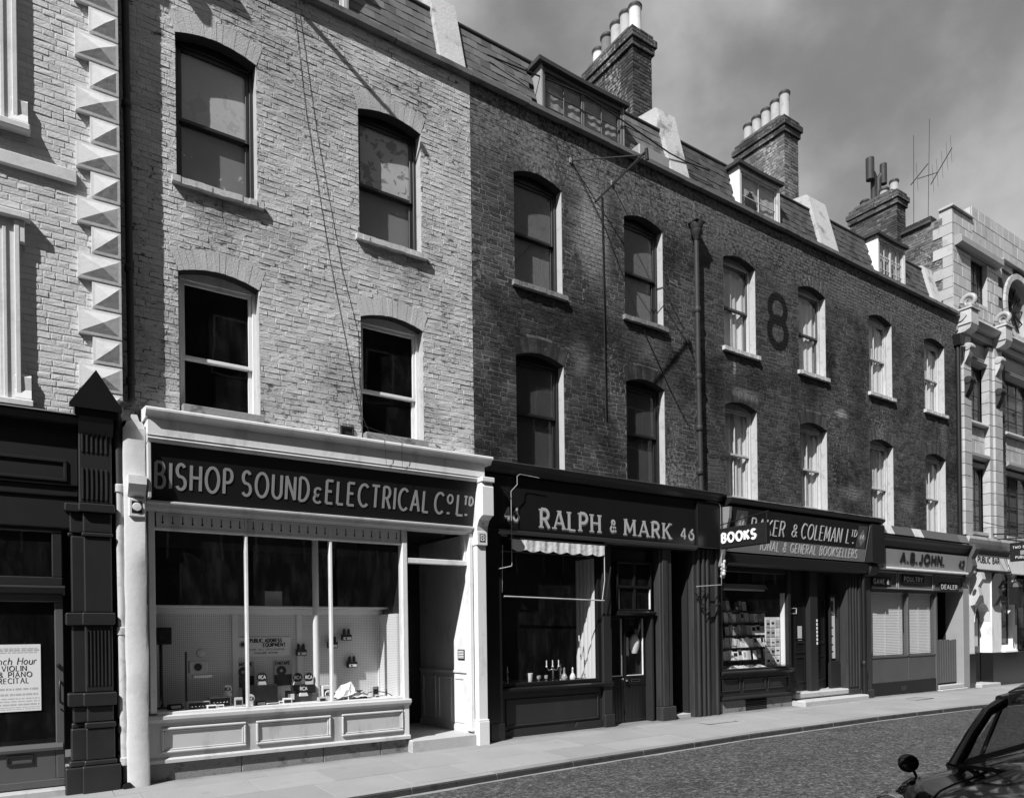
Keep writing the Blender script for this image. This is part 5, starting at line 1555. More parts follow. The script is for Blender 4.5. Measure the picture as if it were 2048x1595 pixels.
sg = thing('shop_sign', 'gilt lettering between two number 46s on the black fascia', 'sign', (8.5, -.2, 3.4), 'fascia boards of the shops')
MB().box(6.22, 11.0, -.206, -.199, 3.36, 3.84).build('board', BK, sg)
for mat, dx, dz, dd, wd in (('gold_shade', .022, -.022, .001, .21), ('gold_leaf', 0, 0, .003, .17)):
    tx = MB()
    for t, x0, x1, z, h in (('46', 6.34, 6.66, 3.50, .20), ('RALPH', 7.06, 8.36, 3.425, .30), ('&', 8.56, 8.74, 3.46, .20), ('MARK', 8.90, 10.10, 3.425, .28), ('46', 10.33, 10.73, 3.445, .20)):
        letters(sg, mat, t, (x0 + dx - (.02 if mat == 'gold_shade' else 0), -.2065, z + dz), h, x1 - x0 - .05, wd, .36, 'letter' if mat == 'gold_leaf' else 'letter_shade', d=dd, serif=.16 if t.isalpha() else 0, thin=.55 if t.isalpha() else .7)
# pilasters
p = MB(); p.box(5.90, 6.26, -.22, .02, gz(6.1) - .05, 3.34, .01); p.box(6.01, 6.28, -.25, .02, gz(6.1) - .05, .30, .012); p.build('pilaster', BK, sB)
p = MB(); p.box(8.46, 8.66, -.10, .10, gz(8.5) - .05, 3.24, .008); p.box(8.455, 8.68, -.14, .10, gz(8.5) - .05, .26, .01); p.build('corner_post', 'wood_dark', sB)
p = MB(); p.box(9.84, 10.16, -.12, .14, .30, 3.24, .01); p.box(9.90, 10.04, -.14, .1, .30, 3.24, .008); p.box(9.83, 10.20, -.17, .14, gz(10) - .05, .30, .014); p.build('pilaster', 'wood_brown', sB)
p = MB(); p.box(10.74, 11.50, -.12, .40, gz(11) - .05, 3.30, .012)
for x in (10.84, 10.98, 11.10, 11.36): p.box(x, x + .06, -.16, -.11, gz(11) - .05, 3.3, .012)
p.build('pilaster', 'wood_brown', sB)
MB().box(10.74, 11.52, -.25, .0, 3.302, 4.2, .01).build('fascia_end', BK, sB)
MB().box(10.70, 10.742, .0, 1.8, -.05, 3.3).build('passage_wall', 'wood_dark', sB)
MB().box(10.20, 10.70, 1.7, 1.8, -.05, 3.3).build('passage_door', 'dark_room', sB)
MB().box(10.16, 10.20, .14, 1.8, -.05, 3.3).build('passage_wall', 'dark_room', sB)
MB().box(10.16, 10.76, -.02, .3, gz(10.5) - .1, gz(10.5) + .07, .01).build('step', 'stone_step', sB)
# window
f = MB(); f.box(6.26, 6.32, -.04, .06, .84, 3.22, .006); f.box(8.38, 8.46, -.05, .06, .84, 3.22, .006); f.box(6.32, 8.38, -.03, .05, 3.02, 3.22, .006); f.box(6.32, 8.38, -.04, .05, .84, .90, .006)
f.build('window_frame', BK, sB)
MB().box(6.32, 8.38, .0, .003, .90, 3.02).build('pane', 'glass', sB)
c = MB(); c.prism([(.1, .84), (-.10, .83), (-.14, .81), (-.14, .78), (-.09, .74), (-.05, .72), (.1, .72)], 6.24, 8.66, 'x'); c.build('sill', BK, sB)
MB().box(6.28, 8.46, -.04, .06, .02, .72).build('stall_riser', 'wood_dark', sB)
m = MB(); m.frame(6.42, 8.37, .20, .64, .03, -.062, -.039, .008); m.build('panel_moulding', 'wood_dark', sB)
c = MB(); c.prism([(6.28, -.06), (6.28, .13), (6.45, .13), (6.52, .16), (7.62, .16), (7.64, .10), (7.84, .10), (7.88, .17), (8.46, .17), (8.46, -.06)], -.075, -.038, 'y'); c.build('skirting', 'wood_dark', sB)
MB().box(6.28, 8.46, .02, 1.0, .70, .86).build('window_bed', 'wood_table', sB)
MB().box(6.3, 8.5, 1.1, 1.14, .86, 3.2).build('window_back', 'dark_room', sB)
cu = MB(); n = 14                                    # pale lining at the right end of the window
for i in range(n):
    a, b_ = .02 + .5 * i / n, .02 + .5 * (i + 1) / n
    fx = lambda y: 8.36 + .012 * math.sin(y * 60)
    cu.add([(fx(a), a, .88), (fx(b_), b_, .88), (fx(b_), b_, 3.0), (fx(a), a, 3.0)], [(0, 1, 2, 3)])
cu.build('window_lining', 'curtain_white', sB, smooth=60)
# doorway: boarded half-glazed doors, fanlight over
d = MB(); yd = .10
for (x0, x1) in ((8.70, 9.12), (9.14, 9.66)):
    d.frame(x0, x1, .86, 2.0, .05, yd, yd + .05, .005); d.box(x0, x1, yd + .002, yd + .05, .72, .86, .005); d.box(x0, x1, yd + .01, yd + .05, .09, .72, .004)
    for k in range(1, 6): d.box(x0 + (x1 - x0) * k / 6 - .004, x0 + (x1 - x0) * k / 6 + .004, yd + .002, yd + .012, .12, .70, .002)
    d.box(x0, x1, yd + .004, yd + .05, .02, .10, .004)
do = d.build('door', BK, sB)
MB().box(8.75, 9.07, yd + .024, yd + .027, .91, 1.95).build('pane', 'glass', do); MB().box(9.19, 9.61, yd + .024, yd + .027, .91, 1.95).build('pane', 'glass', do)
e = MB()
for x in (9.062, 9.60): e.box(x, x + .012, yd - .004, yd + .03, .91, 1.95, .003)
e.box(8.75, 9.07, yd - .004, yd + .02, .90, .912); e.box(9.19, 9.61, yd - .004, yd + .02, .90, .912); e.build('bead', 'paint_white', do)
MB().frame(9.30, 9.52, .775, .83, .012, yd - .006, yd + .003).build('letter_plate', 'iron_old', do)
MB().lathe([(.02, 0), (.03, -.03), (.03, -.05), (0, -.06)], (9.14, yd, .83), 12, 'y').build('knob', 'silver', do, smooth=40)
f = MB(); f.frame(8.88, 9.74, 2.08, 2.98, .035, -.02, .06, .005); f.box(9.29, 9.33, -.015, .05, 2.115, 2.945, .004); f.box(8.915, 9.705, -.02, .06, 2.50, 2.54, .004); f.build('fanlight', BK, sB)
for (x0, x1) in ((8.915, 9.29), (9.33, 9.705)):
    for (z0, z1) in ((2.115, 2.50), (2.54, 2.945)): MB().box(x0, x1, .012, .015, z0, z1).build('fanlight_pane', 'glass', sB)
b_ = MB()
for x in (8.915, 9.32, 9.698): b_.box(x, x + .014, -.012, .03, 2.115, 2.49, .003)
b_.build('bead', 'paint_white', sB)
c = MB(); c.prism([(.08, 2.075), (-.06, 2.075), (-.09, 2.06), (-.09, 2.03), (-.05, 2.005), (.08, 1.99)], 8.84, 9.78, 'x'); c.build('transom', BK, sB)
MB().box(8.66, 8.70, .0, .5, 0, 3.24).build('jamb', 'wood_dark', sB); p = MB(); p.box(9.68, 9.74, -.05, .3, -.0, 2.0, .006); p.build('jamb', 'wood_dark', sB); MB().box(8.68, 9.86, .06, .10, 2.98, 3.3).build('door_head', BK, sB)
MB().box(8.6, 9.9, .30, .34, .0, 3.3).build('lobby_back', 'dark_room', sB)
dp_ = thing('china_bowl', 'white china and crockery seen through the right-hand door pane', 'crockery', (9.5, .2, 1.30))
MB().lathe([(.0, 0), (.05, .0), (.09, .10), (.10, .24), (.06, .34), (0, .36)], (9.50, .22, 1.30), 14).build('vase', 'ceramic_white', dp_, smooth=50)
MB().box(9.24, 9.34, .20, .21, 1.26, 1.60).build('card', 'paper_grey', dp_)
# awning: scalloped valance and folded frame
va = thing('awning', 'short white scalloped awning valance over the display window of number 46', 'awning', (7.5, -.22, 3.0))
m = MB(); n = 72
for i in range(n):
    x0, x1 = 6.46 + 1.95 * i / n, 6.46 + 1.95 * (i + 1) / n
    def hem(x): return 3.045 - .035 * abs(math.sin((x - 6.46) / 1.95 * math.pi * 7.0))
    def wy(x): return -.215 + .010 * math.sin(x * 23) + .006 * math.sin(x * 51)
    m.add([(x0, wy(x0), hem(x0)), (x1, wy(x1), hem(x1)), (x1, -.22, 3.205), (x0, -.22, 3.205)], [(0, 1, 2, 3)])
m.build('valance', 'cloth_valance', va, smooth=60)
MB().tube([(6.42, -.20, 3.21), (8.45, -.20, 3.21)], .025, 8).build('roller', 'wood_dark', va, smooth=50)
af = va
m = MB(); m.tube([(6.95, -.31, 4.20), (6.58, -.31, 4.22), (6.52, -.31, 4.18), (6.52, -.31, 4.05), (6.40, -.31, 3.93), (6.40, -.31, 2.78)], .006, 6); m.tube([(6.40, -.31, 2.78), (6.40, -.30, 2.76), (6.18, -.26, 2.71)], .010, 6); m.build('side_rod', 'pot_buff', af)
m = MB(); m.tube([(10.98, -.24, 4.22), (11.36, -.26, 4.20), (11.40, -.26, 4.12), (11.40, -.26, 2.62)], .004, 6); m.tube([(10.70, -.24, 2.55), (11.40, -.26, 2.60)], .009, 6); m.build('side_rod', 'pot_buff', af)
m = MB(); m.tube([(6.32, -.20, 2.29), (8.40, -.20, 2.25)], .011, 8); m.build('front_rail', 'paint_cream', af)
m = MB(); m.tube([(8.42, -.2, 3.15), (8.40, -.22, 2.6), (8.36, -.2, 2.27)], .007, 6); m.tube([(6.30, -.2, 3.1), (6.28, -.2, 2.35)], .006, 6); m.build('link_rod', 'paint_cream', af)
m = MB(); m.tube([(8.60, -.16, 2.85), (8.46, -.2, 2.3), (8.44, -.2, 2.0)], .012, 6); m.build('lever', 'iron_black', af)
ib = thing('iron_hook', 'bent black iron bracket on the brown pilaster beside the bookshop', 'bracket', (11.2, -.2, 2.2))
m = MB(); m.tube([(10.72, -.18, 2.45), (10.86, -.19, 2.28), (11.02, -.20, 2.12), (11.38, -.22, 2.24), (11.62, -.24, 2.02), (11.72, -.24, 1.9)], .012, 6); m.tube([(10.80, -.18, 2.33), (10.97, -.2, 2.02), (11.38, -.22, 2.23)], .010, 6); m.tube([(10.72, -.18, 2.38), (11.05, -.2, 2.52)], .008, 6); m.build('bar', 'iron_black', ib)

# antiques in the dark window
GA = 'silver and glass in the window of number 46'
def turned(name, label, cat, x, y, prof, mat, n=14, z=.86):
    t = thing(name, label, cat, (x, y, z), GA)
    k = len(prof) // 2
    MB().lathe(prof[:k + 1], (x, y, z), n, cap=False).build('base', mat, t, smooth=40)
    MB().lathe(prof[k:], (x, y, z), n, cap=False).build('body', mat, t, smooth=40)
    return t
CS = [(0, 0), (.055, 0), (.055, .012), (.02, .03), (.015, .06), (.022, .09), (.012, .12), (.016, .18), (.03, .20), (.03, .21), (.012, .212), (.010, .29), (0, .295)]
JUG = [(0, 0), (.035, 0), (.05, .03), (.055, .07), (.04, .11), (.018, .14), (.015, .20), (.022, .215), (.012, .22), (0, .25)]
CUP = [(0, 0), (.03, 0), (.045, .03), (.05, .12), (.055, .17), (.05, .175), (0, .17)]
turned('candlestick', 'silver candlestick with candle, leftmost in the dark window', 'candlestick', 6.72, .35, CS, 'silver')
turned('mug', 'white mug standing left of centre in the dark window', 'mug', 7.05, .16, CUP, 'ceramic_white')
turned('bowl', 'low dark bowl at the left end of the dark window', 'bowl', 6.46, .16, [(0, 0), (.05, 0), (.09, .03), (.10, .05), (.09, .05), (0, .02)], 'glassware')
ORD4 = ('first', 'second', 'third', 'fourth')
for k, x in enumerate((7.24, 7.30, 7.40, 7.45)):
    turned('glass_goblet', f'{ORD4[k]} small drinking glass right of the white mug', 'glass', x, .17 + .06 * (k % 2), [(0, 0), (.03, 0), (.006, .01), (.006, .05), (.03, .07), (.032, .12), (.028, .12), (0, .07)], 'glassware', 10)
cb = thing('candelabrum', 'branched silver candelabrum in the middle of the dark window', 'candelabrum', (7.58, .22, .86), GA)
MB().lathe([(.07, 0), (.06, .015), (.015, .03), (.012, .20), (.02, .22), (.01, .26)], (7.58, .22, .86), 14).build('stem', 'silver', cb, smooth=40)
m = MB(); m.tube([(7.58, .22, 1.08), (7.50, .22, 1.06), (7.45, .22, 1.12)], .007, 6); m.tube([(7.58, .22, 1.08), (7.66, .22, 1.06), (7.71, .22, 1.12)], .007, 6); m.build('branch', 'silver', cb, smooth=50)
for x in (7.45, 7.58, 7.71): MB().lathe([(.018, 0), (.014, .02), (.010, .02), (.010, .11), (0, .115)], (x, .22, 1.12), 10).build('candle', 'ceramic_white', cb, smooth=40)
turned('decanter', 'glass decanter just left of the white jug', 'decanter', 7.80, .18, JUG, 'glassware')
turned('jug', 'white narrow-necked jug right in the dark window', 'jug', 7.97, .16, JUG, 'ceramic_white')
turned('candlestick', 'silver candlestick behind the white jug', 'candlestick', 7.90, .42, CS, 'silver')
turned('bowl', 'small silver bowl right of the white jug', 'bowl', 8.12, .14, [(0, 0), (.03, 0), (.05, .03), (.06, .05), (.05, .05), (0, .02)], 'silver')
turned('cruet', 'small glass cruet at the right end of the dark window', 'cruet', 8.24, .16, [(0, 0), (.025, 0), (.03, .04), (.012, .07), (.012, .10), (.02, .11), (0, .13)], 'glassware', 10)
wb = thing('wall_light', 'two candle bulbs of a wall light hung by the pale lining', 'lamp', (8.25, .3, 1.5), GA)
for (y, z) in ((.25, 1.55), (.22, 1.28)): MB().lathe([(.012, 0), (.012, .10), (0, .105)], (8.20, y, z), 8).build('candle', 'ceramic_white', wb, smooth=40)
MB().tube([(8.34, .3, 1.45), (8.24, .27, 1.42), (8.20, .25, 1.55)], .006, 6).build('arm', 'silver', wb); MB().tube([(8.34, .3, 1.45), (8.24, .25, 1.22), (8.20, .22, 1.28)], .006, 6).build('arm', 'silver', wb)

# ================================================================== the bookshop, no. 44
sC = thing('shopfront', 'dark shop front of the bookshop with a deep fascia, side doorway and stone steps', 'shopfront', (14.0, -.1, gz(14)), SG)
c = MB(); c.prism([(.0, 4.38), (-.40, 4.30), (-.44, 4.285), (-.44, 4.25), (-.38, 4.20), (-.30, 4.16), (.0, 4.15)], 11.52, 17.08, 'x'); c.build('cornice', 'paint_black_flat', sC)
m = MB(); rg = random.Random(6); n = 40
for i in range(n):
    x0, x1 = 11.52 + 5.56 * i / n, 11.52 + 5.56 * (i + 1) / n
    k = rg.uniform(-.012, .012); m.prism([(.0, 4.40), (-.43 + k, 4.315 + k * .5), (-.44 + k, 4.30), (.0, 4.382)], x0, x1, 'x')
m.build('flashing', 'lead', sC)
MB().box(11.52, 16.95, -.22, .0, 3.0, 4.15).build('fascia_backing', 'paint_black_flat', sC)
MB().prism([(-.22, 3.0), (-.30, 3.05), (-.30, 3.22), (-.22, 3.24)], 11.6, 16.9, 'x').build('blind_box', 'paint_black_flat', sC)
sg = thing('shop_sign', 'deep two-toned fascia board of the bookshop with white letters and corner number 44s', 'sign', (14, -.3, 3.28), 'fascia boards of the shops')
T0, T1 = (-.235, 3.27), (-.40, 4.13)
MB().prism([T0, T1, (T1[0] + .17, T1[1]), (T0[0] + .02, T0[1])], 11.56, 16.50, 'x').build('board', 'paint_dark', sg)
ez = Vector((0, T1[0] - T0[0], T1[1] - T0[1])).normalized(); en = Vector((1, 0, 0)).cross(ez); LB = math.hypot(T1[0] - T0[0], T1[1] - T0[1])
def pb(x, f, d=0.): return Vector((x, T0[0] + (T1[0] - T0[0]) * f, T0[1] + (T1[1] - T0[1]) * f)) + en * d
def slab(x0, x1, f0, f1, d0, d1):
    m = MB(); vs = [pb(x0, f0, d1), pb(x1, f0, d1), pb(x1, f1, d1), pb(x0, f1, d1), pb(x0, f0, d0), pb(x1, f0, d0), pb(x1, f1, d0), pb(x0, f1, d0)]
    return m.add(vs, [(0, 1, 2, 3), (0, 4, 5, 1), (1, 5, 6, 2), (2, 6, 7, 3), (3, 7, 4, 0)])
slab(11.60, 16.46, .03, .34, .0, .004).build('lower_band', 'sign_grey', sg)
for (x0, x1) in ((11.74, 12.08), (16.05, 16.40)):
    slab(x0, x1, .36, .94, .0, .004).build('corner_block', 'paint_midgrey', sg)
    m = MB(); cx = (x0 + x1) / 2; m.add([pb(cx - .16, .62, .006), pb(cx, .40, .006), pb(cx + .16, .62, .006), pb(cx, .86, .006)], [(0, 1, 2, 3)]); m.build('diamond', 'sign_grey', sg)
b_ = MB()
for (f0, f1) in ((.012, .022),): b_.add(slab(11.58, 16.48, f0, f1, 0, .005).v, [(0, 1, 2, 3)])
b_.add(slab(16.47, 16.49, .012, .98, 0, .005).v, [(0, 1, 2, 3)]); b_.build('border_line', 'sign_letter_white', sg)
for (mat, dd, dx, w1) in (('ink', .002, .02, .13), ('sign_letter_white', .006, 0, .105)):
    tx = MB()
    for t, x0, x1, f, h in (('BAKER', 12.24, 13.36, .45, .31), ('&', 13.58, 13.80, .48, .25), ('COLEMAN', 13.92, 15.44, .46, .31), ('L', 15.62, 15.76, .46, .31), ('TD', 15.78, 16.04, .64, .15), ('.', 15.90, 15.92, .46, .31)):
        letters(sg, mat, t, pb(x0 + dx, f, .001), h, x1 - x0 - .04, w1, .30, 'letter' if mat != 'ink' else 'letter_shade', ez=ez, d=dd, serif=.05 if len(t) > 2 else 0, thin=.7)
letters(sg, 'sign_letter_white', 'IONAL & GENERAL BOOKSELLERS', pb(12.62, .09, .004), .19, 3.52, .15, .33, ez=ez, d=.003)
tx = MB(); write(tx, '44', pb(11.84, .58, .006), .11, .15, .18, .3, ez=ez, d=.002); write(tx, '44', pb(16.15, .58, .006), .11, .15, .18, .3, ez=ez, d=.002); tx.build('number', 'sign_letter_white', sg)
hs = thing('hanging_sign', 'black box sign with white raised letters BOOKS standing out from the bookshop', 'sign', (11.2, -.9, 3.26), None)
MB().box(11.16, 11.28, -1.48, -.42, 3.27, 3.66, .01).build('box', 'paint_black_flat', hs)
letters(hs, 'neon_tube', 'BOOKS', (11.157, -.50, 3.385), .165, .76, .26, .36, ex=(0, -1, 0), d=.02)
m = MB(); m.tube([(11.22, -.40, 3.74), (11.22, -1.50, 3.86)], .009, 6); m.tube([(11.22, -1.45, 3.66), (11.22, -1.45, 3.86)], .008, 6); m.tube([(11.22, -.6, 3.66), (11.22, -.6, 3.77)], .008, 6); m.build('stay', 'iron_black', hs)
cs = thing('shop_console', 'weathered carved console head between the black shop and the bookshop', 'console', (11.55, -.2, 3.0))
m = MB(); m.prism([(-.0, 4.15), (-.42, 4.12), (-.40, 3.9), (-.30, 3.6), (-.24, 3.2), (-.20, 3.0), (0, 2.9)], 11.47, 11.545, 'x'); m.build('bracket', 'stone_sooty', cs)
m = MB(); rg = random.Random(2)
for i in range(9):
    m.lathe([(0, -.05), (.04, -.03), (.05, 0), (.03, .04), (0, .05)], (11.50 + rg.uniform(-.03, .05), -.20 + rg.uniform(-.05, .04), 2.78 + i * .035), 8)
m.build('leaf_drop', 'stone_light', cs, smooth=50)
# window and stall riser
f = MB(); f.box(11.58, 11.68, -.05, .06, .88, 3.0, .006); f.box(13.80, 13.90, -.06, .08, .80, 3.0, .006); f.box(11.68, 13.80, -.04, .05, 2.90, 3.0, .006); f.box(11.68, 13.80, -.05, .05, .88, .92, .006); f.build('window_frame', 'paint_dark', sC)
MB().box(11.68, 13.80, -.003, .0, .92, 2.90).build('pane', 'glass', sC)
m = MB(); m.prism([(.1, .885), (-.10, .88), (-.13, .86), (-.13, .835), (-.08, .80), (-.05, .78), (.1, .78)], 11.58, 13.92, 'x'); m.build('sill', 'paint_dark', sC)
MB().box(11.58, 13.90, -.03, .06, .34, .78).build('stall_riser', 'paint_dark', sC)
for (x0, x1) in ((11.64, 12.20), (12.28, 13.02), (13.10, 13.82)):
    m = MB(); m.frame(x0, x1, .46, .72, .035, -.055, -.028, .012); m.build('panel_moulding', 'paint_dark', sC)
m = MB(); m.prism([(.05, .37), (-.10, .365), (-.13, .345), (-.13, .32), (-.08, .29), (.05, .28)], 11.58, 13.92, 'x'); m.build('plinth_cap', 'paint_dark', sC)
MB().box(11.58, 12.35, -.05, .05, -.05, .28, .006).build('plinth', 'stone_sooty', sC); MB().box(13.05, 13.92, -.05, .05, -.05, .28, .006).build('plinth', 'stone_sooty', sC)
m = MB()
for k in range(7): m.box(12.35, 13.05, -.05, -.02, .0 + k * .036, .022 + k * .036, .003)
m.build('air_grating', 'iron_old', sC); MB().box(12.35, 13.05, -.019, .05, -.05, .28).build('plinth', 'dark_room', sC)
MB().box(11.60, 13.88, .02, 1.0, .84, .91).build('window_bed', 'wood_table', sC)
MB().box(11.5, 13.92, .95, 1.0, .9, 3.0).build('window_back', 'dark_room', sC)
MB().box(11.5, 17.0, .06, 3.0, 3.0, 3.06).build('shop_ceiling', 'dark_room', sC)
lf = thing('strip_light', 'unlit fluorescent strip fitting in the bookshop window', 'lamp', (12.9, .5, 2.55))
MB().prism([(.40, 2.60), (.44, 2.70), (.56, 2.70), (.60, 2.60)], 12.28, 13.72, 'x').build('reflector', 'paper_grey', lf); MB().tube([(12.32, .46, 2.58), (13.68, .46, 2.58)], .02, 8).build('tube', 'ceramic_white', lf, smooth=40)
# steps and lobby
st = MB(); st.box(13.96, 15.98, -.14, .4, .19, .32, .025); st.build('step', 'stone_step', sC); st = MB(); st.box(13.92, 16.44, -.36, .3, gz(15) - .1, .168, .03); st.build('step', 'stone_step', sC)
MB().box(13.86, 15.98, .05, 1.6, .2, .33).build('lobby_floor', 'stone_step', sC)
def panel_door(x0, x1, y, z0, z1, mat, panels, name='door'):
    d = MB().box(x0, x1, y, y + .05, z0, z1, .005).build(name, mat, sC)
    for (a, b_, p0, p1) in panels: MB().frame(a, b_, p0, p1, .03, y - .016, y + .002, .006).build('panel_moulding', mat, d)
    return d
panel_door(14.02, 14.60, .06, .33, 3.0, 'paint_black', [(14.20, 14.56, .52, 1.10), (14.20, 14.56, 1.18, 1.42), (14.20, 14.56, 1.48, 2.3)])
MB().box(14.31, 14.45, .052, .06, 1.46, 1.78).build('door_card', 'paper_grey', sC)
MB().frame(13.94, 14.26, 2.05, 2.18, .014, .04, .06).build('name_plate', 'paper_grey', sC)
MB().box(13.90, 14.02, .03, .12, .33, 3.0).build('jamb', 'paint_black', sC); MB().box(13.905, 13.985, .022, .030, 1.64, 1.78).build('bell_plate', 'paper_white', sC)
p = MB(); p.box(14.62, 14.92, -.04, .1, .33, 3.0, .008); p.build('pilaster', 'wood_dark', sC)
lt = MB(); rg = random.Random(5)
for k in range(7): lt.box(14.86, 14.905, -.045, -.0395, 1.36 + k * .085, 1.42 + k * .085); 
lt.build('vertical_label', 'paper_white', sC)
d2 = panel_door(14.95, 15.52, .16, .33, 3.0, 'paint_black', [(15.02, 15.12, .52, 1.10), (15.18, 15.46, .52, 1.10), (15.18, 15.46, 1.40, 2.4)])
MB().lathe([(.06, 0), (.07, -.01), (.05, -.02), (.04, -.008), (0, -.008)], (15.16, .16, 1.24), 16, 'y').build('door_knob', 'iron_old', d2, smooth=40); MB().box(15.24, 15.44, .145, .155, 1.38, 1.44).build('letter_plate', 'silver', d2)
m = MB(); m.frame(15.54, 15.92, .92, 2.50, .04, .05, .10, .005); m.box(15.54, 15.94, .05, .12, .33, .92, .005); m.build('side_light', 'paint_dark', sC)
MB().box(15.58, 15.88, .08, .083, .96, 2.46).build('side_light_pane', 'glass', sC)
pl = thing('price_list', 'tall white printed list inside the narrow side light by the bookshop door', 'poster', (15.73, .12, 1.0)); MB().box(15.60, 15.84, .12, .124, 1.02, 2.44).build('sheet', 'paper_white', pl)
m = MB()
for z in (1.16, 1.32, 1.52, 1.72): m.box(15.68, 15.76, .1185, .1198, z, z + .035)
m.box(15.62, 15.82, .1185, .1198, 2.02, 2.05); m.box(15.66, 15.78, .1183, .1198, 2.12, 2.36); m.build('print', 'ink', pl)
p = MB(); p.box(15.96, 16.40, -.12, .3, gz(16) - .05, 3.24, .014)
for x in (16.04, 16.16, 16.28): p.box(x, x + .05, -.145, -.115, .34, 3.2, .01)
p.box(15.94, 16.42, -.16, .3, gz(16) - .05, .30, .014); p.box(16.42, 16.56, -.14, .2, gz(16) - .05, 3.24, .012); p.build('pilaster', 'wood_brown', sC)
m = MB(); m.tube([(16.50, -.20, .9), (16.50, -.20, 3.0)], .045, 10); m.tube([(16.50, -.20, gz(16.5) - .02), (16.50, -.20, .85)], .055, 10); m.lathe([(.06, 0), (.07, .03), (.07, .08), (.055, .12)], (16.50, -.20, .82), 12); m.build('rain_pipe', 'paint_black_flat', sC, smooth=40)
p = MB(); p.box(16.56, 16.98, -.12, .2, gz(16.8) - .05, 2.95, .014); p.box(16.44, 17.0, -.17, .2, gz(16.8) - .05, .25, .02); p.prism([(.0, 3.25), (-.30, 3.25), (-.36, 3.15), (-.30, 3.0), (-.12, 2.95), (.0, 2.95)], 16.60, 16.94, 'x'); p.build('pilaster', 'wood_brown', sC)
MB().box(16.52, 17.08, -.42, .0, 3.252, 4.15, .01).build('fascia_end', 'paint_black_flat', sC)

# books
GB = 'books shown in the bookshop window'
rk = thing('book_rack', 'tiered dark rack holding rows of books in the bookshop window', 'shelf', (12.5, .5, .91))
rows = [2.12, 1.87, 1.60, 1.34, 1.08]
for i, z in enumerate(rows): MB().box(11.64, 13.62, .33 - .035 * i, .62, z - .022, z - .002, .003).build('shelf', 'paint_black_flat', rk)
m = MB()
for x in (11.66, 12.10, 12.62, 13.10): m.box(x, x + .025, .60, .64, .91, 2.4)
m.build('upright', 'paint_black_flat', rk)
BM = []
ORD = 'first second third fourth fifth sixth seventh eighth ninth tenth eleventh twelfth thirteenth fourteenth fifteenth sixteenth seventeenth eighteenth'.split()
for i in range(3):
    rg = random.Random(i)
    me = MB().box(0, .13, 0, .02, 0, .20, .002).mesh('cover'); me.materials.append(MATS[('book_pale', 'book_mid', 'book_dark')[i]]); BM.append(me)
def covers(nm, mat, x0, x1, z0, z1):
    me = MB().box(x0, x1, -.0015, -.0005, z0, z1).mesh(nm); me.materials.append(MATS[mat]); return me
TP = [covers('cover_panel', 'paper_grey', .015, .115, .11, .185), covers('cover_panel', 'paper_white', .02, .11, .03, .09), covers('cover_panel', 'ink', .015, .115, .09, .17), covers('cover_panel', 'paper_grey', .03, .10, .05, .16)]
rg = random.Random(41)
rown = ('topmost', 'second', 'third', 'fourth', 'lowest')
tone = ('pale', 'mid grey', 'dark')
def book(x, y, z, k, tp, w, h, lean, label, rz=0., rx=0.):
    t = thing('book', label, 'book', (x, y, z), GB, (rx, lean, rz))
    o = inst('cover', BM[k], t, (0, 0, 0), (w / .13, 1, h / .20), local=True)
    if tp is not None: inst('cover_panel', TP[tp], t, (0, 0, 0), (w / .13, 1, h / .20), local=True)
for i, z in enumerate(rows):
    x = 11.74 + (0.30 if i == 0 else 0)
    xe = 12.9 if i == 0 else 13.48
    cnt = 0
    while x < xe:
        w = rg.uniform(.09, .15); h = rg.uniform(.18, .225)
        k = rg.choices((0, 1, 2), (4, 5, 5) if i < 3 else (7, 4, 2))[0]
        if rg.random() < .12: x += .08; continue
        cnt += 1
        book(x, .36 - .035 * i, z, k, rg.randrange(4) if rg.random() < .75 else None, w, h, rg.uniform(-.03, .03), f'{tone[k]} book, {ORD[cnt - 1]} from the left on the {rown[i]} row of the bookshop rack', 0, R(-8))
        x += w + rg.uniform(.006, .03)
for j in range(16):
    x = 11.72 + j * .098; k = rg.choices((0, 1, 2), (6, 3, 1))[0]
    book(x, .06 + .10 * (j % 2), .915, k, rg.randrange(4), .13, .19, 0, f'{ORD[j]} from the left of the flat books along the front of the bookshop display', rg.uniform(-.3, .3), R(-74))
cb = thing('card_board', 'white board covered with small pamphlets at the right of the bookshop window', 'display board', (13.5, .14, .91))
MB().box(13.28, 13.78, .14, .155, .93, 1.98).build('board', 'paper_white', cb)
for r_ in range(5):
    for q in range(3):
        MB().box(13.30 + q * .16, 13.43 + q * .16, .13, .138, .96 + r_ * .20, 1.12 + r_ * .20).build('pamphlet', rg.choice(('paper_white', 'paper_white', 'paper_grey')), cb)
        MB().box(13.32 + q * .16, 13.41 + q * .16, .1285, .1298, 1.0 + r_ * .20 + rg.uniform(0, .04), 1.03 + r_ * .20 + rg.uniform(.0, .05)).build('pamphlet_print', 'ink', cb)
MB().box(13.785, 13.80, .02, .13, .92, 2.5).build('window_lining', 'paper_white', sC)

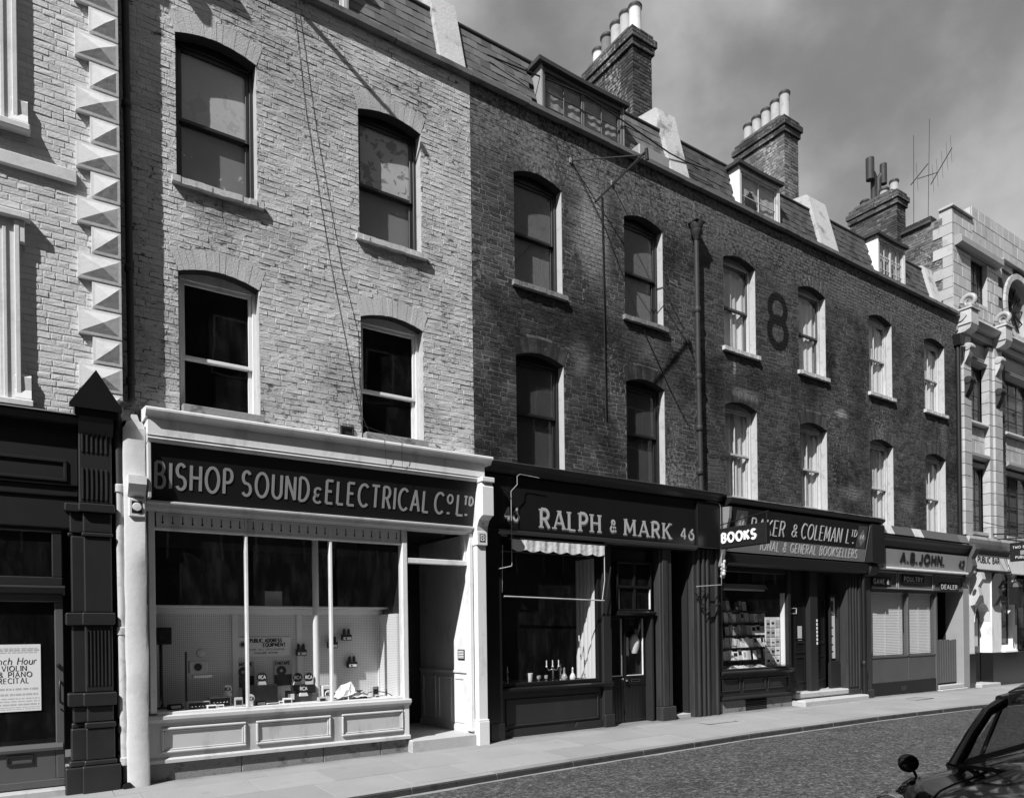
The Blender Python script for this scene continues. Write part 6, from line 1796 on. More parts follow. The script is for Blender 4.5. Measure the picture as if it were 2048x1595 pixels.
# ================================================================== the poulterer, no. 42
sD = thing('shopfront', 'grey shop front of the poulterer with white venetian blinds and a slatted gate', 'shopfront', (19.3, -.1, gz(19)), SG)
c = MB(); c.prism([(.0, 4.02), (-.30, 3.96), (-.34, 3.94), (-.34, 3.90), (-.28, 3.84), (-.22, 3.74), (-.18, 3.68), (.0, 3.66)], 17.08, 21.98, 'x'); c.build('cornice', 'paint_black_flat', sD)
x = 17.10
rg = random.Random(8)
while x < 21.7:
    w = min(rg.uniform(.3, .7), 21.72 - x); MB().prism([(.0, 4.26), (-.16, 4.24), (-.26, 4.02), (-.24, 3.985), (.0, 4.03)], x + .004, x + w - .004, 'x').build('ledge_slab', rg.choice(('stone_light', 'paint_midgrey', 'lead', 'paint_midgrey')), sD); x += w
sg = thing('shop_sign', 'pale fascia of the poulterer with dark block letters and number 42 at each end', 'sign', (19.3, -.22, 3.24), 'fascia boards of the shops')
T0, T1 = (-.19, 3.22), (-.235, 3.66)
MB().prism([T0, T1, (-.05, T1[1]), (-.05, T0[1])], 16.98, 21.64, 'x').build('board', 'paint_grey', sg)
ez = Vector((0, T1[0] - T0[0], T1[1] - T0[1])).normalized()
tx = MB()
for t, x0, x1, f, h in (('42', 17.02, 17.34, .42, .17), ('A.B.JOHN.', 18.16, 20.40, .32, .225), ('42', 21.18, 21.52, .28, .17)):
    letters(sg, 'ink', t, Vector((x0, T0[0] + (T1[0] - T0[0]) * f - .002, T0[1] + (T1[1] - T0[1]) * f)), h, x1 - x0 - .06, .28, .38, ez=ez, d=.018)
MB().prism([(-.10, 3.215), (-.25, 3.205), (-.26, 3.19), (-.26, 3.16), (-.10, 3.15)], 17.3, 21.62, 'x').build('ledge', 'paint_white', sD)
MB().box(17.02, 21.66, -.10, .0, 2.66, 3.15).build('panel_rail', 'paint_midgrey', sD)
for k, (x0, x1, t, tx0, tx1, z0) in enumerate(((17.04, 18.18, 'GAME &', 17.06, 17.80, 2.79), (18.22, 19.98, 'POULTRY', 18.46, 19.42, 2.89), (20.02, 21.60, 'DEALER', 20.36, 21.28, 2.74))):
    MB().frame(x0, x1, 2.68, 3.12, .04, -.125, -.10, .008).build('panel_moulding', 'sign_grey' if k < 2 else 'paint_midgrey', sD)
    nb = thing('name_board', ('small dark board reading game and', 'small dark board reading poultry', 'small dark board reading dealer')[k] + ', over the blinds', 'sign', ((x0 + x1) / 2, -.12, z0))
    MB().box(tx0 - .04, tx1 + .06, -.135, -.11, z0 - .05, z0 + .17, .006).build('board', 'ink', nb)
    letters(nb, 'sign_letter_white', t, (tx0 + .02, -.1355, z0), .11, tx1 - tx0 - .06, .17, .36, d=.003)
f = MB(); f.box(17.00, 17.08, -.05, .06, .36, 2.66, .006); f.box(18.80, 18.86, -.05, .06, 1.0, 2.66, .006); f.box(20.22, 20.30, -.06, .10, -.02, 2.66, .008); f.box(17.08, 18.80, -.045, .05, .97, 1.02, .006); f.box(18.86, 20.22, -.045, .05, .97, 1.02, .006); f.box(17.08, 18.80, -.03, .05, 2.60, 2.66, .004); f.box(18.86, 20.22, -.03, .05, 2.60, 2.66, .004); f.build('window_frame', 'paint_midgrey', sD)
for (x0, x1, lab) in ((17.08, 18.80, 'wider white venetian blind, left, closed behind the poulterer window'), (18.86, 20.22, 'narrower white venetian blind, right, closed behind the poulterer window')):
    MB().box(x0, x1, -.003, .0, 1.02, 2.60).build('pane', 'glass', sD)
    bl = thing('venetian_blind', lab, 'blind', ((x0 + x1) / 2, .08, 1.02), 'venetian blinds of the poulterer')
    me = MB().add([(0, -.0015, -.018), (1, -.0015, -.018), (1, -.004, .000), (0, -.004, .000), (1, .0015, .018), (0, .0015, .018)], [(0, 1, 2, 3), (3, 2, 4, 5)]).mesh('slat'); me.materials.append(MATS['slat_white'])
    nsl = 38
    for k in range(nsl): inst('slat', me, bl, (x0 + .01, .09, 1.05 + k * (1.52 / nsl)), (x1 - x0 - .02, 1, 1))
    m = MB()
    for t in (.12, .5, .88): m.box(x0 + (x1 - x0) * t - .012, x0 + (x1 - x0) * t + .012, .062, .064, 1.03, 2.58)
    m.build('tape', 'slat_white', bl); MB().box(x0 + .01, x1 - .01, .06, .12, 2.56, 2.60).build('head_rail', 'slat_white', bl)
MB().box(17.0, 20.3, .35, .4, .3, 2.7).build('window_back', 'paint_cream', sD)
MB().box(17.08, 18.83, -.03, .04, .36, .97, .004).build('stall_panel', 'paint_midgrey', sD); MB().box(18.84, 20.22, -.03, .04, .36, .97, .004).build('stall_panel', 'paint_midgrey', sD)
MB().box(17.0, 20.22, -.045, .05, gz(18) - .05, .358, .006).build('plinth', 'paint_black_flat', sD); MB().box(18.44, 18.68, -.05, -.04, .12, .24).build('air_brick', 'iron_old', sD)
gt = thing('picket_gate', 'low slatted wooden gate closing the poulterer side door', 'gate', (20.95, .05, .17))
for k in range(9):
    x = 20.36 + k * .132
    MB().box(x, x + .10, .03, .055, .20, 1.36 + .01 * (k % 3), .005).build('slat', 'paint_midgrey', gt)
MB().box(20.34, 21.54, .056, .09, .35, .43, .004).build('rail', 'paint_midgrey', gt); MB().box(20.34, 21.54, .056, .09, 1.1, 1.18, .004).build('rail', 'paint_midgrey', gt)
MB().box(20.30, 21.66, -.10, .9, .05, .15, .012).build('step', 'stone_step', sD); MB().box(20.26, 21.70, -.18, .5, gz(21) - .08, .045, .012).build('step', 'stone_step', sD)
p = MB(); p.box(21.62, 21.70, -.05, 1.2, gz(21.6) - .05, 3.1, .006); p.box(21.64, 22.0, -.10, .2, gz(21.8) - .08, 3.1, .01); p.build('door_pier', 'paint_grey', sD)
MB().box(20.3, 21.62, 1.2, 1.3, 0, 3.2).build('lobby_back', 'dark_room', sD); MB().box(20.24, 20.30, .1, 1.3, 0, 3.2).build('lobby_wall', 'dark_room', sD)
MB().box(17.0, 21.7, .04, 3.0, 2.75, 2.8).build('shop_ceiling', 'dark_room', sD)
cs = thing('shop_console', 'shaped grey console at the pub end of the poulterer fascia', 'console', (21.9, -.2, 3.0))
m = MB(); m.prism([(.0, 4.0), (-.40, 3.98), (-.42, 3.85), (-.30, 3.6), (-.34, 3.4), (-.30, 3.25), (-.16, 3.1), (-.12, 2.95), (.0, 2.9)], 21.70, 21.96, 'x'); m.build('scroll', 'paint_midgrey', cs)
MB().lathe([(.0, -.05), (.05, -.04), (.07, 0), (.05, .03), (0, .04)], (21.8, -.34, 3.2), 10, 'y').build('boss', 'paint_midgrey', cs, smooth=50)

# ================================================================== the white tiled pub at the right edge
hP = thing('public_house', 'white glazed tile pub with pilasters, scrolls and a round window at the right edge', 'pub', (25.5, .3, gz(25)))
XC, YF = 21.75, .10
rg = random.Random(17)
body = MB(); body.box(XC + .02, 40, YF + .32, 4.2, -.1, 13.3); body.build('body', 'dark_room', hP)
# attic storey in coursed blocks, pierced by a window and a round window
WX0, WX1, WZ0, WZ1 = 22.80, 23.82, 11.15, 12.42
OX, OZ, OR = 25.95, 11.62, .88
back = MB()
def fq(xa, xb, a0, a1, b0, b1): back.add([(xa, YF + .012, a0), (xb, YF + .012, b0), (xb, YF + .012, b1), (xa, YF + .012, a1)], [(0, 1, 2, 3)])
fq(XC, WX0, 10.3, 13.5, 10.3, 13.5); fq(WX0, WX1, 10.3, WZ0, 10.3, WZ0); fq(WX0, WX1, WZ1, 13.5, WZ1, 13.5); fq(WX1, OX - OR, 10.3, 13.9, 10.3, 13.9)
n = 24
for i in range(n):
    xa, xb = OX - OR + 2 * OR * i / n, OX - OR + 2 * OR * (i + 1) / n
    h = lambda x: math.sqrt(max(0, OR * OR - (x - OX) ** 2))
    fq(xa, xb, 10.3, OZ - h(xa), 10.3, OZ - h(xb)); fq(xa, xb, OZ + h(xa), 13.9, OZ + h(xb), 13.9)
fq(OX + OR, 40, 10.3, 13.9, 10.3, 13.9)
at = back.build('attic_wall', 'dirt', hP)
def blocks(x0, x1, z0, z1, w, h, parent, mat='faience', y=YF, d=.014, hole=None, stag=True):
    r = 0; z = z0
    while z < z1 - .05:
        zt = min(z + h, z1); x = x0 - (w / 2 if (r % 2 and stag) else 0)
        while x < x1 - .02:
            a, b_ = max(x, x0), min(x + w, x1)
            if b_ - a > .04 and not (hole and hole(a, b_, z, zt)):
                MB().box(a + .006, b_ - .006, y - d + rg.uniform(-.003, .003), y + .02, z + .006, zt - .006, .004).build('tile', mat, parent)
            x += w
        z = zt; r += 1
inwin = lambda a, b_, z0, z1: (b_ > WX0 + .01 and a < WX1 - .01 and z1 > WZ0 + .01 and z0 < WZ1 - .01)
def inocc(a, b_, z0, z1):
    dx = max(a - OX, 0, OX - b_); dz = max(z0 - OZ, 0, OZ - z1); return math.hypot(dx, dz) < OR + .16
blocks(XC, WX0, 10.42, 12.42, .53, .31, at); blocks(WX1, 24.3, 10.42, 12.42, .25, .31, at); blocks(WX0, WX1, 10.42, WZ0, .5, .31, at)
blocks(24.3, 27.6, 10.42, 12.8, .5, .31, at, hole=inocc)
blocks(XC, 22.95, 12.72, 13.5, .40, .38, at, y=YF + .02); blocks(22.95, 27.6, 12.8, 13.9, .40, .38, at, y=YF + .02)
MB().box(27.6, 40, YF - .002, YF + .05, 10.42, 13.9).build('attic_front', 'faience', hP)
MB().box(22.95, 40, YF + .05, YF + .3, 13.3, 13.895).build('parapet', 'faience', hP)
MB().box(XC - .0, 22.95, YF + .03, YF + .35, 13.3, 13.499).build('parapet', 'faience', hP)
m = MB(); m.prism([(YF + .02, 12.72), (YF - .17, 12.70), (YF - .20, 12.66), (YF - .20, 12.50), (YF - .10, 12.46), (YF + .02, 12.44)], XC + .12, 24.5, 'x'); m.build('string_course', 'faience_grey', hP)
m = MB(); m.prism([(YF + .02, 12.86), (YF - .12, 12.84), (YF - .12, 12.80), (YF + .02, 12.78)], 24.7, 40, 'x'); m.build('string_course', 'faience', hP)
m = MB(); m.prism([(YF + .35, 13.56), (YF - .05, 13.56), (YF - .06, 13.51), (YF, 13.50), (YF + .35, 13.50)], XC - .05, 22.94, 'x'); m.build('coping', 'faience', hP)
def barred(x0, x1, z0, z1, y, nx, nz, parent=hP, lean=0, cur=True):
    f = MB().frame(x0, x1, z0, z1, .045, y, y + .05)
    for i in range(1, nx): c_ = x0 + (x1 - x0) * i / nx; f.box(c_ - .009, c_ + .009, y + .01, y + .035, z0 + .045, z1 - .045)
    for j in range(1, nz): c_ = z0 + (z1 - z0) * j / nz; f.box(x0 + .045, x1 - .045, y + .012, y + .04, c_ - .014, c_ + .014)
    w = f.build('window', 'iron_black', parent)
    for i in range(nx):
        for j in range(nz): MB().box(x0 + (x1 - x0) * i / nx + .012, x0 + (x1 - x0) * (i + 1) / nx - .012, y + .02, y + .023, z0 + (z1 - z0) * j / nz + .016, z0 + (z1 - z0) * (j + 1) / nz - .016).build('pane', 'glass_dirty', w)
    MB().add([(x0, y + .07, z0), (x1, y + .07, z0), (x1, y + .07, z1), (x0, y + .07, z1)], [(0, 1, 2, 3)]).build('curtain', 'blind_grey', w)
    return w
barred(WX0, WX1, WZ0, WZ1, YF + .12, 4, 4)
m = MB()
for xx in (WX0, WX1): m.add([(xx, YF, WZ0), (xx, YF + .2, WZ0), (xx, YF + .2, WZ1), (xx, YF, WZ1)], [(0, 1, 2, 3)])
m.add([(WX0, YF, WZ1), (WX1, YF, WZ1), (WX1, YF + .2, WZ1), (WX0, YF + .2, WZ1)], [(0, 1, 2, 3)]); m.build('reveal', 'faience', hP)
ro = MB()
nv = 28
for i in range(nv):
    a0, a1 = 2 * math.pi * (i + .03) / nv, 2 * math.pi * (i + .97) / nv
    pts = [(OX + r_ * math.cos(a), OZ + r_ * math.sin(a)) for r_, a in ((OR, a0), (OR + .17, a0), (OR + .17, a1), (OR, a1))]
    MB().prism(pts, YF - .06, YF + .04, 'y').build('voussoir', 'faience', hP)
m = MB().lathe([(OR, -.02), (OR - .02, .10), (OR - .10, .16), (OR - .12, .24)], (OX, YF, OZ), 40, 'y', cap=False); m.build('round_reveal', 'faience_grey', hP, smooth=30)
oc = MB()
for i in range(6):
    a = math.pi * i / 6 + .2; oc.tube([(OX + .8 * math.cos(a), YF + .18, OZ + .8 * math.sin(a)), (OX - .8 * math.cos(a), YF + .18, OZ - .8 * math.sin(a))], .02, 6)
oc.lathe([(.32, 0), (.36, 0)], (OX, YF + .18, OZ), 24, 'y', cap=False); ow = oc.build('round_window', 'iron_black', hP)
MB().lathe([(0, 0), (.80, 0)], (OX, YF + .20, OZ), 32, 'y', cap=False).build('pane', 'glass_dirty', ow); MB().lathe([(0, 0), (.80, 0)], (OX, YF + .25, OZ), 32, 'y', cap=False).build('curtain', 'blind_dark', ow)
# brick flank with tile quoins, seen over the terrace roofs
fk = brick_block(hP, XC, XC + .3, YF + .04, 4.2, 10.2, 13.30, 'brick_chimney_pale', 'mortar_chimney_pale', 51, 'flank', 'x')
z = 10.35; k = 0
while z < 13.28:
    d = .52 if k % 2 == 0 else .26
    MB().box(XC - .025, XC + .1, YF - .005, YF + d, z + .004, z + .296, .006).build('quoin', 'faience', hP); z += .30; k += 1
m = MB(); m.box(XC - .08, XC + .3, YF + .55, 4.2, 13.30, 13.37, .01); m.box(XC - .04, XC + .3, YF + .55, 4.2, 13.371, 13.50, .01); m.build('flank_coping', 'brick_chimney', hP)
# entablature over the two middle storeys
m = MB(); m.prism([(.2, 10.44), (-.16, 10.42), (-.22, 10.40), (-.24, 10.34), (-.16, 10.26), (-.10, 10.22), (.2, 10.20)], XC, 40, 'x'); m.build('entablature', 'faience', hP)
m = MB(); m.box(XC, 40, .0, .2, 10.0, 10.2); m.build('frieze', 'faience_grey', hP)
for x in (21.78, 23.92, 26.9):
    b_ = MB(); b_.box(x, x + .46, -.34, .15, 10.10, 10.50, .015); b_.box(x - .03, x + .49, -.38, .15, 10.502, 10.56, .012); b_.prism([(-.34, 10.10), (-.30, 9.98), (-.16, 9.92), (.1, 9.92), (.1, 10.10)], x + .03, x + .43, 'x'); b_.build('block', 'faience', hP)
    s = MB()                                         # scroll sitting on the block
    pth = [(x + .23, -.20 + .19 * math.cos(t) * (1 - t / 14), 10.78 + .19 * math.sin(t) * (1 - t / 14)) for t in [i * .42 for i in range(22)]]
    s.tube(pth, [.085 - .003 * i for i in range(22)], 8); s.lathe([(0, -.2), (.08, -.18), (.10, 0), (.08, .18), (0, .2)], (x + .23, -.26, 10.62), 12, 'x'); s.build('scroll', 'faience_grey', hP, smooth=60)
# pilasters of stacked blocks with volutes
def pilaster(x0, x1, y, strip=None):
    z = 4.30; k = 0
    while z < 9.92:
        h = (.33, .335)[k % 2]
        w = (x1 - x0)
        MB().box(x0, x0 + w * .30, y + .05, .2, z + .006, min(z + h, 9.92) - .006, .006).build('tile', 'faience', hP)
        MB().box(x0 + w * .315, x1, y, .2, z + .006, min(z + h, 9.92) - .006, .008).build('tile', 'faience', hP)
        z += h; k += 1
    for zz in (9.55, 8.62):
        v = MB(); v.lathe([(0, -.16), (.10, -.15), (.12, 0), (.10, .15), (0, .16)], ((x0 + x1) / 2 + .05, y - .08, zz), 12, 'x'); v.prism([(y, zz + .05), (y - .16, zz), (y - .12, zz - .22), (y - .02, zz - .42), (y, zz - .45)], (x0 + x1) / 2 - .08, (x0 + x1) / 2 + .16, 'x')
        v.build('volute', 'faience' if zz > 9 else 'iron_old', hP, smooth=50)
pilaster(XC, 22.40, -.06); pilaster(23.62, 24.36, -.06); pilaster(26.7, 27.5, -.06)
for (x0, x1) in ((22.40, 22.46), (24.36, 24.86), (27.5, 28.0)): brick_block(hP, x0, x1, .06, .3, 4.3, 9.95, 'brick_dark', 'mortar_dark', 61, 'brick_strip', 'y')
MB().box(27.5, 40, .1, .3, 4.3, 9.95).build('front_wall', 'faience_grey', hP)
for (x0, x1) in ((22.46, 23.62), (24.86, 26.7)):
    barred(x0 + .06, x1 - .06, 7.66, 9.30, .22, 3, 4); barred(x0 + .06, x1 - .06, 4.48, 6.36, .22, 3, 4)
    m = MB(); m.prism([(.3, 9.44), (.06, 9.44), (.02, 9.40), (.06, 9.33), (.3, 9.30)], x0, x1, 'x'); m.prism([(.3, 9.60), (.10, 9.58), (.10, 9.52), (.3, 9.50)], x0, x1, 'x'); m.build('window_head', 'faience_grey', hP)
    MB().box(x0, x1, .12, .3, 9.60, 10.0).build('panel', 'faience_grey', hP)
    m = MB(); m.prism([(.3, 7.66), (.04, 7.64), (.0, 7.60), (.0, 7.56), (.08, 7.54), (.3, 7.52)], x0 - .02, x1 + .02, 'x'); m.prism([(.3, 4.48), (.04, 4.46), (.04, 4.38), (.3, 4.36)], x0, x1, 'x'); m.build('sill', 'faience', hP)
    blocks(x0, x1, 6.74, 7.52, .58, .39, hP, 'faience', y=.14)
    m = MB(); m.prism([(.3, 6.76), (.06, 6.74), (-.02, 6.70), (-.02, 6.62), (.08, 6.56), (.3, 6.54)], x0, x1, 'x'); m.prism([(.3, 6.50), (.12, 6.48), (.12, 6.38), (.3, 6.36)], x0, x1, 'x'); m.build('window_head', 'faience_grey', hP)
# ground floor: plinth course, fascia, arch, pier, black dado
m = MB(); m.prism([(.2, 4.30), (-.12, 4.28), (-.13, 4.20), (-.10, 4.10), (-.06, 3.985), (.2, 3.985)], XC + .28, 40, 'x'); m.build('string_course', 'faience', hP)
sgn = thing('pub_fascia', 'white fascia of the pub reading public bar under a dark cornice', 'sign', (23.5, -.1, 3.4))
MB().prism([(.1, 3.98), (-.15, 3.97), (-.17, 3.93), (-.17, 3.89), (-.12, 3.80), (.1, 3.78)], 22.42, 24.50, 'x').build('cornice', 'iron_old', sgn)
MB().box(22.46, 24.48, -.10, .1, 3.36, 3.78).build('board', 'paint_white', sgn); MB().box(24.52, 40, -.10, .1, 3.3, 3.9).build('board', 'paint_white', sgn)
letters(sgn, 'ink', 'PUBLIC BAR', (22.56, -.1005, 3.55), .16, 1.34, .24, .28, d=.004, serif=.1)
MB().prism([(.1, 3.36), (-.16, 3.355), (-.18, 3.33), (-.16, 3.29), (.1, 3.27)], 22.42, 24.50, 'x').build('moulding', 'paint_midgrey', sgn)
gf = MB(); AX, AW = 22.98, .50                        # arched doorway
gf.box(XC + .28, AX - AW, -.02, .3, gz(22) - .1, 3.3); gf.box(AX + AW, 24.1, -.06, .3, .95, 3.3, .006)
for i in range(12):
    xa, xb = AX - AW + 2 * AW * i / 12, AX - AW + 2 * AW * (i + 1) / 12
    hh = lambda x: 1.85 + .55 * math.sqrt(max(0, 1 - ((x - AX) / AW) ** 2))
    gf.add([(xa, -.03, hh(xa)), (xb, -.03, hh(xb)), (xb, -.03, 3.3), (xa, -.03, 3.3), (xa, .3, hh(xa)), (xb, .3, hh(xb))], [(0, 1, 2, 3), (0, 4, 5, 1)])
gf.build('ground_wall', 'paint_white', hP)
gf = MB(); gf.box(24.95, 25.25, -.02, .3, .95, 3.3); gf.box(26.6, 40, -.02, .3, .95, 3.3); gf.prism([(-.16, .95), (-.15, 1.0), (-.02, 1.14), (.1, 1.16), (.1, .95)], 24.1, 24.95, 'x'); gf.build('ground_wall', 'paint_white', hP)
MB().box(AX + AW, 40, -.08, .25, gz(25) - .1, .949, .006).build('dado', 'paint_black', hP); MB().box(XC + .26, AX - AW - .02, -.06, .2, gz(22) - .1, .95, .006).build('dado', 'paint_black', hP)
barred(24.1, 24.95, 1.16, 3.2, .10, 2, 3); barred(25.25, 26.6, .97, 3.2, .10, 3, 3)
d = MB(); d.box(AX - .46, AX + .46, .25, .30, .1, 2.5); d.frame(AX - .42, AX + .42, 1.1, 2.0, .05, .235, .25); d.frame(AX - .36, AX - .03, .25, .95, .03, .24, .25); d.frame(AX + .03, AX + .36, .25, .95, .03, .24, .25); d.build('door', 'paint_dark', hP)
MB().box(AX - .30, AX + .30, .238, .241, 1.15, 1.95).build('door_pane', 'paper_grey', hP)
MB().box(22.42, 23.62, -.22, .3, gz(23) - .1, .09, .015).build('step', 'stone_step', hP)
for s in (-1, 1):
    v = MB(); v.prism([(0, 3.26), (-.30, 3.24), (-.34, 3.05), (-.22, 2.85), (-.26, 2.6), (-.14, 2.35), (0, 2.3)], AX + s * .62 - .10, AX + s * .62 + .10, 'x'); v.build('console', 'faience' if s < 0 else 'iron_old', hP)
ln = thing('wall_lantern', 'black iron wall lantern beside the pub doorway', 'lamp', (24.2, -.4, 2.4))
m = MB(); m.prism([(24.06, 2.35), (24.34, 2.35), (24.38, 2.85), (24.02, 2.85)], -.52, -.28, 'y'); m.build('body', 'iron_black', ln)
MB().lathe([(.20, 0), (.12, .12), (.05, .18), (.03, .28), (0, .30)], (24.2, -.40, 2.86), 8).build('roof', 'iron_black', ln); MB().tube([(24.2, -.06, 2.95), (24.2, -.40, 3.2), (24.2, -.40, 3.1)], .015, 6).build('arm', 'iron_black', ln); MB().tube([(24.2, -.4, 2.35), (24.2, -.4, 1.75)], .018, 6).build('drop', 'iron_black', ln)
hs = thing('hanging_sign', 'black hanging pub sign reading two brewers, cut by the right edge', 'sign', (23.75, -.9, 3.6))
MB().box(23.72, 23.80, -1.45, -.45, 3.58, 4.12, .01).build('board', 'paint_black_flat', hs)
letters(hs, 'sign_letter_white', 'TWO BREWERS', (23.718, -.53, 3.95), .065, .66, .16, .28, ex=(0, -1, 0), d=.006); letters(hs, 'sign_letter_white', 'PUBLIC BAR', (23.718, -.60, 3.66), .065, .56, .16, .28, ex=(0, -1, 0), d=.006)
MB().box(23.712, 23.719, -1.25, -.72, 3.76, 3.88).build('panel', 'sign_grey', hs)
m = MB(); m.tube([(23.76, .1, 4.44), (23.76, -1.55, 4.30)], .022, 6); m.tube([(23.76, .08, 4.28), (23.76, -1.5, 4.20)], .016, 6); m.tube([(22.4, -.05, 4.75), (23.76, -.9, 4.38)], .010, 6)
for y in (-.6, -1.3): m.tube([(23.76, y, 4.1), (23.76, y, 4.35)], .010, 6)
m.build('bracket', 'iron_black', hs)

# unseen houses added behind the camera to cut skylight and darken reflections
rg = random.Random(23)
x = -34.0; k = 0
while x < 62:
    w = rg.uniform(6.5, 9.0); h = rg.uniform(13.5, 16.0)
    t = thing('terraced_house', f'brick house added behind the camera to cut skylight, seen only in reflections, {("first","second","third","fourth","fifth","sixth","seventh","eighth","ninth","tenth","eleventh","twelfth","thirteenth","fourteenth","fifteenth")[k]} from the left', 'house', (x + w / 2, -12.6, -.1), 'houses added behind the camera')
    MB().box(x, x + w - .02, -19, -12.0, -.2, h).build('wall', 'brick_added_houses', t) if 'brick_added_houses' in MATS else None
    for i in range(3):
        for j in range(1, 4):
            wx = x + w * (i + .5) / 3
            o = MB().frame(wx - .5, wx + .5, j * 2.9 + .6, j * 2.9 + 2.3, .06, -12.0, -11.97).build('window', 'paint_white', t)
            MB().box(wx - .44, wx + .44, -12.0, -11.985, j * 2.9 + .66, j * 2.9 + 2.24).build('pane', 'dark_room', o)
    MB().box(x + .2, x + w - .2, -12.0, -11.93, .1, 3.0).build('shop_window', 'dark_room', t); MB().box(x, x + w - .02, -12.0, -11.7, 3.0, 3.8).build('fascia', 'paint_dark', t)
    x += w; k += 1

# ================================================================== the black car at the lower right
RZ = -.14                                            # road level there
car = thing('car', 'black saloon car with chrome headlamp and round wing mirror in the lower right corner', 'car', (5.9, -8.05, RZ))
def lerp_tab(u, tab): return interp(u, tab)
CY, X0 = -8.02, 4.08
N = 13
def section(u):
    """half section at distance u behind the nose: list of (v, z) from sill to centre line"""
    hw = interp(u, [(0, .52), (.12, .60), (.35, .68), (.9, .71), (1.6, .72), (2.8, .71), (3.4, .64), (3.7, .50)])
    crest = interp(u, [(0, .74), (.05, .86), (.12, .925), (.25, .95), (.45, .957), (.8, .945), (1.1, .94), (1.5, .94), (2.9, .93), (3.3, .88), (3.7, .66)])
    mid = interp(u, [(0, .70), (.06, .82), (.2, .91), (.5, .96), (.8, .985), (1.0, 1.0), (1.5, .97), (2.9, .95), (3.3, .90), (3.7, .68)])
    val = min(crest, mid) - interp(u, [(0, .03), (.3, .07), (.9, .045), (1.15, .0), (4, .0)])
    sill = .24
    return [(hw * .93, sill), (hw * .99, sill + .14), (hw, sill + .28), (hw * .985, crest - .16), (hw * .94, crest - .06), (hw * .86, crest - .012), (hw * .78, crest), (hw * .70, crest - .014), (hw * .62, val + .005), (hw * .52, val + .012), (hw * .38, (val + mid) / 2 + .02), (hw * .2, mid - .012), (0, mid)]
us = [0, .03, .08, .15, .25, .4, .6, .8, .95, 1.06, 1.15, 1.4, 1.8, 2.4, 2.9, 3.2, 3.45, 3.6, 3.7]
m = MB()
for u in us:
    h = section(u)
    row = [(X0 + u, CY + v, RZ + z) for v, z in h] + [(X0 + u, CY - v, RZ + z) for v, z in h[-2::-1]]
    m.v += row
K = 2 * N - 1
for i in range(len(us) - 1):
    for k in range(K - 1): m.f.append((i * K + k, i * K + k + 1, (i + 1) * K + k + 1, (i + 1) * K + k))
m.f.append(tuple(range(K))); m.f.append(tuple((len(us) - 1) * K + k for k in range(K))[::-1])
bo = m.build('body', 'car_paint', car, smooth=50)
# bonnet edge line, scuttle, cabin
m = MB()
for s in (1, -1): m.tube([(X0 + u, CY + s * section(u)[8][0], RZ + section(u)[8][1] + .004) for u in (.08, .2, .4, .6, .8, 1.0, 1.1)], .006, 5)
m.build('bonnet_bead', 'paint_black', car)
def cab(u, zfrac):
    base = interp(u, [(1.08, .96), (2.9, .94)]); return base
WB, WT = .98, 1.50                                  # windscreen foot and head
roof = MB(); n = 10
prof = [(WT - .03, 1.35), (WT + .03, 1.40), (WT + .13, 1.445), (1.95, 1.50), (2.3, 1.515), (2.65, 1.48), (2.9, 1.40), (3.05, 1.30)]
for (u, z) in prof:
    for k in range(n + 1):
        t = -1 + 2 * k / n
        roof.v.append((X0 + u + .05 * (t * t) * (1 if u < 2 else -1), CY + t * .56, RZ + z - .035 * t ** 4 - .015 * t * t))
for i in range(len(prof) - 1):
    for k in range(n): roof.f.append((i * (n + 1) + k, i * (n + 1) + k + 1, (i + 1) * (n + 1) + k + 1, (i + 1) * (n + 1) + k))
roof.build('roof', 'car_paint', car, smooth=60)
for s in (1, -1):
    pl = MB()
    pl.tube([(X0 + WB + .06, CY + s * .635, RZ + .92), (X0 + WB + .24, CY + s * .60, RZ + 1.13), (X0 + WB + .40, CY + s * .575, RZ + 1.27), (X0 + WT + .04, CY + s * .545, RZ + 1.325)], [.046, .038, .036, .040], 8)
    pl.tube([(X0 + 2.28, CY + s * .66, RZ + .92), (X0 + 2.26, CY + s * .56, RZ + 1.40)], .035, 8)
    pl.tube([(X0 + 3.25, CY + s * .60, RZ + .92), (X0 + 3.0, CY + s * .52, RZ + 1.34)], .06, 8)
    pl.tube([(X0 + WT + .02, CY + s * .555, RZ + 1.35), (X0 + 2.3, CY + s * .565, RZ + 1.395), (X0 + 3.0, CY + s * .53, RZ + 1.33)], .028, 8)
    pl.tube([(X0 + WB + .05, CY + s * .655, RZ + .93), (X0 + 2.3, CY + s * .685, RZ + .945), (X0 + 3.25, CY + s * .63, RZ + .93)], .030, 8)
    pl.tube([(X0 + 1.48, CY + s * .665, RZ + .93), (X0 + 1.62, CY + s * .58, RZ + 1.30)], .014, 6)
    pl.build('window_pillars', 'car_paint', car, smooth=60)
ws = MB(); n = 8
for (f, z) in ((0, .955), (.5, 1.155), (1, 1.355)):
    for k in range(n + 1):
        t = -1 + 2 * k / n
        ws.v.append((X0 + WB - .02 + (WT - WB + .03) * f + .07 * t * t, CY + t * (.61 - .07 * f), RZ + z - .012 * t * t))
for i in range(2):
    for k in range(n): ws.f.append((i * (n + 1) + k, i * (n + 1) + k + 1, (i + 1) * (n + 1) + k + 1, (i + 1) * (n + 1) + k))
ws.build('windscreen', 'car_glass', car, smooth=60)
m = MB(); fr = [(X0 + WB - .02 + .07 * t * t, CY + t * .615, RZ + .95 - .012 * t * t) for t in [-1 + i / 6 for i in range(13)]]
m.tube(fr, .013, 6); m.build('windscreen_seal', 'rubber', car, smooth=60)
MB().tube([(q[0] - .01, q[1], q[2] + .012) for q in fr], .005, 5).build('screen_strip', 'rubber', car, smooth=60)
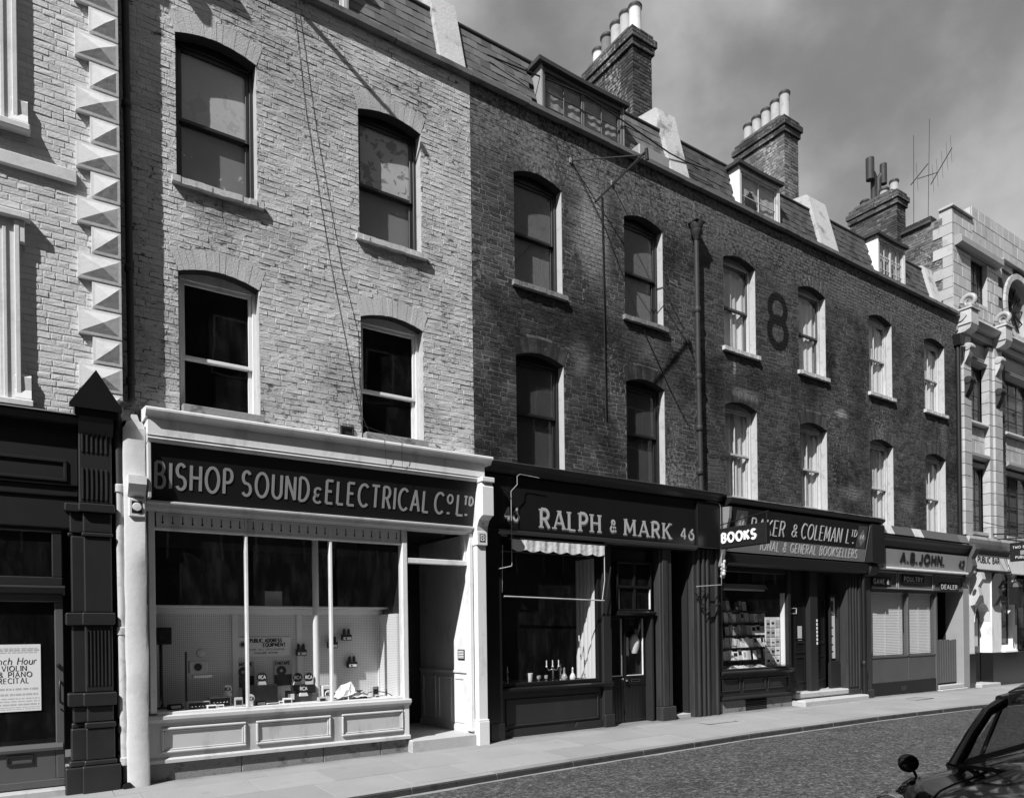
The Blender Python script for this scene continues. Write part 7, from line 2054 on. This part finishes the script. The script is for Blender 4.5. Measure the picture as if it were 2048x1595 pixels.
for s in (1, -1):
    MB().add([(X0 + 1.2, CY + s * .655, RZ + .95), (X0 + 2.28, CY + s * .675, RZ + .96), (X0 + 2.26, CY + s * .575, RZ + 1.37), (X0 + 1.66, CY + s * .565, RZ + 1.34)], [(0, 1, 2, 3)]).build('side_window', 'car_glass', car)
    MB().add([(X0 + 2.30, CY + s * .675, RZ + .96), (X0 + 3.2, CY + s * .62, RZ + .95), (X0 + 2.98, CY + s * .54, RZ + 1.32), (X0 + 2.28, CY + s * .575, RZ + 1.37)], [(0, 1, 2, 3)]).build('side_window', 'car_glass', car)
    MB().tube([(X0 + 1.46, CY + s * .63, RZ + .99), (X0 + 1.30, CY + s * .55, RZ + 1.05)], .008, 6).build('wiper', 'chrome', car)
    MB().box(X0 + 1.9, X0 + 2.2, CY + s * .32 - .24, CY + s * .32 + .24, RZ + .35, RZ + .60, .05).build('seat', 'leather_dark', car); MB().box(X0 + 2.16, X0 + 2.32, CY + s * .32 - .24, CY + s * .32 + .24, RZ + .5, RZ + 1.12, .06).build('seat_back', 'leather_dark', car)
    # headlamp
    c = (X0 + .085, CY + s * .535, RZ + .80)
    MB().lathe([(.088, .06), (.105, .02), (.108, -.01), (.100, -.035), (.090, -.04)], c, 24, 'x', cap=False).build('headlamp_rim', 'chrome', car, smooth=50)
    MB().lathe([(.09, -.02), (.085, -.05), (.05, -.072), (0, -.08)], c, 24, 'x', cap=False).build('headlamp', 'glassware', car, smooth=60)
    for xw in (.62, 2.95):
        wh = MB().lathe([(.20, -.08), (.28, -.08), (.30, -.05), (.30, .05), (.28, .08), (.20, .08)], (X0 + xw, CY + s * .60, RZ + .30), 24, 'y').build('wheel', 'rubber', car, smooth=40); MB().lathe([(0, .09), (.12, .095), (.19, .085)], (X0 + xw, CY + s * .60, RZ + .30), 20, 'y', cap=False).build('hub_cap', 'chrome', wh, smooth=40)
MB().box(X0 + 1.2, X0 + 1.5, CY - .6, CY + .6, RZ + .7, RZ + .93, .05).build('dashboard', 'leather_dark', car)
MB().tube([(X0 + 1.62 + .0, CY - .32 + .19 * math.cos(a), RZ + .94 + .17 * math.sin(a)) for a in [i * math.pi / 8 for i in range(17)]], .012, 6, cap=False).build('steering_wheel', 'rubber', car, smooth=60)
b = MB(); b.tube([(X0 - .07, CY - .62, RZ + .42), (X0 - .12, CY, RZ + .42), (X0 - .07, CY + .62, RZ + .42)], .045, 8); b.build('bumper', 'chrome', car, smooth=60)
# wing mirror on its bent stem
mx, my = 4.42, -7.455
m = MB(); m.tube([(mx + .10, my, RZ + .935), (mx + .085, my, RZ + .93), (mx + .05, my + .005, RZ + .99), (mx + .005, my + .01, RZ + 1.02)], [.011, .009, .009, .008], 8); m.build('mirror_stem', 'iron_black', car, smooth=60)
mi = MB().lathe([(.0, -.02), (.035, -.017), (.052, -.008), (.058, .004), (.056, .012)], (0, 0, 0), 22, 'x', cap=False).build('mirror_shell', 'car_paint', car, smooth=60, at=(mx + .0, my + .01, RZ + 1.035)); mi.rotation_euler = (0, R(-6), R(30))
gl = MB().lathe([(.0, .0125), (.053, .0125)], (0, 0, 0), 22, 'x', cap=False).build('mirror_glass', 'chrome', car, at=(mx + .0, my + .01, RZ + 1.035)); gl.rotation_euler = (0, R(-6), R(30))

bpy.context.view_layer.update()
